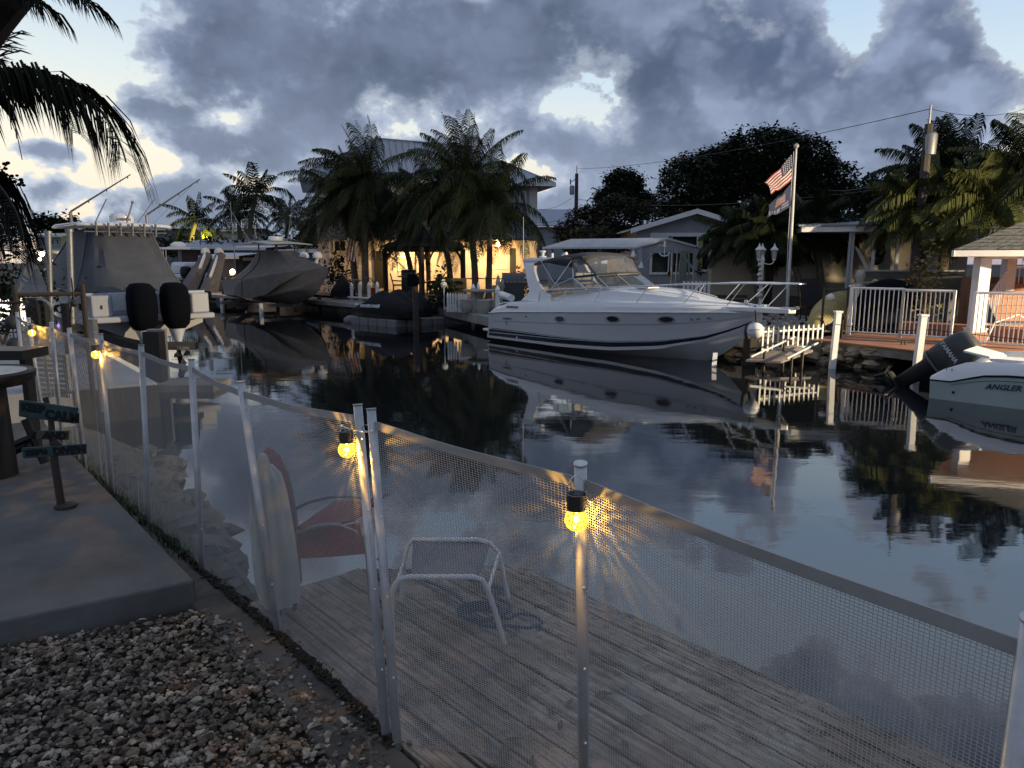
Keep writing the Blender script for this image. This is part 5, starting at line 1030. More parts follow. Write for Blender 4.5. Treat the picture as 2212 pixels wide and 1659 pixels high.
# clutter at the left end: bikes wheel, bucket, loungers
p = P2(790, 35.0, .14); t = T('wagon_wheel', 'old wagon wheel leaning at the foot of the left palms', 'wheel', p); m = MB(); c = p + UP * .42; m.tube(arc(c, .42, 0, 6.283, 20, (1, 0, 0), (0, .1, 1)), .03, 6); m.build('rim', wood, t); m = MB(); 
for k in range(4): a = math.pi * k / 4; d = Vector((math.cos(a), 0, math.sin(a))) * .42; m.tube([c - d, c + d], .015, 5)
m.build('spoke', wood, t)
p = P2(803, 34.2, .14); m = MB(); m.lathe([(.17, 0), (.21, .36), (.22, .37), (.19, .37), (.15, .03)], p, 14); tag(m.build('red_bucket', mat('red_plastic', (.30, .03, .02), .5)), 'red bucket on the patio below the leaning palm', 'bucket')
p = P2(750, 34, .14); t = T('metal_stand', 'thin pale metal frame table left of the palm trunks', 'table', p)
for sx, sy in ((-.5, 0), (.3, 0), (-.4, .5), (.5, .5)): m = MB(); m.tube([p + Vector((sx, sy, 0)), p + Vector((sx * .9, sy * .9, .75))], .02, 5); m.build('leg', galv, t)
m = MB(); m.box(p.x - .55, p.y - .05, p.z + .74, p.x + .55, p.y + .6, p.z + .78); m.build('tabletop', galv, t)
p = P2(738, 33.5, .14); t = T('cloth_cover', 'dark pointed cover over something on the left dock', 'cover', p); m = MB(); m.lathe([(.62, 0), (.55, .3), (.25, .7), (.06, 1.0), (.01, 1.05)], p, 12); m.build('cover', blc, t)
p = P2(770, 35.8, .14); t = T('hanging_flag', 'limp striped flag hanging from the left palm trunk', 'flag', p + UP * 2); rg = random.Random(2)
for k in range(7): m = MB(); x = p.x - .30 + k * .07; m.loft([[(x, p.y - .4 + .05 * math.sin(k), 2.9 - k * .03), (x + .065, p.y - .4 + .05 * math.sin(k + 1), 2.9 - k * .03)], [(x - .1, p.y - .45, 2.3), (x - .035, p.y - .40, 2.3)], [(x - .22, p.y - .4, 1.75 + .05 * (k % 3)), (x - .12, p.y - .42, 1.75 + .05 * (k % 3))]]); m.build('stripe', mat('flag_red', (.20, .025, .03), .8) if k % 2 else mat('flag_white', (.45, .44, .46), .8), t, solid=.006)
# ------------------------------------------------------------------ docks of the far bank
def slab(name, pts, z, th, mt, lab=None, kind='structure'):
    o = MB().prism([Vector((p[0], p[1], z)) for p in pts], (0, 0, -th)).build(name, mt, bevel=.01); return tag(o, lab, kind=kind) if kind else o
q = lambda px, py: G(px, py, 0)
slab('concrete_dock', [G(945, 664, .0), G(1075, 690, .0), NT(15.6, 8.2), NT(17.1, 8.2), NT(17.1, 22.2)], .02, .30, conc)
slab('quay', [NT(16.4, 7.2), NT(16.4, 62), NT(19, 62), NT(19, 7.2)], .0, .9, concd)
slab('quay_step', [G(905, 650, 0), G(945, 664, 0), NT(17.2, 22.4), NT(17.2, 25)], -.10, .3, conc)
slab('far_dock', [NT(15.4, 24.5), NT(15.4, 33), NT(17, 33), NT(17, 24.5)], .02, .16, conc)
# pointed white vinyl posts
pm = vinyl
def vinyl_post(b, h, w, lab, group, src=None):
    if src is not None: return cp(src, b, label=lab)
    t = T('vinyl_post', lab, 'post', b, group, local=True); m = MB(); m.box(-w / 2, -w / 2, -.4, w / 2, w / 2, h); m.build('post', pm, t, bevel=.008); m = MB(); m.lathe([(w * .78, h), (w * .80, h + .03), (w * .45, h + .05), (w * .62, h + .10), (w * .5, h + .15), (w * .05, h + .25)], (0, 0, 0), 12); m.build('cap', pm, t, smooth=40); return t
g_ = 'pointed white posts on the left dock'; v0 = None
for i, (px, py, y_) in enumerate(((732, 590, 34.4), (760, 645, 32.0), (778, 645, 31.5), (797, 640, 31.0), (815, 640, 30.6), (833, 640, 30.2))[1:]):
    px = (741.6, 760.8, 778.5, 798, 816)[i]; b = V(px, 655, 33.4 - i * .55); lab = ['first', 'second', 'third', 'fourth', 'fifth', 'sixth'][i] + ' pointed white post counting from the covered brown boat'
    v = vinyl_post(b, .70, .13, lab, g_, v0); v0 = v0 or v
v = vinyl_post(V(725.5, 652, 34), .9, .13, '', g_, v0); v['label'] = 'leftmost pointed white post beside the covered brown boat bow'
m = MB(); m.tube([V(722, 641, 34), V(822, 646, 30.9)], .06, 4); tag(m.build('dock_rail', trimw), 'white rail board along the pointed dock posts', 'rail')
w1 = vinyl_post(G(958, 693, WL), 1.22, .145, 'white pointed piling left of the stone stools, standing in the water', 'white pointed pilings in the canal')
cp(w1, G(1023, 702, WL), label='white pointed piling right in front of the stone stools'); cp(w1, G(1075, 712, WL), label='white pointed piling partly hidden by the cruiser stern')
m = MB(); b = G(899, 712, WL); m.tube([b - UP * .5, b + UP * 1.42], .10, 8); tag(m.build('dark_piling', dwood), 'black timber piling in front of the watercraft float', 'piling')
p = G(1100, 642, .25); m = MB(); m.tube([V(1082, 636, 22.3), V(1105, 644, 21.6)], .11, 12); tag(m.build('fender', vinyl, smooth=50), 'white cylindrical fender lying behind the cruiser stern', 'fender')
# ------------------------------------------------------------------ covered watercraft on a cube float
fm = mat('float_plastic', (.16, .165, .17), .6, var=.3, vscale=5)
ft = T('floating_dock', 'grey modular floating dock under the two covered watercraft', 'float', NT(14.6, 21.5, WL))
fo = G(742, 698, WL); fd = (G(900, 713, WL) - fo); fd.z = 0; fl_n = 5.2; fd.normalize(); fn = Vector((-fd.y, fd.x, 0))
rows = 0
for j in range(4):
    for i in range(6):
        if j > 0 and i == 0 and False: continue
        o_ = fo + fd * (.0 + i * .52 - (.10 * (3 - j))) + fn * (.15 + j * .52) + UP * -.08
        m = MB()
        if i == 0: m.ball(o_ + fd * .32 + fn * .25 + UP * .16, .27, 12, 1.3, .95, .75)
        else: m.box(-.25, -.25, 0, .25, .25, .33); m.v = [tuple(o_ + fd * (.26 + x) + fn * (.26 + y) + UP * z) for x, y, z in m.v]
        m.build('float_cube' if i else 'bow_roller', fm, ft, bevel=.04 if i else 0, smooth=(0 if i else 60))
def covered_ski(o_, lab, txt, src=None):
    t = T('watercraft', lab, 'jet ski', o_, 'covered personal watercraft', local=True, rz=math.atan2(fd.y, fd.x))
    prof = [(-1.55, .30, .12, .05), (-1.3, .46, .30, .22), (-.95, .55, .42, .36), (-.55, .60, .50, .58), (-.25, .60, .42, .78), (.0, .60, .32, .80), (.2, .60, .3, .66), (.45, .60, .30, .70), (.75, .58, .30, .78), (1.0, .56, .28, .70), (1.35, .5, .3, .46), (1.6, .44, .3, .34), (1.72, .4, .3, .12)]
    m = MB(); rr = []
    for x, w, wt, z in prof: rr.append([(x, -w, -.02), (x, -w * 1.02, .10 + z * .15), (x, -w * .86, z * .45 + .08), (x, -wt * .75, z * .80 + .04), (x, -wt * .25, z + .02), (x, wt * .25, z + .02), (x, wt * .75, z * .80 + .04), (x, w * .86, z * .45 + .08), (x, w * 1.02, .10 + z * .15), (x, w, -.02)])
    m.loft(rr, caps=True); m.build('cover', blc, t, smooth=50, sub=1)
    m = MB(); m.loft([[(x, -w * .9, -.30 if abs(x) < 1.3 else -.1), (x, -w * 1.0, .02), (x, w * 1.0, .02), (x, w * .9, -.30 if abs(x) < 1.3 else -.1)] for x, w, a, b in prof], closed=True, caps=True); m.build('hull', blk, t)
    text(txt, .17, mat('print_grey', (.6, .62, .66), .6), t, (-.75, -.605, .20), (1, -.01, .02), (0, .44, .9), shear=.3, bold=.003)
    m = MB(); m.mesh([(-1.32, -.40, .26), (-1.05, -.47, .26), (-1.02, -.44, .31), (-1.28, -.38, .31)], [(0, 1, 2, 3)]); m.build('patch', mat('print_white', (.5, .5, .52), .6), t); return t
covered_ski(fo + fd * 1.55 + fn * .75 + UP * .42, 'covered black personal watercraft nearest the camera, with lettering on its cover', 'WAVERUNNER')
covered_ski(fo + fd * .9 + fn * 2.0 + UP * .42, 'covered black personal watercraft behind the lettered one', 'WAVERUNNER')
# ------------------------------------------------------------------ power poles and wires
def power_pole(px, y_, ytop, lab, tx, k=1):
    b = V(px, 565, y_); b.z = 0; zt = V(px, ytop, y_).z; t = T('power_pole', lab, 'power pole', b); m = MB(); m.tube([b, b + UP * zt], [.16, .11], 8); m.build('pole', mat('pole_wood', (.06, .052, .048), .9, var=.3), t)
    z = V(px, tx, y_).z; m = MB(); m.lathe([(.04, -.3), (.15, -.28), (.16, .22), (.14, .28), (.04, .32)], b + Vector((-.3 * k, -.05, z)), 12); m.build('transformer', galv, t, smooth=40); m = MB(); m.tube([b + UP * (zt - .3), b + Vector((-.4 * k, 0, zt - .55))], .03, 5); m.tube([b + Vector((-.4 * k, 0, zt - .7)), b + Vector((-.4 * k, 0, zt - .35))], .05, 6); m.tube([b + UP * (zt - .05), b + UP * (zt + .5)], .03, 5); m.build('bracket', galv, t); return b + UP * (zt + .3)
w1 = power_pole(1243, 48, 375, 'wooden power pole with grey transformer above the olive tree', 411)
w2 = power_pole(1979, 20.5, 268, 'taller wooden power pole with grey transformer among the right palms', 312, -.2)
def wire(a, b, sag, r, lab):
    a, b = Vector(a), Vector(b); m = MB(); m.tube([a.lerp(b, i / 20) - UP * (sag * 4 * (i / 20) * (1 - i / 20)) for i in range(21)], r, 4, cap=False); tag(m.build('power_line', blk), lab, 'wire', 'overhead power lines')
wire(w1, w2 + UP * .1, .35, .010, 'overhead line running between the tops of both power poles')
wire(w1 - UP * 1.9, w2 - UP * 1.9, .5, .012, 'lower overhead line between the two power poles')
wire(V(1165, 452, 52), w1 - UP * 1.6, .3, .012, 'short overhead line from the two storey house to the first pole'); wire(V(1160, 480, 50), w1 - UP * 2.6, .3, .010, 'lowest short line left of the first power pole')
wire(w2 + UP * .1, V(2240, 225, 30), .3, .008, 'overhead line from the second pole out of the right edge'); wire(V(1760, 405, 40), w2 - UP * 1.5, .35, .016, 'thick cable rising to the second pole over the open tree')
# ------------------------------------------------------------------ flagpole and flags
b = V(1707, 565, 22.4); b.z = 0; tp = V(1720, 320, 22.4); t = T('flagpole', 'tall white flagpole with small gold ball, right of the white lamp post', 'flagpole', b); m = MB(); m.tube([b, b.lerp(tp, .45), tp], [.055, .048, .03], 10); m.build('pole', mat('pole_white', (.60, .60, .60), .3, .3, var=.2), t); m = MB(); m.ball(tp + UP * .06, .08, 12); m.build('finial', mat('ball_grey', (.4, .4, .4), .3, .5), t); m = MB(); m.tube([tp + Vector((-.07, 0, -.1)), b.lerp(tp, .5) + Vector((-.09, 0, 0)), b + Vector((-.07, 0, .9))], .008, 4); m.build('halyard', vinyl, t)
frd, fwh, fbl = mat('flag_red', (.20, .025, .03), .8), mat('flag_white', (.45, .44, .46), .8), mat('flag_blue', (.018, .025, .07), .8)
def flag_grid(name, lab, top, bot, end_top, end_bot, cols, rows, fmat, mats):
    """cloth between the hoist (top, bot) and the fly end; fmat(i, j) picks the slot"""
    m = MB(); P = [[None] * (cols + 1) for _ in range(rows + 1)]
    for j in range(rows + 1):
        v = j / rows
        for i in range(cols + 1):
            u = i / cols; p = top.lerp(bot, v).lerp(end_top.lerp(end_bot, v), u); p = p + UP * (-.25 * u * (1 - u)) * (1.0) + Vector((0, .12 * math.sin(u * 9 + v * 3) * u, .04 * math.sin(u * 12 + v * 5) * u)); P[j][i] = p
    for j in range(rows):
        for i in range(cols): m.face([P[j][i], P[j][i + 1], P[j + 1][i + 1], P[j + 1][i]], fmat(i / cols, j))
    o = m.build(name, mats, smooth=False); o.modifiers.new('s', 'SOLIDIFY').thickness = .004; return o, P
h = lambda py, dx=-6: V(1716 + dx, py, 22.35)
o, P = flag_grid('national_flag', '', h(333), h(389), V(1652, 392, 22.0), V(1664, 418, 22.1), 26, 13, lambda u, j: 2 if (u < .42 and j < 7) else (0 if j % 2 == 0 else 1), [frd, fwh, fbl])
tag(o, 'red and white striped flag with starred blue corner, flying at the top of the flagpole', 'flag', 'flags on the flagpole')
m = MB()
for j in range(6):
    for i in range(5):
        a = P[j][i * 2]; bq = P[j + 1][i * 2 + 1]; c = (a + bq) / 2 + Vector((0, -.012, 0)); m.face([c + Vector((-.018, 0, 0)), c + Vector((0, 0, -.018)), c + Vector((.018, 0, 0)), c + Vector((0, 0, .018))])
m.build('stars', fwh, o) ; s_ = bpy.data.objects['stars']; s_.location = (0, 0, 0)
o, P = flag_grid('second_flag', '', h(396, -7), h(445, -8), V(1662, 440, 21.9), V(1655, 468, 22.0), 20, 14, lambda u, j: (0 if j % 2 else 1) if (.22 < u < .62 and 1 < j < 8) else (1 if (.35 < u < .95 and 9 < j < 13 and int(u * 26) % 2) or (.08 < u < .36 and j in (9, 11)) else 2), [mat('flag_orange', (.18, .06, .045), .8), mat('flag_pale', (.15, .17, .25), .8), fbl])
tag(o, 'dark blue flag with a striped figure and pale lettering below the top flag', 'flag', 'flags on the flagpole')
# ------------------------------------------------------------------ white lantern post with floats
b = V(1647, 565, 21); b.z = 0; tp = V(1650, 562, 21); t = T('lamp_post', 'white ornate lamp post with lanterns and a string of floats', 'lamp post', b); m = MB(); m.lathe([(.09, 0), (.07, .2), (.045, .3), (.045, tp.z - .05), (.07, tp.z), (.03, tp.z + .12), (.005, tp.z + .16)], b, 12); m.build('post', trimw, t)
lant = mat('lantern_glass', (.35, .37, .38), .15, alpha=.6)
for dx, dy in ((-.13, -.05), (.02, .12), (.33, 0)):
    c = Vector((b.x + dx, b.y + dy, V(1646, 548, 21).z - .0)); m = MB(); m.lathe([(.03, -.20), (.06, -.17), (.06, -.15), (.012, -.14), (.012, .1)], c, 8); m.lathe([(.11, .10), (.12, .12), (.04, .20), (.015, .27), (.002, .31)], c, 8); m.tube(bez([c + UP * -.2, c + UP * -.36, tp + UP * -.12, tp + UP * -.05], 8), .014, 5); a = m.build('lantern', trimw, t); m = MB(); m.lathe([(.06, -.15), (.10, .10)], c, 8); m.build('pane', lant, a)
for i, (py, r, n_l) in enumerate(((572, .07, 'smallest top'), (583, .075, 'second'), (593, .08, 'third'), (603, .085, 'fourth'), (612, .09, 'fifth'), (628, .085, 'sixth'), (638, .10, 'lowest'))):
    c = V(1642 + (i % 2) * 2 - i * .3, py, 20.85); m = MB(); m.ball(c, r, 12, 1, 1, .85); m.tube([c, c + UP * .16], .008, 4); tag(m.build('float_ball', mat('float_cream', (.46, .46, .42), .6, var=.3, vscale=8)), n_l + ' pale float in the string hung on the lamp post', 'float', 'pale floats on the lamp post')
# bow fender ball, rubble, bow light
c = V(1632, 714, 14.9); t = T('mooring_buoy', 'large white ball buoy with dark band under the cruiser bow', 'buoy', c); m = MB(); m.ball(c, .17, 20); m.build('ball', vinyl, t, smooth=True); m = MB(); m.tube(arc(c, .171, .3, 2.9, 14, (1, 0, 0), (.0, -.98, .18)), .006, 5); m.build('band', navy, t); m = MB(); m.tube([c + UP * .16, c + Vector((.0, .1, .42))], .012, 5); m.build('line', blk, t)
t = T('fender_ring', 'dark tyre fender hanging beside the ball buoy', 'fender', V(1622, 716, 15.3)); m = MB(); m.tube(arc(V(1616, 716, 15.3), .13, 0, 6.283, 18, (.5, .8, 0), (0, 0, 1)), .05, 8); m.build('tyre', rubber, t, smooth=60)
m = MB(); a = V(1620, 735, 15.6); m.box(a.x - .1, a.y - .1, -1, a.x + .12, a.y + .12, .1); tag(m.build('timber_pile', dwood), 'dark square timber pile behind the ball buoy', 'piling')
# picket gangway
F = Face(G(1655, 757, -.3), G(1782, 750, -.3)); F = Face(V(1655, 565, 15.4), V(1785, 565, 16.2)); t = T('picket_fence', 'low white pointed picket fence between the cruiser bow and the terracotta dock', 'fence', F.p(.6, 0)); uz = F.uz
_, zt_ = uz(1700, 702); m = MB(); F.slab(m, 0, F.L, zt_ - .14, zt_ - .10, .0, .03); m.build('rail', trimw, t); m = MB(); F.slab(m, 0, F.L, -.18, -.13, 0, .03); m.build('rail', trimw, t)
for i in range(13): u = F.L * i / 12.0; m = MB(); m.prism([F.p(u - .022, -.32 + .02 * (i % 3), .045), F.p(u + .022, -.32 + .02 * (i % 3), .045), F.p(u + .022, zt_ - .05, .045), F.p(u, zt_, .045), F.p(u - .022, zt_ - .05, .045)], F.n * -.014); m.build('picket', trimw, t)
gw = T('gangway', 'narrow white handrails slanting down to the water by the picket fence', 'gangway', G(1620, 770, WL)); A1, B1 = V(1622, 771, 14.6), V(1716, 728, 15.6); A2, B2 = V(1700, 775, 14.4), V(1766, 741, 15.4)
for a, b in ((A1, B1), (A2, B2)): m = MB(); m.tube([a, b], .022, 6); m.build('handrail', trimw, gw)
m = MB(); m.prism([A1 + Vector((0, .3, -.1)), A2 + Vector((0, .3, -.1)), B2 + Vector((0, .2, -.18)), B1 + Vector((0, .2, -.18))], (0, 0, -.04)); m.build('ramp', wood, gw)
for a in (A1.lerp(B1, .3), A1.lerp(B1, .75), A2.lerp(B2, .5), A2.lerp(B2, .15)): m = MB(); m.tube([a, a - UP * .7], .03, 5); m.build('leg', dwood, gw)
rg = random.Random(12); m = MB(); rockm = mat('rip_rap', (.24, .20, .15), .9, var=.5, vscale=5, bump=.6, bscale=14)
for k in range(190):
    f = rg.random(); p = NT(16.1 + rg.uniform(-.5, .9), 5.6 + 3.4 * f, rg.uniform(-.62, -.12)); stone_shape(m, p, rg.choice((.10, .14, .2, .26)), rg)
tag(m.build('rubble_bank', rockm), 'loose tan rocks along the waterline behind the picket fence', kind='stuff')
m = MB(); m.prism([NT(16.35, 7.0, .0), NT(16.35, 10.2, .0), NT(20, 10.2, .0), NT(20, 7.0, .0)][::-1], (0, 0, -.6)); tag(m.build('sand_bank', mat('tan_sand', (.27, .235, .19), .95, var=.35, vscale=2, bump=.5)), kind='structure')
rg = random.Random(31); m = MB()
for k in range(420): p = V(rg.uniform(1540, 1830), 565, rg.uniform(17.6, 23)); p.z = .02; stone_shape(m, p, rg.choice((.04, .06, .09, .12)), rg)
tag(m.build('landscape_rock', mat('shell_rock', (.36, .34, .31), .9, var=.4, vscale=5)), 'pale shell rocks scattered on the ground behind the cruiser bow', kind='stuff')
F = Face(V(1700, 565, 23), V(1795, 565, 22.5)); t = T('dark_steps', 'broad dark timber steps behind the flagpole foot', 'steps', F.p(1, 0))
for i in range(5): m = MB(); F.slab(m, 0, F.L, .12 * i, .12 * i + .12, -.3 * (i + 1), -.3 * i); m.build('step', dwood, t)
F = Face(V(1540, 565, 22), V(1640, 565, 22)); t = T('stacked_timber', 'stack of dark timbers behind the cruiser bow rail', 'timber', F.p(.5, 0))
for i in range(5): m = MB(); F.slab(m, .04 * i, F.L - .05 * i, .1 + .13 * i, .2 + .13 * i, -.1 - .1 * i, .1 - .1 * i); m.build('timber', dwood, t)
# ------------------------------------------------------------------ yellow hulls, black cover, chain link gate, bust statue
yel = mat('kayak_yellow', (.34, .28, .10), .6, var=.35, vscale=4)
def canoe(a, b, w, h, lab, mt, tilt=0):
    a, b = Vector(a), Vector(b); t = T('kayak', lab, 'kayak', a, 'upturned yellow hulls behind the white railing'); d = (b - a); Ln = d.length; d.normalize(); s = d.cross(UP).normalized(); m = MB(); rr = []
    for i in range(13):
        f = i / 12; k = max(.03, math.sin(math.pi * min(max(f, .01), .99)) ** .55); c = a.lerp(b, f) - UP * (.10 * (1 - k)); rr.append([c + s * (w * k * math.cos(x)) + UP * (h * k * max(0, math.sin(x)) - (.02 if math.sin(x) < 0 else 0)) for x in [math.pi * 2 * j / 12 for j in range(12)]])
    m.loft(rr, closed=True, caps=True); m.build('hull', mt, t, smooth=50); return t
canoe(V(1755, 705, 17.6), V(1835, 640, 19.4), .42, .42, 'yellow upturned kayak left of the white railing, resting on the bank', yel)
canoe(V(1808, 690, 18.4), V(1890, 628, 19.6), .42, .50, 'stained yellow hull behind the left part of the white railing', mat('kayak_stained', (.30, .26, .13), .7, var=.6, vscale=6))
p = V(1915, 700, 18.0); p.z = 0; t = T('tarp_cover', 'large black covered shape behind the white railing', 'cover', p); m = MB(); m.lathe([(.95, 0), (.9, .3), (.82, .8), (.6, 1.15), (.25, 1.3), (.02, 1.33)], p, 14); m.v = [(x + .02 * math.sin(z * 20 + x * 9), p.y + (y - p.y) * .6, z) for x, y, z in m.v]; m.build('cover', blkf, t, smooth=60)
def chainlink(parent, a, b, z0, z1, s=.09, r=.0035, mtl=None):
    a = Vector(a); b = Vector(b); Lx = (b - a).length; d = (b - a).normalized(); m = MB(); hgt = z1 - z0; x = -hgt
    while x < Lx:
        for sg in (1, -1):
            pts = []
            for zz in (0, hgt):
                xx = x + zz if sg > 0 else x + hgt - zz; pts.append((xx, zz))
            (x0, q0), (x1, q1) = pts
            if x1 != x0:
                lo_, hi_ = (x0, q0, x1, q1) if x0 < x1 else (x1, q1, x0, q0), None; X0, Q0, X1, Q1 = lo_
                k = (Q1 - Q0) / (X1 - X0)
                if X0 < 0: Q0 += k * (0 - X0); X0 = 0
                if X1 > Lx: Q1 += k * (Lx - X1); X1 = Lx
                if X1 > X0: m.tube([a + d * X0 + UP * (z0 + Q0), a + d * X1 + UP * (z0 + Q1)], r, 3, cap=False)
        x += s
    return m.build('wire_mesh', mtl or galv, parent)
A_, B_ = V(1785, 565, 17.1), V(1838, 565, 17.3); A_.z = B_.z = 0; t = T('wire_gate', 'rusty chain link gate left of the white railing', 'gate', A_); zt_ = V(1785, 620, 17.1).z
for q_ in (A_, B_): m = MB(); m.tube([q_, q_ + UP * zt_], .03, 8); m.build('post', rust, t)
m = MB(); m.tube([A_ + UP * (zt_ - .06), B_ + UP * (zt_ - .06)], .02, 6); m.tube([A_ + UP * .08, B_ + UP * .08], .02, 6); m.build('rail', rust, t); chainlink(t, A_, B_, .08, zt_ - .06, .09, .004, rust)
m = MB(); c = V(1794, 642, 17.0); m.ball(c, .09, 12); tag(m.build('small_float', trimw), 'small pale float on the rusty wire gate', 'float')
m = MB(); b = V(1826, 690, 16.7); b.z = 0; m.lathe([(.10, -.2), (.10, .42), (.13, .45), (.13, .52), (.09, .55)], V(1812, 700, 16.4) * 1 - UP * V(1812, 700, 16.4).z, 10); tag(m.build('iron_bollard', rust), 'rusty iron bollard behind the first white piling', 'bollard')
p = V(1856, 620, 19.5); p.z = 0; t = T('garden_statue', 'pair of weathered stone busts behind the white railing', 'statue', p); m = MB(); m.lathe([(.22, 0), (.2, .7), (.3, .95), (.26, 1.1), (.08, 1.18), (.10, 1.25), (.13, 1.36), (.11, 1.47), (.03, 1.53)], p, 14); m.build('bust', stone, t, smooth=50); q_ = p + Vector((.48, .1, 0)); m = MB(); m.lathe([(.18, 0), (.16, .6), (.24, .8), (.2, .92), (.07, .98), (.09, 1.06), (.11, 1.15), (.08, 1.25), (.02, 1.28)], q_, 14); m.build('bust', mat('stone_tan', (.40, .33, .20), .85, var=.3), t, smooth=50)
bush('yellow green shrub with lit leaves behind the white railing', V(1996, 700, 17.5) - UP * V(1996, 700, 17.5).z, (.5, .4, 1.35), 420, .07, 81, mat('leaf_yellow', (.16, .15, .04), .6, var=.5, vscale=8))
bush('orange leaved croton shrub above the retaining wall', V(1975, 640, 18.2) - UP * (V(1975, 640, 18.2).z - .3), (.5, .3, .9), 300, .07, 82, mat('leaf_orange', (.20, .10, .03), .6, var=.5, vscale=8))
# ------------------------------------------------------------------ terracotta dock with white railings
dk_t = [G(1730, 733, 0), G(1800, 738, 0), G(2018, 763, 0), NT(15.35, -4), NT(22, -4), NT(22, 6.4), NT(18, 7.0)]
slab('terracotta_dock', dk_t, .012, .045, terra)
slab('dock_slab', [Vector((p.x, p.y, 0)) + NV * .02 for p in dk_t], -.035, .17, concd)
m = MB(); F = Face(G(1733, 733, 0), G(1806, 738, 0)); m.prism([G(1733, 734, -.004), G(1775, 737, -.004), NT(17.2, 6.4), NT(17.6, 7.4)], (0, 0, -.9)); tag(m.build('dock_pier', concd), kind='structure')
slab('dock_underwall_shade', [NT(17.6, 7), NT(17.6, -5), NT(18.2, -5), NT(18.2, 7)], -.2, 1.0, blk)  # wall coloured black: the shade under the dock put into its colour
def wrail(A, B, z0, z1, n, lab, posts=(0, 1)):
    t = T('white_railing', lab, 'railing', A, 'white railings on the terracotta dock'); A, B = Vector(A), Vector(B); m = MB(); m.tube([A + UP * z1, B + UP * z1], .028, 4); m.build('top_rail', vinyl, t); m = MB(); m.tube([A + UP * z0, B + UP * z0], .02, 4); m.build('bottom_rail', vinyl, t)
    for i in range(1, n): m = MB(); q = A.lerp(B, i / n); m.tube([q + UP * z0, q + UP * z1], .0125, 4); m.build('baluster', vinyl, t)
    for f in posts: m = MB(); q = A.lerp(B, f); m.tube([q, q + UP * (z1 + .02)], .038, 4); m.build('post', vinyl, t)
    return t
R0, R1, R2 = G(1834, 724), G(1943, 731), G(2052, 738)
zt_ = V(1834, 622, R0.y).z; wrail(R0, R1, .09, zt_, 11, 'white metal railing panel right of the yellow kayaks'); zt2 = V(2052, 631, R2.y).z; wrail(R1, R2, .09, (zt_ + zt2) / 2, 11, 'white metal railing panel left of the gazebo column', (0, 1))
R3, R4 = V(2115, 565, 14.9), V(2330, 565, 13.8); R3.z = R4.z = 0; z_ = V(2116, 632, 14.9).z; wrail(R3, R4, .08, z_, 20, 'white metal railing right of the gazebo column, cut by the photo edge')
R5 = V(1841, 565, 17.6); R6 = V(1959, 565, 21.5); R5.z = R6.z = 0; wrail(R5, R6, .2, V(1841, 618, 17.6).z, 22, 'second white railing running back behind the first panels', (0, 1))
m = MB(); m.tube([V(1841, 614, 18), V(1958, 604, 20), V(2080, 598, 19)], .035, 6); tag(m.build('wood_handrail', mat('tan_wood', (.34, .28, .18), .7, var=.3)), 'long tan wooden handrail above the white railings', 'handrail')
slab('retaining_wall', [V(1850, 600, 21.6), V(2075, 600, 20.5), V(2075, 600, 20.8), V(1850, 600, 21.9)], .95, 1.0, concd)
m = MB(); m.prism([NT(18.6, 1.5, .30), NT(18.6, 6.2, .30), NT(19.2, 6.2, .30), NT(19.2, 1.5, .30)], (0, 0, -.29)); tag(m.build('terrace_step', terra), kind='structure')
# white pilings
for (pt, pb, lab) in (((1804, 675), (1796, 796), 'white square piling at the left corner of the terracotta dock'), ((2009, 683), (2000, 806), 'white square piling with cap in front of the terracotta dock')):
    b = G(pb[0], pb[1], WL) if pb[0] < 1900 else V(pb[0], 565, 13.2); b.z = WL; tp = V(pt[0], pt[1], b.y); tp.x = b.x + .05; t = T('white_piling', lab, 'piling', b, 'white square pilings of the terracotta dock'); m = MB(); m.prism([b + Vector(q) + UP * -.4 for q in ((-.055, -.055, 0), (.055, -.055, 0), (.055, .055, 0), (-.055, .055, 0))], tp - b + UP * .4); m.build('piling', vinyl, t); m = MB(); m.prism([tp + Vector(q) for q in ((-.075, -.075, 0), (.075, -.075, 0), (.075, .075, 0), (-.075, .075, 0))], (0, 0, .035)); m.build('cap', vinyl, t)
m = MB(); a = V(1804, 700, 14.9); c_ = V(2008, 712, 14.1); e_ = V(2230, 736, 12.9); m.tube([a.lerp(c_, i / 10) - UP * (.25 * i / 10 * (1 - i / 10)) for i in range(11)] + [c_.lerp(e_, i / 6) for i in range(1, 7)], .008, 5); tag(m.build('mooring_line', rust), 'thin rope strung between the white dock pilings', 'rope')
c = G(1952, 744, .02); m = MB(); m.tube([c + Vector((-.12, .03, .09)), c + Vector((.12, -.03, .09))], .018, 6); m.box(c.x - .05, c.y - .02, .0, c.x - .02, c.y + .02, .09); m.box(c.x + .02, c.y - .02, 0, c.x + .05, c.y + .02, .09); tag(m.build('dock_cleat', rust), 'rusty mooring cleat on the terracotta dock', 'cleat')
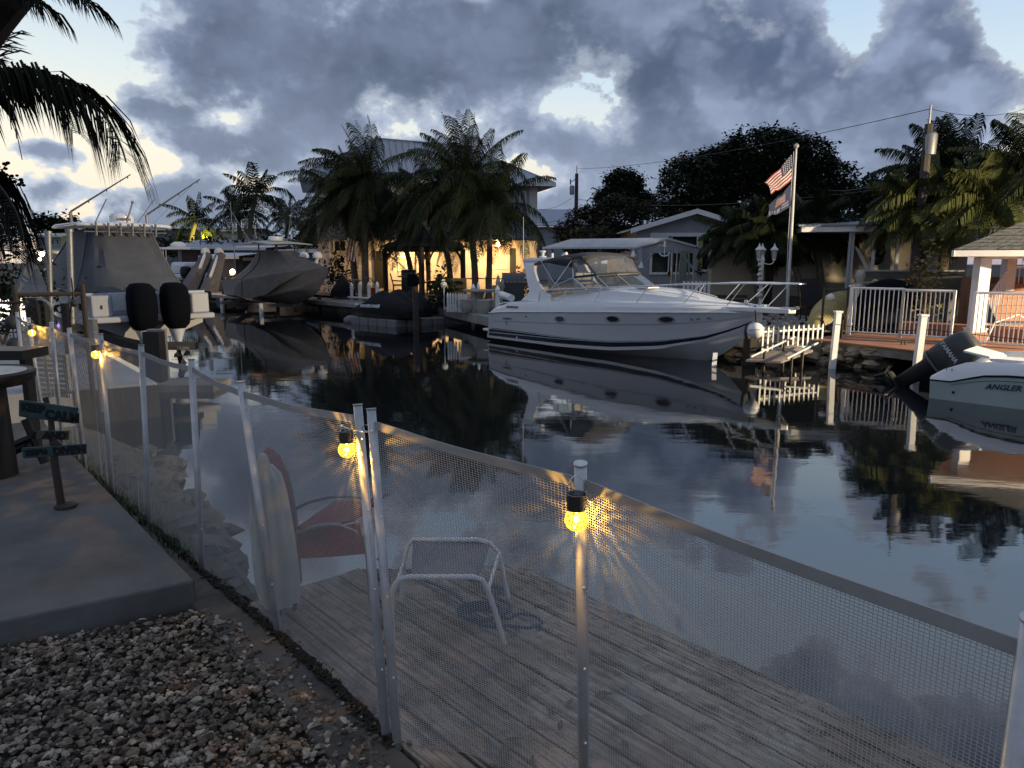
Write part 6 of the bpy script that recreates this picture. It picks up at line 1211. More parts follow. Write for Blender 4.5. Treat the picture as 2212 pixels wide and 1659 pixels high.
# ------------------------------------------------------------------ tiled gazebo at the right edge
g2 = T('tiled_gazebo', 'white gazebo with grey shingle roof and terracotta based column at right edge', 'gazebo', G(2100, 745))
cb = G(2103, 744); z0 = .25; zc = V(2103, 557, cb.y).z
m = MB(); m.box(cb.x - .17, cb.y - .17, 0, cb.x + .17, cb.y + .17, .27); m.build('pedestal', terra, g2, bevel=.01)
m = MB(); m.box(cb.x - .155, cb.y - .155, .27, cb.x + .155, cb.y + .155, .33); m.box(cb.x - .17, cb.y - .17, .33, cb.x + .17, cb.y + .17, .355); m.box(cb.x - .12, cb.y - .12, .355, cb.x + .12, cb.y + .12, zc); m.build('column', trimw, g2, bevel=.008)
ea = V(2057, 541, cb.y - .25); zb = ea.z; zl = V(2057, 554, cb.y - .25).z
cw = [Vector((ea.x, ea.y, 0)), Vector((ea.x + 4.2, ea.y - 1.4, 0)), Vector((ea.x + 7.2, ea.y + 2.0, 0)), Vector((ea.x + 3.0, ea.y + 3.4, 0))]; cc = sum(cw, Vector()) / 4
m = MB(); ap = cc + UP * (zb + 1.25); 
for i in range(4): m.face([cw[i] + UP * zb, cw[(i + 1) % 4] + UP * zb, ap])
rf = m.build('roof', shingle, g2)
m = MB()   # shingle courses
rg = random.Random(6)
for i in (0, 3):
    a, b = cw[i] + UP * zb, cw[(i + 1) % 4] + UP * zb; n_ = (b - a).cross(ap - a).normalized(); n_ = n_ if n_.z > 0 else -n_
    for r_ in range(17):
        f0, f1 = r_ / 17, (r_ + 1.15) / 17; k = max(2, int(22 * (1 - f0)))
        for c_ in range(k):
            if c_ % 2 and rg.random() < .15: continue
            u0, u1 = (c_ + .03) / k, (c_ + .97) / k; off = n_ * (.012 + rg.uniform(0, .014)); L0, R0_ = a.lerp(ap, f0), b.lerp(ap, f0); L1, R1_ = a.lerp(ap, min(f1, 1)), b.lerp(ap, min(f1, 1)); m.face([L0.lerp(R0_, u0) + off, L0.lerp(R0_, u1) + off, L1.lerp(R1_, u1) + n_ * .003, L1.lerp(R1_, u0) + n_ * .003])
m.build('shingles', shingle, rf)
m = MB()
for i in range(4): a, b = cw[i], cw[(i + 1) % 4]; d = (b - a).normalized(); n_ = Vector((d.y, -d.x, 0)); m.prism([a + UP * zl, b + UP * zl, b - n_ * .04 + UP * zl, a - n_ * .04 + UP * zl], (0, 0, zb - zl))
m.face([p + UP * (zl + .02) for p in cw]); m.build('fascia', trimw, g2)
m = MB(); m.prism([(cb.x - .1, cb.y - .08, zc - .02), (cb.x + 4, cb.y - 1.15, zc - .02), (cb.x + 4, cb.y - .95, zc - .02), (cb.x - .1, cb.y + .12, zc - .02)], (0, 0, .2)); m.prism([(cb.x - .08, cb.y, zc - .02), (cb.x + .12, cb.y, zc - .02), (cb.x + 2.8, cb.y + 3.2, zc - .02), (cb.x + 2.6, cb.y + 3.2, zc - .02)], (0, 0, .18)); m.build('beam', trimw, g2)
m = MB(); q_ = Vector((cb.x + 2.7, cb.y + 3.1, 0)); m.box(q_.x - .12, q_.y - .12, .1, q_.x + .12, q_.y + .12, zc); m.build('column', trimw, g2)
# stairs with white rails climbing behind the gazebo
sb = V(2150, 700, 17.0); t = T('terracotta_stairs', 'terracotta steps with white railing climbing at the right edge', 'stairs', Vector((sb.x, sb.y, 0))); s0 = V(2135, 565, 16.6); s0.z = 0
for i in range(8): m = MB(); a = s0 + Vector((.12 * i, .28 * i, 0)); m.box(a.x, a.y, 0, a.x + 1.7, a.y + .3, .17 * (i + 1)); m.build('step', terra, t)
m = MB(); p0 = V(2128, 655, 16.5); p1 = V(2180, 578, 18.4); m.tube([p0, p1], .035, 4); q0 = p0 - UP * .75; q1 = p1 - UP * .75; m.tube([q0, q1], .022, 4)
for i in range(12): m.tube([p0.lerp(p1, i / 11), q0.lerp(q1, i / 11)], .014, 4)
m.tube([p1, p1 + Vector((2.2, .2, .05))], .035, 4); m.tube([q1, q1 + Vector((2.2, .2, .05))], .022, 4)
for i in range(16): m.tube([p1 + Vector((.14 * i, 0, 0)), q1 + Vector((.14 * i, 0, 0))], .014, 4)
m.build('railing', vinyl, t)
t = T('patio_lounger', 'blue and white patio chair behind the right railing', 'chair', V(2150, 700, 15.8) * 1); q_ = V(2160, 700, 15.9); q_.z = 0
m = MB(); m.box(q_.x - .2, q_.y - .25, .38, q_.x + .5, q_.y + .25, .42); m.build('seat', mat('blue_mesh', (.05, .09, .14), .8), t); m = MB(); m.tube([q_ + Vector((-.45, -.26, 0)), q_ + Vector((-.3, -.26, .42)), q_ + Vector((.2, -.26, .60)), q_ + Vector((.55, -.26, .40)), q_ + Vector((.6, -.26, 0))], .018, 6); m.build('frame', trimw, t); m = MB(); m.prism([q_ + Vector((-.2, -.22, .4)), q_ + Vector((-.2, .22, .4)), q_ + Vector((-.55, .22, 1.0)), q_ + Vector((-.55, -.22, 1.0))], (.02, 0, 0)); m.build('backrest', mat('blue_mesh', (.05, .09, .14), .8), t)
m = MB(); q_ = V(1995, 700, 19.5); m.box(q_.x - .35, q_.y, 0.02, q_.x + .35, q_.y + .5, .5); tag(m.build('stone_planter', stone), 'pale square planter box behind the railing', 'planter')
# dock flood light that warms the railings: on its pole beyond the right edge of the photo, on the near bank
lp = Vector((19, 8.6, 0)); t = T('dock_light', 'warm flood light on a pole on the far bank beyond the right edge', 'lamp', lp); m = MB(); m.tube([lp, lp + UP * 3.6], .05, 8); m.build('pole', galv, t); m = MB(); m.box(lp.x - .12, lp.y - .05, 3.6, lp.x + .12, lp.y + .12, 3.75); m.build('housing', blk, t)
point_light('flood', lp + Vector((-.2, .1, 3.6)), 13500, (1, .78, .48), .12, t, spot=((-1, .62, -.30), R(85)))
# ------------------------------------------------------------------ outboard boat at the right edge
AG = T('outboard_boat', 'pale green hulled outboard boat cut by the right edge', 'boat', G(2006, 860, WL) + NV * 1.05 + TV * -.0, local=True, rz=math.atan2(-.731, .682))
hg = Hull(6.2, 1.08, 2.2, 2.4, [(0, -.25), (4.5, -.22), (5.6, .2), (6.2, .7)], [(0, -.02), (3, 0), (5, .2), (6.2, .72)], [(0, .33), (.3, .33), (.75, .48), (1.1, .52), (4, .58), (6.2, .85)], .95)
aqua = mat('hull_aqua', (.40, .46, .455), .3, var=.12, vscale=2)
hg.build('hull', aqua, AG, linsp(0, 6.2, 30)); hg.strip('rub_rail', blk, AG, linsp(0, 6.1, 40), lambda x: .93, lambda x: 1.0, off=.010); hg.strip('pinstripe', mat('aqua_dark', (.12, .2, .2), .4), AG, linsp(0.3, 5.8, 30), lambda x: .80, lambda x: .83)
m = MB(); rr = []
for x in linsp(0, 6.15, 40):
    ys = hg.ys(x); zs = interp(hg.zs, x); zt2 = interp([(0, .38), (.08, .46), (.3, .56), (.52, .66), (1.2, .70), (2, .76), (6.2, 1.0)], x); hf = [(x, ys + .012, zs), (x, ys * .99, zs + (zt2 - zs) * .6), (x, ys * .94, zt2), (x, max(.02, ys - .16), zt2 + .005)] + ([(x, max(.01, ys - .2), zt2 - .04), (x, .0, zt2 - .05)] if (x < .75 or x > 4.2) else [(x, max(.01, ys - .18), .15), (x, 0, .12)]); rr.append([(a, -b, c) for a, b, c in hf] + [(a, b, c) for a, b, c in reversed(hf[:-1])])
m.loft(rr); m.face(list(reversed(rr[0]))); m.build('deck', gel, AG, smooth=30)
m = MB(); m.prism([(.40, -.95, .80), (.78, -.95, .73), (.86, -.45, .75), (.46, -.45, .84)], (0, 0, .035)); m.build('bait_lid', vinyl, AG, bevel=.01); m = MB(); m.box(.78, -.95, .69, 1.25, -.5, .74); m.build('hatch', vinyl, AG, bevel=.01)
m = MB(); m.box(1.7, .1, .2, 4.0, .85, 1.0); m.build('cabin_side', vinyl, AG, bevel=.05)
for x in (.22, .30): m = MB(); m.box(x, -1.09, .50, x + .015, -1.07, .54); m.build('cleat', steel, AG)
m = MB(); p = hg.top(.35, .45); m.ball((p[0], -p[1] - .003, p[2]), .022, 10); m.build('drain', blk, AG)
a = Vector(hg.top(.79, .56)); b = Vector(hg.top(1.3, .56)); c = Vector(hg.top(.79, .9)); f_ = lambda v: Vector((v.x, -v.y - .012, v.z)); text('ANGLER', .125, mat('letter_dark', (.03, .05, .07), .4), AG, f_(a), f_(b) - f_(a), f_(c) - f_(a), shear=.3, bold=.003)
# tilted outboard engine
eng = mat('cowl_charcoal', (.035, .04, .043), .35, var=.3, vscale=4)
E_ = MB(); ux = Vector((.80, 0, .60)); uz_ = Vector((-.60, 0, .80)); o_ = Vector((-.10, -.15, .62))
def ep(x, y, z): return o_ + ux * x + uz_ * z + Vector((0, y, 0))
def blob(rows, n=16, pw=.6): return [[ep(x + rx * math.copysign(abs(math.cos(a)) ** pw, math.cos(a)), ry * math.copysign(abs(math.sin(a)) ** pw, math.sin(a)), z) for a in [6.2832 * i / n for i in range(n)]] for x, rx, ry, z in rows]
# engine axis: lower unit points back-left and down, the cowl up-right
ux = Vector((-.62, 0, .78)); uz_ = Vector((.78, 0, .62)); o_ = Vector((-.13, -.1, .54))
m = MB(); m.loft(blob([(.0, .22, .15, -.12), (.0, .27, .19, -.05), (.0, .29, .20, .12), (.0, .30, .21, .35), (-.01, .28, .20, .52), (-.02, .22, .15, .60), (-.02, .1, .08, .63)]), closed=True, caps=True); cw_ = m.build('cowl', eng, AG, smooth=45)
m = MB(); m.loft(blob([(.0, .28, .19, -.135), (0, .285, .195, -.10)]), closed=True, caps=True); m.build('cowl_seam', mat('seam', (.12, .12, .12), .4), cw_, smooth=45)
m = MB(); m.loft(blob([(.0, .20, .14, -.14), (.0, .17, .12, -.3), (.02, .14, .07, -.6), (.02, .12, .05, -.85)], pw=.9), closed=True, caps=True); m.build('midsection', blk, AG, smooth=45)
m = MB(); m.tube([ep(-.26, 0, -.95), ep(-.05, 0, -.95), ep(.14, 0, -.95), ep(.3, 0, -.94)], [.02, .055, .06, .03], 10); m.prism([ep(-.2, .012, -.80), ep(.26, .012, -.80), ep(.30, .012, -.83), ep(-.2, .012, -.83)], (0, -.24, 0)); m.prism([ep(-.12, .01, -.98), ep(.08, .01, -.98), ep(.14, .01, -1.2), ep(.02, .01, -1.2)], (0, -.02, 0)); gc = m.build('gearcase', blk, AG)
m = MB()
for k in range(3): a = k * 2.094; m.face([ep(.32, .02, -.94), ep(.30, math.cos(a) * .17 - .05 * math.sin(a), -.94 + math.sin(a) * .17 + .05 * math.cos(a)), ep(.36, math.cos(a) * .19, -.94 + math.sin(a) * .19), ep(.34, math.cos(a) * .17 + .06 * math.sin(a), -.94 + math.sin(a) * .17 - .06 * math.cos(a))])
m.build('propeller', eng, gc, solid=.008)
m = MB(); m.tube([ep(-.24, 0, -.25), (.12, -.1, .42)], .05, 8); m.box(.0, -.28, .1, .1, .08, .62); m.build('bracket', blk, AG)
yw = mat('engine_letters', (.45, .46, .47), .4); text('YAMAHA', .105, yw, AG, ep(.26, -.222, .20), -ux, uz_, bold=.003)
# ------------------------------------------------------------------ things near the fence
def ZP(px, py, z): return G(px, py, z)
redm = mat('red_sling', (.17, .03, .034), .75, var=.2, vscale=9)
t = T('sling_chair', 'dark red sling armchair behind the mesh fence, left of the double post', 'chair', G(700, 1300, 0))
sA, sB = V(640, 1141, 3.52), V(768, 1122, 3.55); wd = Vector((.10, .42, 0))
m = MB(); m.loft([[sA, sA + wd], [sA.lerp(sB, .5) - UP * .03, sA.lerp(sB, .5) + wd - UP * .03], [sB, sB + wd]]); m.build('seat', redm, t, solid=.012)
near0 = V(638, 1205, sA.y - .16); m = MB(); pA = V(640, 1150, 3.45); pB = V(776, 1130, 3.39); m.loft([[pA, V(639, 1207, 3.39)], [V(710, 1138, 3.41), V(712, 1203, 3.39)], [pB, V(790, 1196, 3.37)]]); m.build('seat_side', redm, t, solid=.01)
bk = [(580, 966), (604, 985), (619, 1020), (628, 1062), (636, 1110), (640, 1150)]; lf = [(556, 985), (560, 1000), (575, 1040), (590, 1080), (600, 1120), (612, 1160)]
m = MB(); m.loft([[V(a[0], a[1], 3.71), V(b[0], b[1], 3.33)] for a, b in zip(bk, lf)]); m.build('backrest', redm, t, solid=.012)
m = MB(); m.tube([V(a[0] + 1, a[1], 3.70) for a in bk], .012, 8); m.build('back_frame', mat('frame_grey', (.20, .20, .21), .4, .6), t, smooth=60)
fg = MATS['frame_grey']
for pts in ([(637, 1099, 3.73), (665, 1085, 3.73), (710, 1073, 3.73), (752, 1071, 3.73), (782, 1075, 3.73), (800, 1100, 3.73)], [(641, 1152, 3.39), (670, 1141, 3.39), (705, 1133, 3.39), (735, 1134, 3.39), (765, 1146, 3.39), (790, 1162, 3.39)]):
    m = MB(); m.tube([V(*p) for p in pts], .011, 8); m.build('armrest', fg, t, smooth=60)
for a, b in (((800, 1100, 3.73), (806, 1250)), ((790, 1162, 3.39), (800, 1300)), ((641, 1152, 3.39), (628, 1300)), ((640, 1120, 3.71), (650, 1258))):
    m = MB(); m.tube([V(*a), G(b[0], b[1], 0)], .009, 6); m.build('leg', fg, t)
# furled off-white ribbed cover
t = T('furled_parasol', 'off-white ribbed furled parasol standing behind the third fence post', 'parasol', G(610, 1275, 0)); b = G(609, 1325, 0); tp = V(574, 1005, b.y); ax = tp - b
clm = mat('parasol_cloth', (.40, .41, .38), .8, var=.2, vscale=7, bump=.1)
m = MB(); rr = []
for f, r in ((.08, .085), (.2, .098), (.4, .098), (.6, .092), (.8, .082), (.93, .066), (1.0, .03)):
    c = b + ax * f; rr.append([c + Vector((math.cos(a) * r * (1 + .13 * math.cos(9 * a)), math.sin(a) * r * (1 + .13 * math.cos(9 * a)), 0)) for a in [6.2832 * i / 54 for i in range(54)]])
m.loft(rr, closed=True, caps=True); m.build('cloth', clm, t, smooth=60)
m = MB(); q = V(566, 990, b.y - .02); m.lathe([(.035, -.12), (.034, -.02), (.02, .02), (.004, .03)], q, 12); m.build('finial', clm, t, smooth=50); m = MB(); m.tube([b, b + ax * .1], .018, 8); m.build('pole', fg, t)
m = MB(); a = G(598, 1330, .0); m.prism([a, a + Vector((.02, .0, 0)), a + Vector((.035, .03, .16)), a + Vector((.01, .03, .17))], (.0, .02, 0)); a += Vector((.06, .05, 0)); m.prism([a, a + Vector((.02, .0, 0)), a + Vector((.03, .02, .10)), a + Vector((.0, .02, .10))], (.0, .02, 0)); tag(m.build('weed_leaves', leafd), 'few dark green blades growing up through the deck edge', kind='stuff')
# white framed footstool
t = T('sling_footstool', 'white framed footstool with grey sling top behind the fence, right of the double post', 'footstool', G(980, 1360, 0)); wf = mat('frame_white', (.62, .63, .65), .3, var=.1, vscale=10)
n_pts = [G(848, 1395, 0), V(846, 1290, 2.93), V(850, 1266, 2.93), V(864, 1250, 2.94), V(885, 1246, 2.95), V(1022, 1246, 2.95), V(1042, 1252, 2.96), V(1054, 1276, 2.98), V(1066, 1310, 3.0), G(1090, 1390, 0)]
f_pts = [G(868, 1296, 0), V(872, 1215, 3.42), V(880, 1180, 3.45), V(892, 1166, 3.47), V(1030, 1166, 3.47), V(1058, 1173, 3.47), V(1078, 1194, 3.48), G(1098, 1291, 0)]
for p in (n_pts, f_pts): m = MB(); m.tube(p, .0125, 8); m.build('frame', wf, t, smooth=60)
m = MB(); rr = []
for i in range(9):
    u = i / 8; A_ = n_pts[4].lerp(n_pts[5], u) * 1; B_ = f_pts[3].lerp(f_pts[5], u); rr.append([A_.lerp(B_, j / 8) - UP * (.05 * math.sin(math.pi * j / 8)) for j in range(9)])
m.loft(rr); m.build('seat', mat('grey_sling', (.14, .145, .16), .8, var=.15, vscale=10), t, smooth=60, solid=.006)
m = MB(); m.tube([n_pts[7], f_pts[6]], .009, 6); m.build('crossbar', wf, t); m = MB(); m.tube([n_pts[1], f_pts[1]], .009, 6); m.build('crossbar', wf, t)
# blue dock line
rp_ = [(880, 1232), (905, 1248), (945, 1265), (985, 1286), (1010, 1310), (1022, 1336), (1040, 1350), (1068, 1354), (1100, 1352), (1140, 1356), (1166, 1350), (1168, 1340), (1150, 1330), (1120, 1326), (1100, 1336), (1085, 1330), (1102, 1318), (1096, 1302), (1074, 1292), (1072, 1278), (1084, 1270), (1062, 1268), (1040, 1258), (1000, 1250)]
m = MB(); pts = [G(a, b, .006 + .006 * (i % 2)) for i, (a, b) in enumerate(rp_)]; sm = []
for i in range(len(pts) - 1):
    p0, p1, p2, p3 = pts[max(0, i - 1)], pts[i], pts[i + 1], pts[min(len(pts) - 1, i + 2)]
    for k in range(5): u = k / 5; sm.append(.5 * ((2 * p1) + (p2 - p0) * u + (2 * p0 - 5 * p1 + 4 * p2 - p3) * u * u + (3 * p1 - p0 - 3 * p2 + p3) * u ** 3))
m.tube(sm, .0085, 7); c = G(1036, 1330, .012)
for k in range(4): m.tube([c + Vector(((.075 + .012 * k) * math.cos(a), (.06 + .01 * k) * math.sin(a), .009 * k)) for a in [6.2832 * i / 22 for i in range(23)]], .008, 7)
tag(m.build('dock_line', rope, smooth=60), 'blue rope lying coiled on the grey deck behind the fence', 'rope')
# hose hanging over the bank, seen through the mesh
m = MB(); m.tube(bez([V(438, 1150, 4.8), V(470, 1180, 4.6), V(520, 1235, 4.2), G(545, 1283, -.02)], 14), .008, 6); tag(m.build('hose', rubber), 'thin dark hose trailing from the rubble bank to the deck corner', 'hose')
# sign post
sg = T('message_sign', 'hand lettered teal board sign leaning on its post at the slab edge', 'sign', ZP(133, 1096, .12)); b = ZP(133, 1096, .12); pl = [b, V(118, 1000, b.y), V(110, 905, b.y), V(98, 858, b.y)]
m = MB(); m.tube(pl, [.026, .024, .018, .016], 8); m.build('post', dwood, sg, smooth=60); m = MB(); m.lathe([(.07, 0), (.07, .02), (.03, .03)], b + Vector((.03, 0, 0)), 10); m.build('foot', dwood, sg)
teal = mat('board_teal', (.035, .075, .08), .8, var=.5, vscale=10, bump=.2); tealb = mat('board_grey_brown', (.075, .07, .055), .85, var=.4, vscale=10); ink = mat('sign_ink', (.004, .006, .007), .9)
def board(c4, mtl, txt, size, dx, dy, yy=None, shear=0, lab=None):
    y0 = (yy or b.y) - .035; P = [V(px, py, y0) for px, py in c4]; m = MB(); m.prism(P, (0, .018, 0)); o = m.build('board', mtl, sg, bevel=.004, label=lab); u = (P[2] - P[3]); v = P[0] - P[3]; text(txt, size, ink, o, P[3] + u * dx + v * dy + Vector((0, -.003, 0)), u, v, bold=.004); return o
board([(40, 864), (167, 881), (162, 916), (40, 900)], teal, 'KEEP', .07, .05, .42, lab='teal painted board'); P = [V(px, py, b.y - .035) for px, py in [(40, 864), (167, 881), (162, 916), (40, 900)]]
text('CALM', .085, ink, sg, P[3] + (P[2] - P[3]) * .47 + (P[0] - P[3]) * .12 + Vector((0, -.003, 0)), P[2] - P[3], P[0] - P[3], bold=.004)
board([(79, 931), (147, 931), (146, 951), (76, 949)], tealb, 'AND', .07, .22, .15, lab='bare brown board')
board([(45, 968), (184, 959), (185, 981), (50, 991)], teal, "KEEP'N", .045, .06, .3); P = [V(px, py, b.y - .035) for px, py in [(45, 968), (184, 959), (185, 981), (50, 991)]]
text("DIVE'N", .07, ink, sg, P[3] + (P[2] - P[3]) * .50 + (P[0] - P[3]) * .16 + Vector((0, -.003, 0)), P[2] - P[3], P[0] - P[3], bold=.004)
m = MB(); c = V(121, 957, b.y - .03); m.ball(c, .02, 8, 1.3, .3, 1); m.ball(c + Vector((.02, 0, -.012)), .014, 8, 1.3, .3, 1); m.build('ornament', dwood, sg)
# dark round bar table with raised rim
c = ZP(-12, 1020, .12); y0 = c.y - .1; t = T('bar_table', 'dark wooden bar table with pale grey top at the left edge', 'table', c); zt = V(40, 812, y0).z; cc = Vector((V(-62, 800, y0).x, y0, zt)); dwood_ = mat('table_black', (.010, .009, .009), .6, var=.3)
m = MB(); m.lathe([(.02, -.07), (.36, -.07), (.40, -.03), (.41, .02), (.385, .035), (.36, .02)], cc, 28); m.build('tabletop', dwood_, t, smooth=40); m = MB(); m.lathe([(.35, .018), (.35, .028), (.02, .03)], cc, 24); m.build('inlay', mat('frosted_top', (.30, .31, .33), .5, var=.4, vscale=8), t)
m = MB(); m.tube([Vector((cc.x + .08, cc.y, .12)), Vector((cc.x + .10, cc.y, zt - .06))], [.15, .12], 12); m.build('pedestal', dwood_, t)
for a_, b_ in (((55, 905), (98, 1000)), ((86, 938), (30, 962)), ((60, 960), (20, 980))): m = MB(); m.tube([V(a_[0], a_[1], y0 + .25), V(b_[0], b_[1], y0 + .25)], .035, 6); m.build('brace', dwood_, t)
m = MB(); q = V(50, 745, y0 + .8); m.box(q.x - .6, q.y - .1, q.z - .12, q.x + .05, q.y + .25, q.z - .04); m.box(q.x - .5, q.y, .12, q.x - .45, q.y + .1, q.z - .1); m.box(q.x - .05, q.y, .12, q.x, q.y + .1, q.z - .1); tag(m.build('dark_bench', dwood_), 'low dark wooden bench behind the bar table', 'bench')
# rubble and weedy slope in the inlet
m = MB(); top_ = [NT(1.27, 8.1, -.02), NT(1.27, 7.0, -.02), NT(1.27, 6.0, -.02), NT(1.27, 5.0, -.02), NT(1.27, 4.2, -.02), NT(1.27, 3.5, -.04)]; bot_ = [NT(2.35, 10.9, -.58), NT(2.55, 8.6, -.58), NT(2.3, 7.2, -.58), NT(2.15, 6.1, -.58), NT(1.9, 5.1, -.58), NT(1.7, 3.6, -.62)]
rg = random.Random(17); rows = []
for j in range(13):
    r_ = []
    for i in range(41):
        x = i / 40 * 5; k = min(4, int(x)); a = top_[k].lerp(top_[k + 1], x - k); bb = bot_[k].lerp(bot_[k + 1], x - k); p = a.lerp(bb, j / 12); w_ = math.sin(math.pi * j / 12); r_.append(p + UP * (.10 * w_ + rg.uniform(-.03, .03) * w_) + Vector((rg.uniform(-.03, .03), rg.uniform(-.03, .03), 0)) * w_)
    rows.append(r_)
m.loft(rows); tag(m.build('bank_slope', mat('bank_dirt', (.07, .07, .055), .95, var=.5, vscale=3, bump=.7, bscale=16), smooth=60), kind='structure')
m = MB()
for k in range(150): x = rg.uniform(.8, 5); i = min(4, int(x)); p = top_[i].lerp(top_[i + 1], x - i).lerp(bot_[i].lerp(bot_[i + 1], x - i), rg.uniform(.35, 1.0)); stone_shape(m, p + UP * .05, rg.choice((.04, .06, .09, .13, .17)), rg)
tag(m.build('rocks', mat('bank_rock', (.11, .105, .095), .9, var=.5, vscale=4, bump=.5, bscale=18)), 'rough grey rocks on the little bank behind the mesh fence', kind='stuff')
m = MB()
for k in range(2600):
    x = rg.uniform(.2, 3.9); i = min(4, int(x)); p = top_[i].lerp(top_[i + 1], x - i).lerp(bot_[i].lerp(bot_[i + 1], x - i), abs(rg.gauss(0, .32))); h_ = rg.uniform(.03, .12); a = rg.uniform(0, 6.3); d = Vector((math.cos(a) * .06, math.sin(a) * .06, h_)); w_ = Vector((-math.sin(a), math.cos(a), 0)) * .006; m.face([p - w_, p + w_, p + d * .6 + w_, p + d])
tag(m.build('bank_grass', mat('bank_weed', (.05, .08, .03), .8, var=.4)), 'green weeds growing on the bank slope behind the fence', kind='stuff')
# ------------------------------------------------------------------ neighbour's concrete pier, pallet, wire fence
pier = [G(340, 828), G(232, 768), NT(3.5, 26), NT(.5, 26), NT(.5, 11.3), G(160, 843)]
o = MB().prism([Vector((p.x, p.y, .015)) for p in pier][::-1], (0, 0, -.75)).build('neighbour_pier', mat('pale_concrete', (.33, .34, .36), .85, var=.3, vscale=1.5, bump=.3, bscale=30), bevel=.02); tag(o, kind='structure')
m = MB(); m.prism([G(340, 828) + UP * -.02 + NV * .006 - TV * .012, G(160, 843) + UP * -.02 - TV * .012, G(160, 843) + UP * -.02 - TV * .03, G(340, 828) + UP * -.02 - TV * .03 + NV * .006], (0, 0, -.7)); tag(m.build('pier_face', mat('dark_bulkhead', (.04, .034, .028), .9, var=.5, vscale=3)), kind='structure')
pm_ = mat('pallet_wood', (.27, .26, .235), .85, var=.35, vscale=8)
F = Face(V(52, 800, 9.6), V(148, 800, 9.4)); t = T('slatted_pallet', 'pale slatted wooden crate wall standing behind the left fence posts', 'pallet', F.p(.3, 0)); za, zb = F.uz(100, 768)[1], F.uz(100, 852)[1]
for i in range(9): z = zb + (za - zb) * i / 8; m = MB(); F.slab(m, 0, F.L, z - .022, z + .022, 0, .02); m.build('slat', pm_, t)
for u in (0.03, F.L * .5, F.L - .05): m = MB(); F.slab(m, u - .03, u + .03, .0, za + .02, -.06, -.002); m.build('upright', pm_, t)
CA, CB = V(52, 800, 8.7), V(196, 800, 9.1); CA.z = CB.z = 0; zt = V(190, 634, 9.1).z; t = T('wire_fence_gate', 'dark pipe framed wire gate left of the outboard boat', 'gate', CA)
for q in (CA, CB): m = MB(); m.tube([q, q + UP * (zt + .12)], .032, 8); m.build('post', rust, t)
m = MB(); m.tube([CA + UP * zt, CB + UP * zt], .026, 8); m.build('rail', rust, t); m = MB(); m.tube([CA + UP * .1, CB + UP * .1], .02, 6); m.build('rail', rust, t); chainlink(t, CA, CB, .1, zt, .08, .0018, rust)
m = MB(); m.tube(bez([CB + UP * (zt + .05), CB + UP * (zt + .16) + Vector((-.1, 0, 0)), CB + UP * (zt - .1) + Vector((-.2, -.05, 0)), CB + UP * .3 + Vector((-.22, -.05, 0))], 10), .010, 5); tag(m.build('dangling_rope', blk), 'black rope hanging from the pipe gate', 'rope')
DA, DB = V(150, 800, 9.0), V(212, 800, 8.2); DA.z = DB.z = 0; t = T('wire_fence', 'chain link fence panel in front of the pale pier, left of the second lamp', 'fence', DA); chainlink(t, DA, DB, .0, .78, .07, .002, rust); m = MB(); m.tube([DB, DB + UP * .95], .02, 6); m.build('post', galv, t)
t = T('arched_frame', 'pale arched metal frame behind the wire gate', 'frame', V(86, 700, 10.2)); c = V(87, 672, 10.2); m = MB(); m.tube([V(62, 740, 10.2)] + arc(c, .165, math.pi, 0, 14, (1, 0, 0), (0, 0, 1)) + [V(112, 740, 10.2)], .022, 6); m.build('arch', galv, t); m = MB(); m.lathe([(.15, 0), (.16, .5), (.13, .62)], V(90, 735, 10.3) , 12); m.build('barrel', blk, t)
for i_, (px, py, r, lab) in enumerate(((27, 696, 15, 'dark round buoy hanging on the left wire, upper one'), (32, 745, 16, 'dark round buoy hanging on the left wire, lower one'), (160, 655, 8, 'small dark buoy hanging by the pipe gate'))):
    c = V(px, py, 8.6); m = MB(); m.ball(c, r * 8.6 / FPX, 14, 1, 1, 1.05); m.tube([c, c + UP * .3], .008, 5); tag(m.build('hanging_buoy', rubber, smooth=60), lab, 'buoy', 'dark buoys on the wire fence')
m = MB(); m.tube([V(-20, 655, 8.6), V(60, 652, 8.7)], .018, 6); m.tube([V(-20, 720, 8.6), V(60, 717, 8.7)], .008, 5); tag(m.build('fence_rail', rust), 'rusty pipe rail at the left edge with buoys', 'rail')
for i_, (px, pt, pb, y_, lab) in enumerate(((104, 505, 700, 13.5, 'grey plastic guide pole left of the covered boat, left one'), (150, 501, 700, 13.2, 'grey plastic guide pole in front of the covered boat'))):
    m = MB(); a, b2 = V(px, pt, y_), V(px + 6, pb, y_); m.tube([a, b2], .055, 10); m.tube([a, a + UP * .05], .07, 10); tag(m.build('guide_pole', galv, smooth=40), lab, 'pole', 'boat lift guide poles')
m = MB(); a = V(143, 690, 12.8); m.box(a.x - .05, a.y - .05, -.5, a.x + .05, a.y + .05, V(143, 655, 12.8).z); tag(m.build('dark_piling', blk), 'black piling left of the white transom', 'piling')
bush('dark tangled shrubs at the left edge behind the buoys', V(-5, 640, 15) - UP * V(-5, 640, 15).z, (1.6, .8, 1.5), 900, .10, 91)
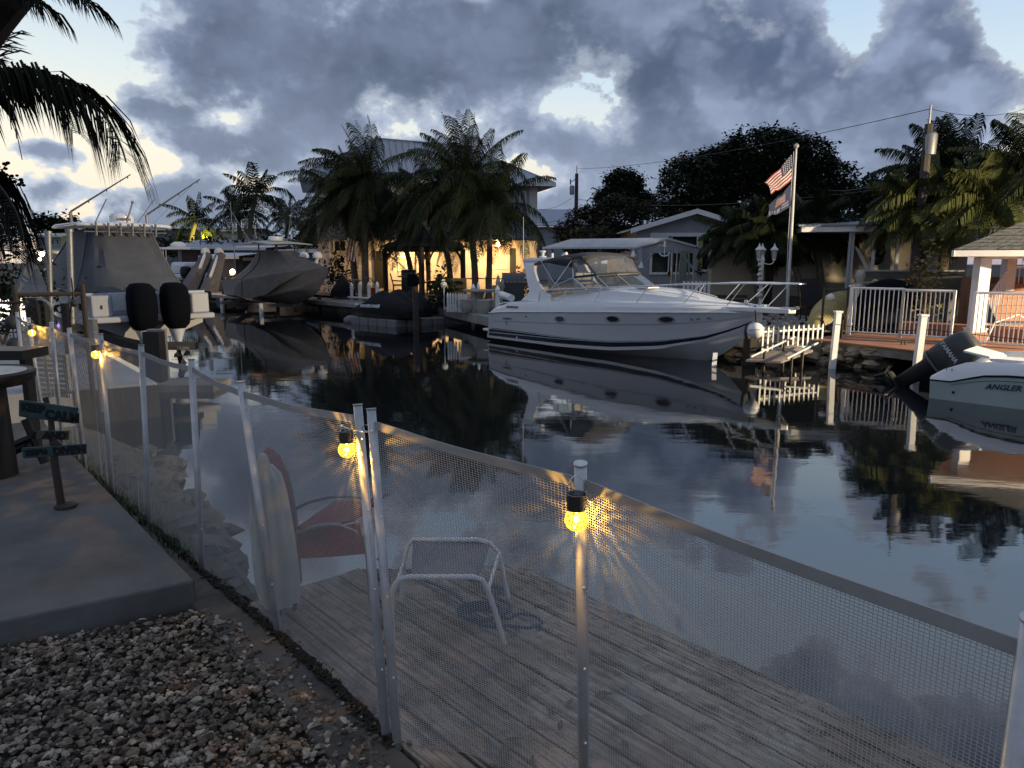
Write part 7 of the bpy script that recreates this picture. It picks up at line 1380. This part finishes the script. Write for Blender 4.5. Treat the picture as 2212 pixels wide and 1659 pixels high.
# ------------------------------------------------------------------ big covered boat on its lift
B1 = T('covered_boat', 'large white outboard boat on a lift under a grey tent cover with radar dome', 'boat', (-7.96, 15.6, .60), local=True, rz=math.atan2(.731, -.682))
h1 = Hull(8.2, 1.22, 3.0, 2.3, [(0, -.62), (5, -.55), (7, -.1), (8.2, .8)], [(0, -.22), (4, -.15), (6.5, .3), (8.2, .85)], [(0, .50), (3, .56), (8.2, .95)], .93, rake=.0)
gw_ = mat('hull_white_aft', (.42, .44, .47), .28, var=.1, vscale=1.5)
h1.build('hull', gw_, B1, linsp(0, 8.2, 26))
m = MB(); m.box(-.55, -1.22, -.10, 0, 1.22, .02); m.box(-.35, -1.18, .02, 0, -.80, .46); m.box(-.35, .80, .02, 0, 1.18, .46); m.box(-.06, -.8, .02, 0.0, .8, .50); m.build('transom_platform', gw_, B1, bevel=.05)
m = MB(); m.box(-.075, .15, .12, -.062, .72, .45); tdoor = m.build('transom_door', gelg, B1, bevel=.004); m = MB(); m.tube([(-.09, .12, .5), (-.1, .13, .1)], .012, 5); m.build('strap', vinyl, B1)
for yy in (.05, .18): m = MB(); m.ball((-.07, yy, .16), .022, 8); m.build('fitting', blk, B1)
m = MB(); m.box(-.36, .98, .18, -.352, 1.02, .26); m.build('latch', blk, B1)
# hard top
m = MB(); m.loft([[(x, y, z + .03 * (1 - (y / 1.1) ** 2)) for y in linsp(-.98, .98, 8)] for x, z in ((1.15, 1.93), (1.3, 1.97), (3.2, 1.99), (3.6, 1.95))]); m.build('hard_top', gel, B1, smooth=40, solid=.05)
m = MB(); m.loft([[(2.0 + dx, -.15 + dy, 2.03 + h) for dx, dy in [(math.cos(a) * r, math.sin(a) * r) for a in [6.2832 * i / 20 for i in range(20)]]] for r, h in ((.24, 0), (.27, .03), (.27, .17), (.22, .22), (.05, .235))], closed=True, caps=True); rd = m.build('radar_dome', gel, B1, smooth=40)
text('GARMIN', .085, mat('dark_letters', (.05, .055, .07), .5), rd, (1.725, .05, 2.09), (0, -1, 0), (0, 0, 1), bold=.003)
for i in range(6): y = .62 - i * .245; m = MB(); m.tube([(1.1, y, 1.72), (1.05, y, 2.0)], .026, 8); m.build('rod_holder', galv, B1)
m = MB(); m.tube([(1.12, .85, 1.92), (1.12, -.85, 1.92)], .018, 6); m.tube([(1.10, .85, 1.80), (1.10, -.85, 1.80)], .015, 6); m.build('rod_rail', galv, B1)
def outr(y, tip, lab='outrigger'):
    m = MB(); p0 = Vector((1.7, y, 1.98)); p1 = p0 + Vector((0, 0, .26)); m.tube([p0, p1], .035, 6); tl_ = Vector(tip); m.tube([p1, tl_], [.024, .012], 6)
    for f in (.3, .6, .95): q = p1.lerp(tl_, f); m.tube([q, q + Vector((0, 0, -.05))], .012, 4)
    m.build(lab, mat('outrigger', (.18, .16, .18), .4, .5), B1)
inv = Matrix.Rotation(-B1.rotation_euler.z, 4, 'Z')
def loc1(px, py, y): return inv @ (V(px, py, y) - Vector(B1.location))
outr(.95, loc1(282, 377, 16.5)); outr(-.62, loc1(432, 387, 17.5))
for a_, b_, r in (((203, 486, 16.6), (230, 430, 16.6), .014), ((272, 487, 17), (286, 438, 17), .018), ((292, 489, 17.2), (334, 430, 17.2), .010), ((330, 484, 17.5), (420, 395, 17.5), .004)): m = MB(); m.tube([loc1(*a_), loc1(*b_)], r, 5); m.build('antenna', galv, B1)
m = MB(); m.ball(loc1(286, 437, 17), .035, 10); m.build('antenna_ball', galv, B1)
# tent cover
cvm = mat('tent_cover', (.088, .093, .105), .85, var=.3, vscale=2.5, bump=.25, bscale=60); cvl = mat('tent_cover_light', (.16, .165, .175), .85, var=.25, vscale=2.5)
def ringpts(rect, z, r, n=40): x0, x1, w = rect; return None
out_ = []; 
def ell(x0, x1, w, zf, n=44, pw=.42):
    cx, rx = (x0 + x1) / 2, (x1 - x0) / 2; r_ = []
    for i in range(n): a = 6.2832 * i / n + .07; cx_, sy_ = math.copysign(abs(math.cos(a)) ** pw, math.cos(a)), math.copysign(abs(math.sin(a)) ** pw, math.sin(a)); r_.append(Vector((cx + rx * cx_, w * sy_, 0)))
    return r_
tr_, br_ = ell(1.35, 3.2, .72, 0), ell(-.02, 7.9, 1.22, 0, pw=.5)
rows = []
for j in range(9):
    f = j / 8; r_ = []
    for i, (a, bq) in enumerate(zip(tr_, br_)):
        b2 = Vector((bq.x, bq.y * min(1, h1.ys(max(0, min(8.1, bq.x))) / 1.22 + .03), interp(h1.zs, bq.x) + .02 - .10)); p = Vector((a.x, a.y, 1.88)).lerp(b2, f); sagk = math.sin(math.pi * f) * (.10 + .05 * math.cos(i * 2.1)); ctr = Vector((2.6, 0, p.z)); p = p + (ctr - p).normalized() * sagk * .9; r_.append(p)
    rows.append(r_)
m = MB(); m.loft(rows, closed=True); cvo = m.build('tent_cover', cvm, B1, smooth=35)
for i in (8, 14, 26, 34): m = MB(); m.tube([rows[j][i] * 1.0 + Vector((0, 0, .01)) for j in range(9)], .03, 5); m.build('seam', cvl, cvo)
# twin engines under black bags
for y in (.30, -.36):
    m = MB(); m.loft([[(-.62 + x + rx * math.copysign(abs(math.cos(a)) ** .75, math.cos(a)), y + ry * math.copysign(abs(math.sin(a)) ** .75, math.sin(a)), z) for a in [6.2832 * i / 18 for i in range(18)]] for x, rx, ry, z in ((.0, .20, .16, -.27), (.0, .29, .25, -.16), (.0, .32, .285, .1), (.0, .32, .285, .42), (.02, .29, .25, .60), (.04, .22, .18, .69), (.06, .1, .08, .71))], closed=True, caps=True); en = m.build('engine_cover', blkf, B1, smooth=45)
    m = MB(); m.loft([[(-.62 + x + rx * math.cos(a), y + ry * math.sin(a), z) for a in [6.2832 * i / 14 for i in range(14)]] for x, rx, ry, z in ((0, .19, .17, -.26), (0, .15, .12, -.42), (-.01, .11, .055, -.60))], closed=True, caps=True); m.build('engine_leg', gelg, B1, smooth=45)
    m = MB(); m.loft([[(-.64 + x + rx * math.cos(a), y + ry * math.sin(a), z) for a in [6.2832 * i / 12 for i in range(12)]] for x, rx, ry, z in ((0, .12, .05, -.58), (.02, .10, .035, -.80), (.0, .16, .05, -.88), (.0, .12, .03, -.96), (.05, .05, .012, -1.08))], closed=True, caps=True)
    gr = m.build('gearcase', blk, B1, smooth=45); m = MB()
    for k in range(3): a = k * 2.094 + .4; m.face([(-.80, y + .02 * math.cos(a), -.88 + .02 * math.sin(a)), (-.82, y + .17 * math.cos(a - .4), -.88 + .17 * math.sin(a - .4)), (-.86, y + .19 * math.cos(a), -.88 + .19 * math.sin(a)), (-.84, y + .16 * math.cos(a + .5), -.88 + .16 * math.sin(a + .5))])
    m.build('propeller', mat('prop_dark', (.05, .05, .055), .3, .7), gr, solid=.01)
# lift beams and posts
LF = T('boat_lift', 'dark boat lift beams and posts under the covered boat', 'boat lift', (-7.4, 14.0, WL))
for k, (a_, b_) in enumerate((((205, 712), (345, 762)), ((218, 735), (330, 790)))): m = MB(); A_, B_ = V(a_[0], a_[1], 14.8), V(b_[0], b_[1], 13.2); m.prism([A_, B_, B_ - UP * .18, A_ - UP * .18], (.08, .10, 0)); m.build('bunk_beam', blk, LF)
m = MB(); a = V(330, 716, 12.6); m.box(a.x - .14, a.y - .1, -1.0, a.x + .14, a.y + .14, a.z); m.build('post', blk, LF); m = MB(); m.box(a.x - .19, a.y + .14, -1.0, a.x + .1, a.y + .3, a.z + .02); m.build('post', galv, LF)
m = MB(); A_, B_ = V(345, 748, 12.9), V(421, 748, 13.3); m.prism([A_ - UP * .07, B_ - UP * .07, B_ + UP * .07, A_ + UP * .07], (0, .16, 0)); bm_ = m.build('cross_beam', blk, LF); text('13,000', .08, mat('plate_letters', (.16, .16, .17), .5), bm_, V(382, 755, 12.95) , (B_ - A_), (0, 0, 1))
m = MB(); A_ = V(196, 690, 13.6); m.box(A_.x - .08, A_.y - .08, -.6, A_.x + .08, A_.y + .08, A_.z); m.build('post', galv, LF)
m = MB(); c = V(385, 707, 16.5); m.mesh([V(345, 722, 16), V(398, 700, 17), V(420, 703, 17.3), V(365, 728, 16.2)], [(0, 1, 2, 3)]); m.build('bunk_board', blk, LF, solid=.03)
for px, py, r in ((235, 745, 8), (400, 745, 6)): pass
m = MB(); A_ = V(400, 776, 12.2); m.box(A_.x - .8, A_.y, WL - .1, A_.x + .45, A_.y + .8, WL + .12); tag(m.build('low_float', concd), 'low dark float on the water below the propellers', 'float')
# ------------------------------------------------------------------ covered brown boat across the canal
B2 = T('tarped_boat', 'centre console boat under a taupe cover with pale hard top, bow toward the palms', 'boat', NT(14.6, 34.9, .22), local=True, rz=math.atan2(-.731, .682)); B2.scale = (.88, .88, .88)
h2 = Hull(9.3, 1.45, 3.2, 2.2, [(0, -.45), (6, -.40), (8, .15), (9.3, 1.15)], [(0, -.05), (5, .0), (7.5, .45), (9.3, 1.2)], [(0, .75), (4, .85), (9.3, 1.45)], .9)
h2.build('hull', mat('hull_drab', (.16, .15, .145), .4, var=.2, vscale=1.5), B2, linsp(0, 9.3, 26)); h2.strip('strake', mat('strake', (.24, .23, .22), .4), B2, linsp(3, 9.0, 20), lambda x: .12, lambda x: .15)
tr2, br2 = ell(2.6, 5.4, .55, 0), ell(0, 9.2, 1.45, 0, pw=.62); rows = []; rg = random.Random(41)
for j in range(11):
    f = j / 8; r_ = []
    for i, (a, bq) in enumerate(zip(tr2, br2)):
        x = max(0, min(9.2, bq.x)); b2 = Vector((bq.x, bq.y * min(1, h2.ys(x) / 1.45 + .04), interp(h2.zs, x) + .03))
        if j <= 8: p = Vector((a.x, a.y, 2.28)).lerp(b2, f); p += (Vector((4.4, 0, p.z)) - p).normalized() * (math.sin(math.pi * f) * (.34 + .06 * math.cos(i * 2.3)))
        else: k = (j - 8) / 2; drop = interp([(0, .78), (3, .95), (5, 1.1), (6.5, .55), (8, .1), (9.3, .0)], x); p = Vector((b2.x, b2.y * 1.02, b2.z - drop * k)); q_ = h2.top(x, .5); 
        r_.append(p)
    rows.append(r_)
m = MB(); m.loft(rows, closed=True); tc_ = m.build('tarp', tan, B2, smooth=40)
for i in (10, 15, 31): m = MB(); m.tube([rows[j][i] for j in range(11)], .03, 4); m.build('strap', blc, tc_)
m = MB(); m.loft([[(x, y, z + .06 * (1 - (y / 1.2) ** 2)) for y in linsp(-1.2, 1.2, 6)] for x, z in ((2.1, 2.62), (3.8, 2.72), (5.6, 2.58))]); m.build('hard_top', mat('top_green_grey', (.32, .35, .34), .5), B2, smooth=40, solid=.07)
for x, y in ((3.0, -.5), (3.0, .5), (5.0, -.5), (5.0, .5)): m = MB(); m.tube([(x, y, 2.2), (x, y, 2.62)], .04, 6); m.build('top_leg', blk, B2)
m = MB(); m.lathe([(.34, 0), (.36, .04), (.36, .18), (.30, .22), (.05, .23)], (4.4, -.2, 2.78), 16); m.build('radar_dome', gel, B2, smooth=40)
for a_, b_ in (((3.0, -.9, 2.7), (2.0, -1.6, 4.6)), ((3.4, .9, 2.7), (1.6, 2.2, 4.9)), ((2.4, -.3, 2.7), (2.4, -.4, 3.5)), ((.8, -.9, .8), (.8, -.95, 4.9))): m = MB(); m.tube([a_, b_], [.03, .012], 5); m.build('outrigger', galv, B2)
for i, (px, y_) in enumerate(((657, 31.5), (686, 30.5))):
    lab = ['left', 'right'][i] + ' round headed white guide post by the bow of the taupe covered boat'; t = T('guide_post', lab, 'post', V(px, 600, y_), 'round headed guide posts'); tp = V(px, 552, y_); m = MB(); m.tube([V(px - 12, 598, y_), tp - UP * .1], .07, 6); m.build('post', trimw, t); m = MB(); m.lathe([(.05, -.12), (.20, -.1), (.22, 0), (.16, .12), (.02, .17)], tp, 12); m.build('cap', trimw, t, smooth=50); m = MB(); m.box(tp.x - .28, tp.y, tp.z - 1.0, tp.x + .18, tp.y + .3, tp.z - .25); m.build('motor_box', galv, t, bevel=.05)
t = T('boat_lift', 'lift pilings and beams under the taupe covered boat', 'boat lift', NT(14.6, 33, WL))
for n, tt, h_ in ((13.2, 34.6, .35), (13.2, 30.2, .3), (16, 34.6, .5), (16, 30.2, .5)): m = MB(); m.tube([NT(n, tt, -1), NT(n, tt, h_ - .35)], .09, 8); m.build('piling', dwood if n > 14 else trimw, t)
for tt in (34.4, 30.4): m = MB(); m.prism([NT(13.1, tt, -.12), NT(16, tt, -.12), NT(16, tt + .2, -.12), NT(13.1, tt + .2, -.12)], (0, 0, -.14)); m.build('beam', concd, t)
# ------------------------------------------------------------------ far end: white fishing boat, lift arms, dock lamp
t = T('fishing_boat', 'small white fishing boat with pale T-top far down the canal', 'boat', V(390, 600, 44)); y_ = 44
def far_box(px0, py0, px1, py1, y_, dep, mt, nm, par, **k): m = MB(); a, b2 = V(px0, py1, y_), V(px1, py0, y_); m.box(a.x, y_, a.z, b2.x, y_ + dep, b2.z); return m.build(nm, mt, par, **k)
far_box(340, 534, 411, 539, 44, 1.8, gel, 't_top', t, bevel=.03); far_box(368, 566, 402, 592, 43.5, 2, gel, 'console', t, bevel=.2); far_box(352, 592, 446, 606, 43.2, 5, gelg, 'hull', t, bevel=.25)
for px in (352, 358, 386, 390): m = MB(); m.tube([V(px, 538, 44.3), V(px + 3, 596, 44.3)], .04, 5); m.build('top_leg', galv, t)
for px in (391, 416): 
    m = MB(); c = V(px + 11, 588, 42.6); m.loft([[(c.x + r * math.cos(a), c.y + r * math.sin(a), c.z + z) for a in [6.2832 * i / 12 for i in range(12)]] for r, z in ((.22, -.38), (.32, -.2), (.34, .1), (.28, .3), (.1, .36))], closed=True, caps=True); m.build('engine', blk, t, smooth=45)
m = MB(); c = V(386, 533, 44.6); m.lathe([(.45, 0), (.47, .15), (.2, .3)], c, 14); m.build('radar_dome', gel, t, smooth=40)
for i, (a_, b_) in enumerate((((444, 545), (432, 578)), ((473, 545), (454, 598)))):
    lab = ['left', 'right'][i] + ' slanting white lift arm beside the dock lamp'; m = MB(); m.tube([V(a_[0], a_[1], 42), V(b_[0], b_[1], 40)], .09, 5); m.ball(V(a_[0], a_[1], 42), .28, 8); tag(m.build('lift_arm', trimw), lab, 'lift arm', 'slanting lift arms')
    m = MB(); m.tube([V(a_[0] + 4, a_[1] + 6, 42), V(b_[0] - 24 * (1 - i) - 6, 640, 40)], [.3, .55], 6); tag(m.build('draped_cover', canv), ['left', 'right'][i] + ' grey cover hanging under the slanting lift arm', 'cover', 'grey covers under the lift arms')
c = V(502, 587, 38); t = T('dock_lamp', 'small bright dock lamp between the far boats, reflected in the water', 'lamp', c - UP * 1.4); m = MB(); m.ball(c, .13, 12); m.build('bulb', mat('dock_bulb', (1, .8, .6), emit=(1, .60, .28), es=42), t); m = MB(); m.tube([c - UP * 1.6, c - UP * .18], .09, 6); m.tube([c - UP * .2, c - UP * .12], .16, 8); m.build('post', dwood, t); point_light('glow', c + Vector((0, -.25, 0)), 60, (1, .55, .22), .1, t)
m = MB(); a = V(482, 600, 37.5); m.tube([(a.x, a.y, -1), a], .12, 7); tag(m.build('dark_piling', dwood), 'dark piling left of the dock lamp', 'piling')
slab('far_left_dock', [V(455, 612, 37), V(522, 616, 36), V(530, 616, 40), V(455, 612, 42)], .05, .15, conc)
# ------------------------------------------------------------------ far houses and roofs on the left
def far_house(lab, px0, px1, py_eave, py_ridge, y_, wall, roof, dep=8, gable=False, wins=(), pk=None, name='far_house'):
    F = Face(V(px0, 565, y_), V(px1, 565, y_)); t = T(name, lab, 'house', F.p(F.L / 2, 0), 'low houses at the far end of the canal'); ze = F.uz(px0, py_eave)[1]; zr = V(px0, py_ridge, y_ + (dep / 2 if not gable else 0)).z
    m = MB(); m.prism([F.p(0, 0), F.p(F.L, 0), F.p(F.L, 0, -dep), F.p(0, 0, -dep)], (0, 0, ze)); m.build('wall', wall, t); m = MB(); o = .5
    if gable: u = F.uz(pk, 500)[0]; m.prism([F.p(-o, ze, o), F.p(F.L + o, ze, o), F.p(u, zr, o)], F.n * -dep)
    else: m.prism([F.p(-o, ze, o), F.p(-o + .6, zr, -dep / 2), F.p(-o, ze, -dep)], F.d * (F.L + 2 * o))
    m.build('roof', roof, t); m = MB(); F.slab(m, -o, F.L + o, ze - .18, ze + .02, o, o + .05); m.build('fascia', trimw, t)
    for a_, b_, c_, d_ in wins: a, z1 = F.uz(a_, b_); b2, z0 = F.uz(c_, d_); F.window(t, a, b2, z0, z1, trimw, dkgl, .05, 0)
    return t
pale = mat('pale_blue_roof', (.27, .31, .37), .5, .3, var=.2, vscale=1); cream = mat('cream_wall', (.36, .33, .31), .85, var=.2)
far_house('long low house with pale blue metal roof, dark red walls', 384, 500, 533, 518, 58, brownw, pale)
far_house('low house with wide pale gable roof right of the red walled one', 520, 674, 531, 516, 54, bluew, pale, 10, True, pk=622)
far_house('small cream house with two windows under the distant palms', 506, 566, 535, 531, 50, cream, trimw, 6, wins=((516, 542, 523, 550), (545, 542, 552, 551)))
far_house('blue walled shed with flat roof behind the taupe covered boat', 478, 584, 557, 556, 46, bluew, mat('dark_roof', (.08, .09, .10), .7), 5)
far_house('blue walled house with white fascia right behind the hard top', 618, 683, 540, 537, 45, bluew, trimw, 5)
far_house('small shed with bright metal roof left of the dock lamp', 455, 506, 553, 546, 44, mat('shed_wall', (.10, .10, .11), .8), mat('shed_roof', (.42, .45, .50), .4, .3), 4)
far_house('grey flat roofed building behind the yellow lit palm', 441, 528, 497, 493, 95, greyw, mat('flat_roof', (.12, .13, .14), .7), 12, wins=((508, 499, 520, 509), (530 - 8, 499, 527, 509)))
far_house('grey boxy building left of the distant palms', 330, 371, 495, 493, 100, mat('bldg_grey', (.14, .15, .16), .8), mat('flat_roof', (.12, .13, .14), .7), 10)
far_house('cream two storey house with balcony at far left', 82, 136, 508, 503, 60, mat('cream_far', (.33, .33, .28), .85), trimw, 8, wins=((112, 517, 118, 528), (122, 517, 128, 528)))
far_house('grey clapboard building left of the covered boat hard top', 150, 190, 505, 497, 55, greyw, mat('dark_roof', (.08, .09, .10), .7), 8)
far_house('dark low house at far left with glowing windows', 60, 200, 542, 536, 52, mat('dark_wall', (.04, .042, .045), .8), mat('dark_roof', (.08, .09, .10), .7), 8)
for i, (px, py, r, col, es, lab) in enumerate(((90, 549, .17, (1, .85, .55), 14, 'warm square light in the far left dark house'), (86, 560, .12, (1, .6, .3), 6, 'small orange light below the square one at far left'), (126, 554, .12, (1, .85, .4), 10, 'small yellow light right of the far left lights'), (111, 563, .10, (.25, .2, 1), 3, 'small violet light at far left'))):
    m = MB(); m.ball(V(px, py, 51.4), r, 8); tag(m.build('window_light', mat('far_light_%s' % 'abcd'[i], col, emit=col, es=es)), lab, 'light')
c = V(448, 508, 74); point_light('uplight', c + Vector((0, -.6, -1.2)), 900, (1, .85, .15), .1); t = T('palm_uplight', 'yellow uplight at the trunk of the left distant palm', 'lamp', c - UP * 1.5); bpy.data.objects['uplight'].parent = t; bpy.data.objects['uplight'].location = Vector((0, -.6, .3)); m = MB(); m.tube([V(441, 501, 74.2), V(446, 508, 74), V(449, 513, 74), V(455, 519, 74)], [.35, .5, .45, .3], 8); m.build('glowing_trunk', mat('glowing_trunk', (.35, .36, .05), .8, var=.6, vscale=2, bump=.5, emit=(.5, .5, .03), es=.5), t); m = MB(); m.box(c.x - .1, c.y - .7, c.z - 1.6, c.x + .1, c.y - .5, c.z - 1.3); m.build('housing', blk, t)  # trunk piece glows by itself, the yellow uplight put into its material
t = T('canal_boat', 'white boats moored at far left behind the palm leaves', 'boat', V(90, 600, 30)); far_box(75, 588, 130, 600, 30, 3, gel, 'hull', t, bevel=.3); far_box(92, 577, 112, 589, 30.4, 1.5, gelg, 'cabin', t, bevel=.2)
t = T('grey_tarp', 'grey tarped boat bow at far left below the palm leaves', 'boat', V(70, 620, 13)); m = MB(); m.mesh([V(35, 640, 12.6), V(105, 640, 12.6), V(82, 575, 14.5), V(60, 560, 14.5), V(20, 640, 15), V(110, 640, 15.5)], [(0, 1, 2, 3), (0, 3, 4), (1, 5, 2), (4, 3, 2, 5)]); m.build('tarp', canv, t)
# ------------------------------------------------------------------ near palm whose fronds hang into the frame
t = T('palm_tree', 'near coconut palm with black arching fronds at the top left corner', 'palm tree', (-6.3, 3.6, -.03)); cb_ = Vector((-5.0, 4.6, 3.55))
m = MB(); m.tube(bez([(-6.3, 3.6, -.03), (-6.0, 3.8, 1.8), cb_], 12), [.2, .17, .16, .15, .15, .14, .14, .14, .14, .14, .14, .14, .13], 10); m.build('trunk', trunkm, t, smooth=60)
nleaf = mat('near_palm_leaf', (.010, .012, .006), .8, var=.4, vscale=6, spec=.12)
def near_frond(path, y0, y1, nl, ll, seed, hang, lw=.020, tip=.5, up_side=.5, flip=1):
    """rachis through picture points at depths y0..y1"""
    rg = random.Random(seed); P = [V(px, py, y0 + (y1 - y0) * i / (len(path) - 1)) for i, (px, py) in enumerate(path)]; sm = []
    for i in range(len(P) - 1):
        p0, p1, p2, p3 = P[max(0, i - 1)], P[i], P[i + 1], P[min(len(P) - 1, i + 2)]
        for k in range(6): u = k / 6; sm.append(.5 * ((2 * p1) + (p2 - p0) * u + (2 * p0 - 5 * p1 + 4 * p2 - p3) * u * u + (3 * p1 - p0 - 3 * p2 + p3) * u ** 3))
    sm.append(P[-1]); n = len(sm) - 1; m = MB(); m.slot(1).tube(sm, [.018 * (1 - .8 * i / n) for i in range(n + 1)], 5, cap=False); m.slot(0)
    for k in range(nl):
        f = k / nl; x = f * n; i = min(n - 1, int(x)); q = sm[i].lerp(sm[i + 1], x - i); d = (sm[i + 1] - sm[i]).normalized(); side = Vector((0, -1, 0)); side = (side - d * side.dot(d)).normalized(); nrm = d.cross(side).normalized(); nrm = nrm if nrm.z > 0 else -nrm
        for sg_ in (-1, 1):
            l = ll * rg.uniform(.75, 1.12) * (1 - .35 * f); v = (side * sg_ * .8 + d * .75 + nrm * (up_side * rg.uniform(.0, .8))).normalized(); v2 = (v * (1 - hang) + d * .3 + Vector((0, 0, -1)) * hang).normalized(); v3 = (v2 * .5 + Vector((0, 0, -1)) * (hang + .25) + Vector((.1, 0, 0))).normalized()
            a = q + v * l * .3; b2 = a + v2 * l * .38; c2 = b2 + v3 * l * .32; w = (d * .75 + UP * .25) * lw * .5; n0 = len(m.v); m.v += [tuple(z) for z in (q - w * .6, q + w * .6, a + w, a - w, b2 + w * .8, b2 - w * .8, c2)]; m.f += [(n0, n0 + 1, n0 + 2, n0 + 3), (n0 + 3, n0 + 2, n0 + 4, n0 + 5), (n0 + 5, n0 + 4, n0 + 6)]; m.m += [0, 0, 0]
    return m.build('frond', [nleaf, dwood], t)
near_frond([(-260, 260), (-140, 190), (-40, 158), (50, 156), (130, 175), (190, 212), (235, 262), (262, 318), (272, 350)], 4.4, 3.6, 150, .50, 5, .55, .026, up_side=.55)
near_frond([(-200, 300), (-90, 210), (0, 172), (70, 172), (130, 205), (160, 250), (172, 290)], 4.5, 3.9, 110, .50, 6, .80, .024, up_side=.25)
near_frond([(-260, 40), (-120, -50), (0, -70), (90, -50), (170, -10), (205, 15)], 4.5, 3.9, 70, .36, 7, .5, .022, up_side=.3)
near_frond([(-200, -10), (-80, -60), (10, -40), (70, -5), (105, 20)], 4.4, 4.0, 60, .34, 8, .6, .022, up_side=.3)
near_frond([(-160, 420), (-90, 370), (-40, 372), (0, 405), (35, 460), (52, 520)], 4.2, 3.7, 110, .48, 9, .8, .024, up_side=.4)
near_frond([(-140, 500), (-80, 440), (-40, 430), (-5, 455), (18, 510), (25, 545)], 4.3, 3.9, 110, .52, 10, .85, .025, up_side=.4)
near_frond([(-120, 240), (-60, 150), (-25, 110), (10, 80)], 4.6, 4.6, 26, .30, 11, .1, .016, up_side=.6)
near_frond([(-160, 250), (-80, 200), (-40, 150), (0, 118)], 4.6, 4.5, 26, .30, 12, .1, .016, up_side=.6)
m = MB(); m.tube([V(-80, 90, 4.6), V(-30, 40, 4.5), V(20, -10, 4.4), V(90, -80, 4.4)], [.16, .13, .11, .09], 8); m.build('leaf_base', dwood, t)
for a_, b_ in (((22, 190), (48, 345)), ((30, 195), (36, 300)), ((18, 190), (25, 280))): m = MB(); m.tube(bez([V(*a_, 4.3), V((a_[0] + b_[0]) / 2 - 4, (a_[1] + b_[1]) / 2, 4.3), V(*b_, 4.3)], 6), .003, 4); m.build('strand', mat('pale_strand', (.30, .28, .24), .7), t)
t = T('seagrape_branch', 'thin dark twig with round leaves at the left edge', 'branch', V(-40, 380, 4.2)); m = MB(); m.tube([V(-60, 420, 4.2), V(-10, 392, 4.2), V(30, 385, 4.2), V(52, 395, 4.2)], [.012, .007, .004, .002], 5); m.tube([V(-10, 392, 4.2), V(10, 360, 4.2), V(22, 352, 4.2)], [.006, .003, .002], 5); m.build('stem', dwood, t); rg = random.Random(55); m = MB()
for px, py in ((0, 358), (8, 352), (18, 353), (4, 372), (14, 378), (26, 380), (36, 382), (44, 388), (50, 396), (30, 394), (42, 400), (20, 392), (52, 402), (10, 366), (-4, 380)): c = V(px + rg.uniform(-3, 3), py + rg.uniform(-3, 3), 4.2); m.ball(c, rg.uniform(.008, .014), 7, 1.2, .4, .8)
m.build('leaves', nleaf, t)
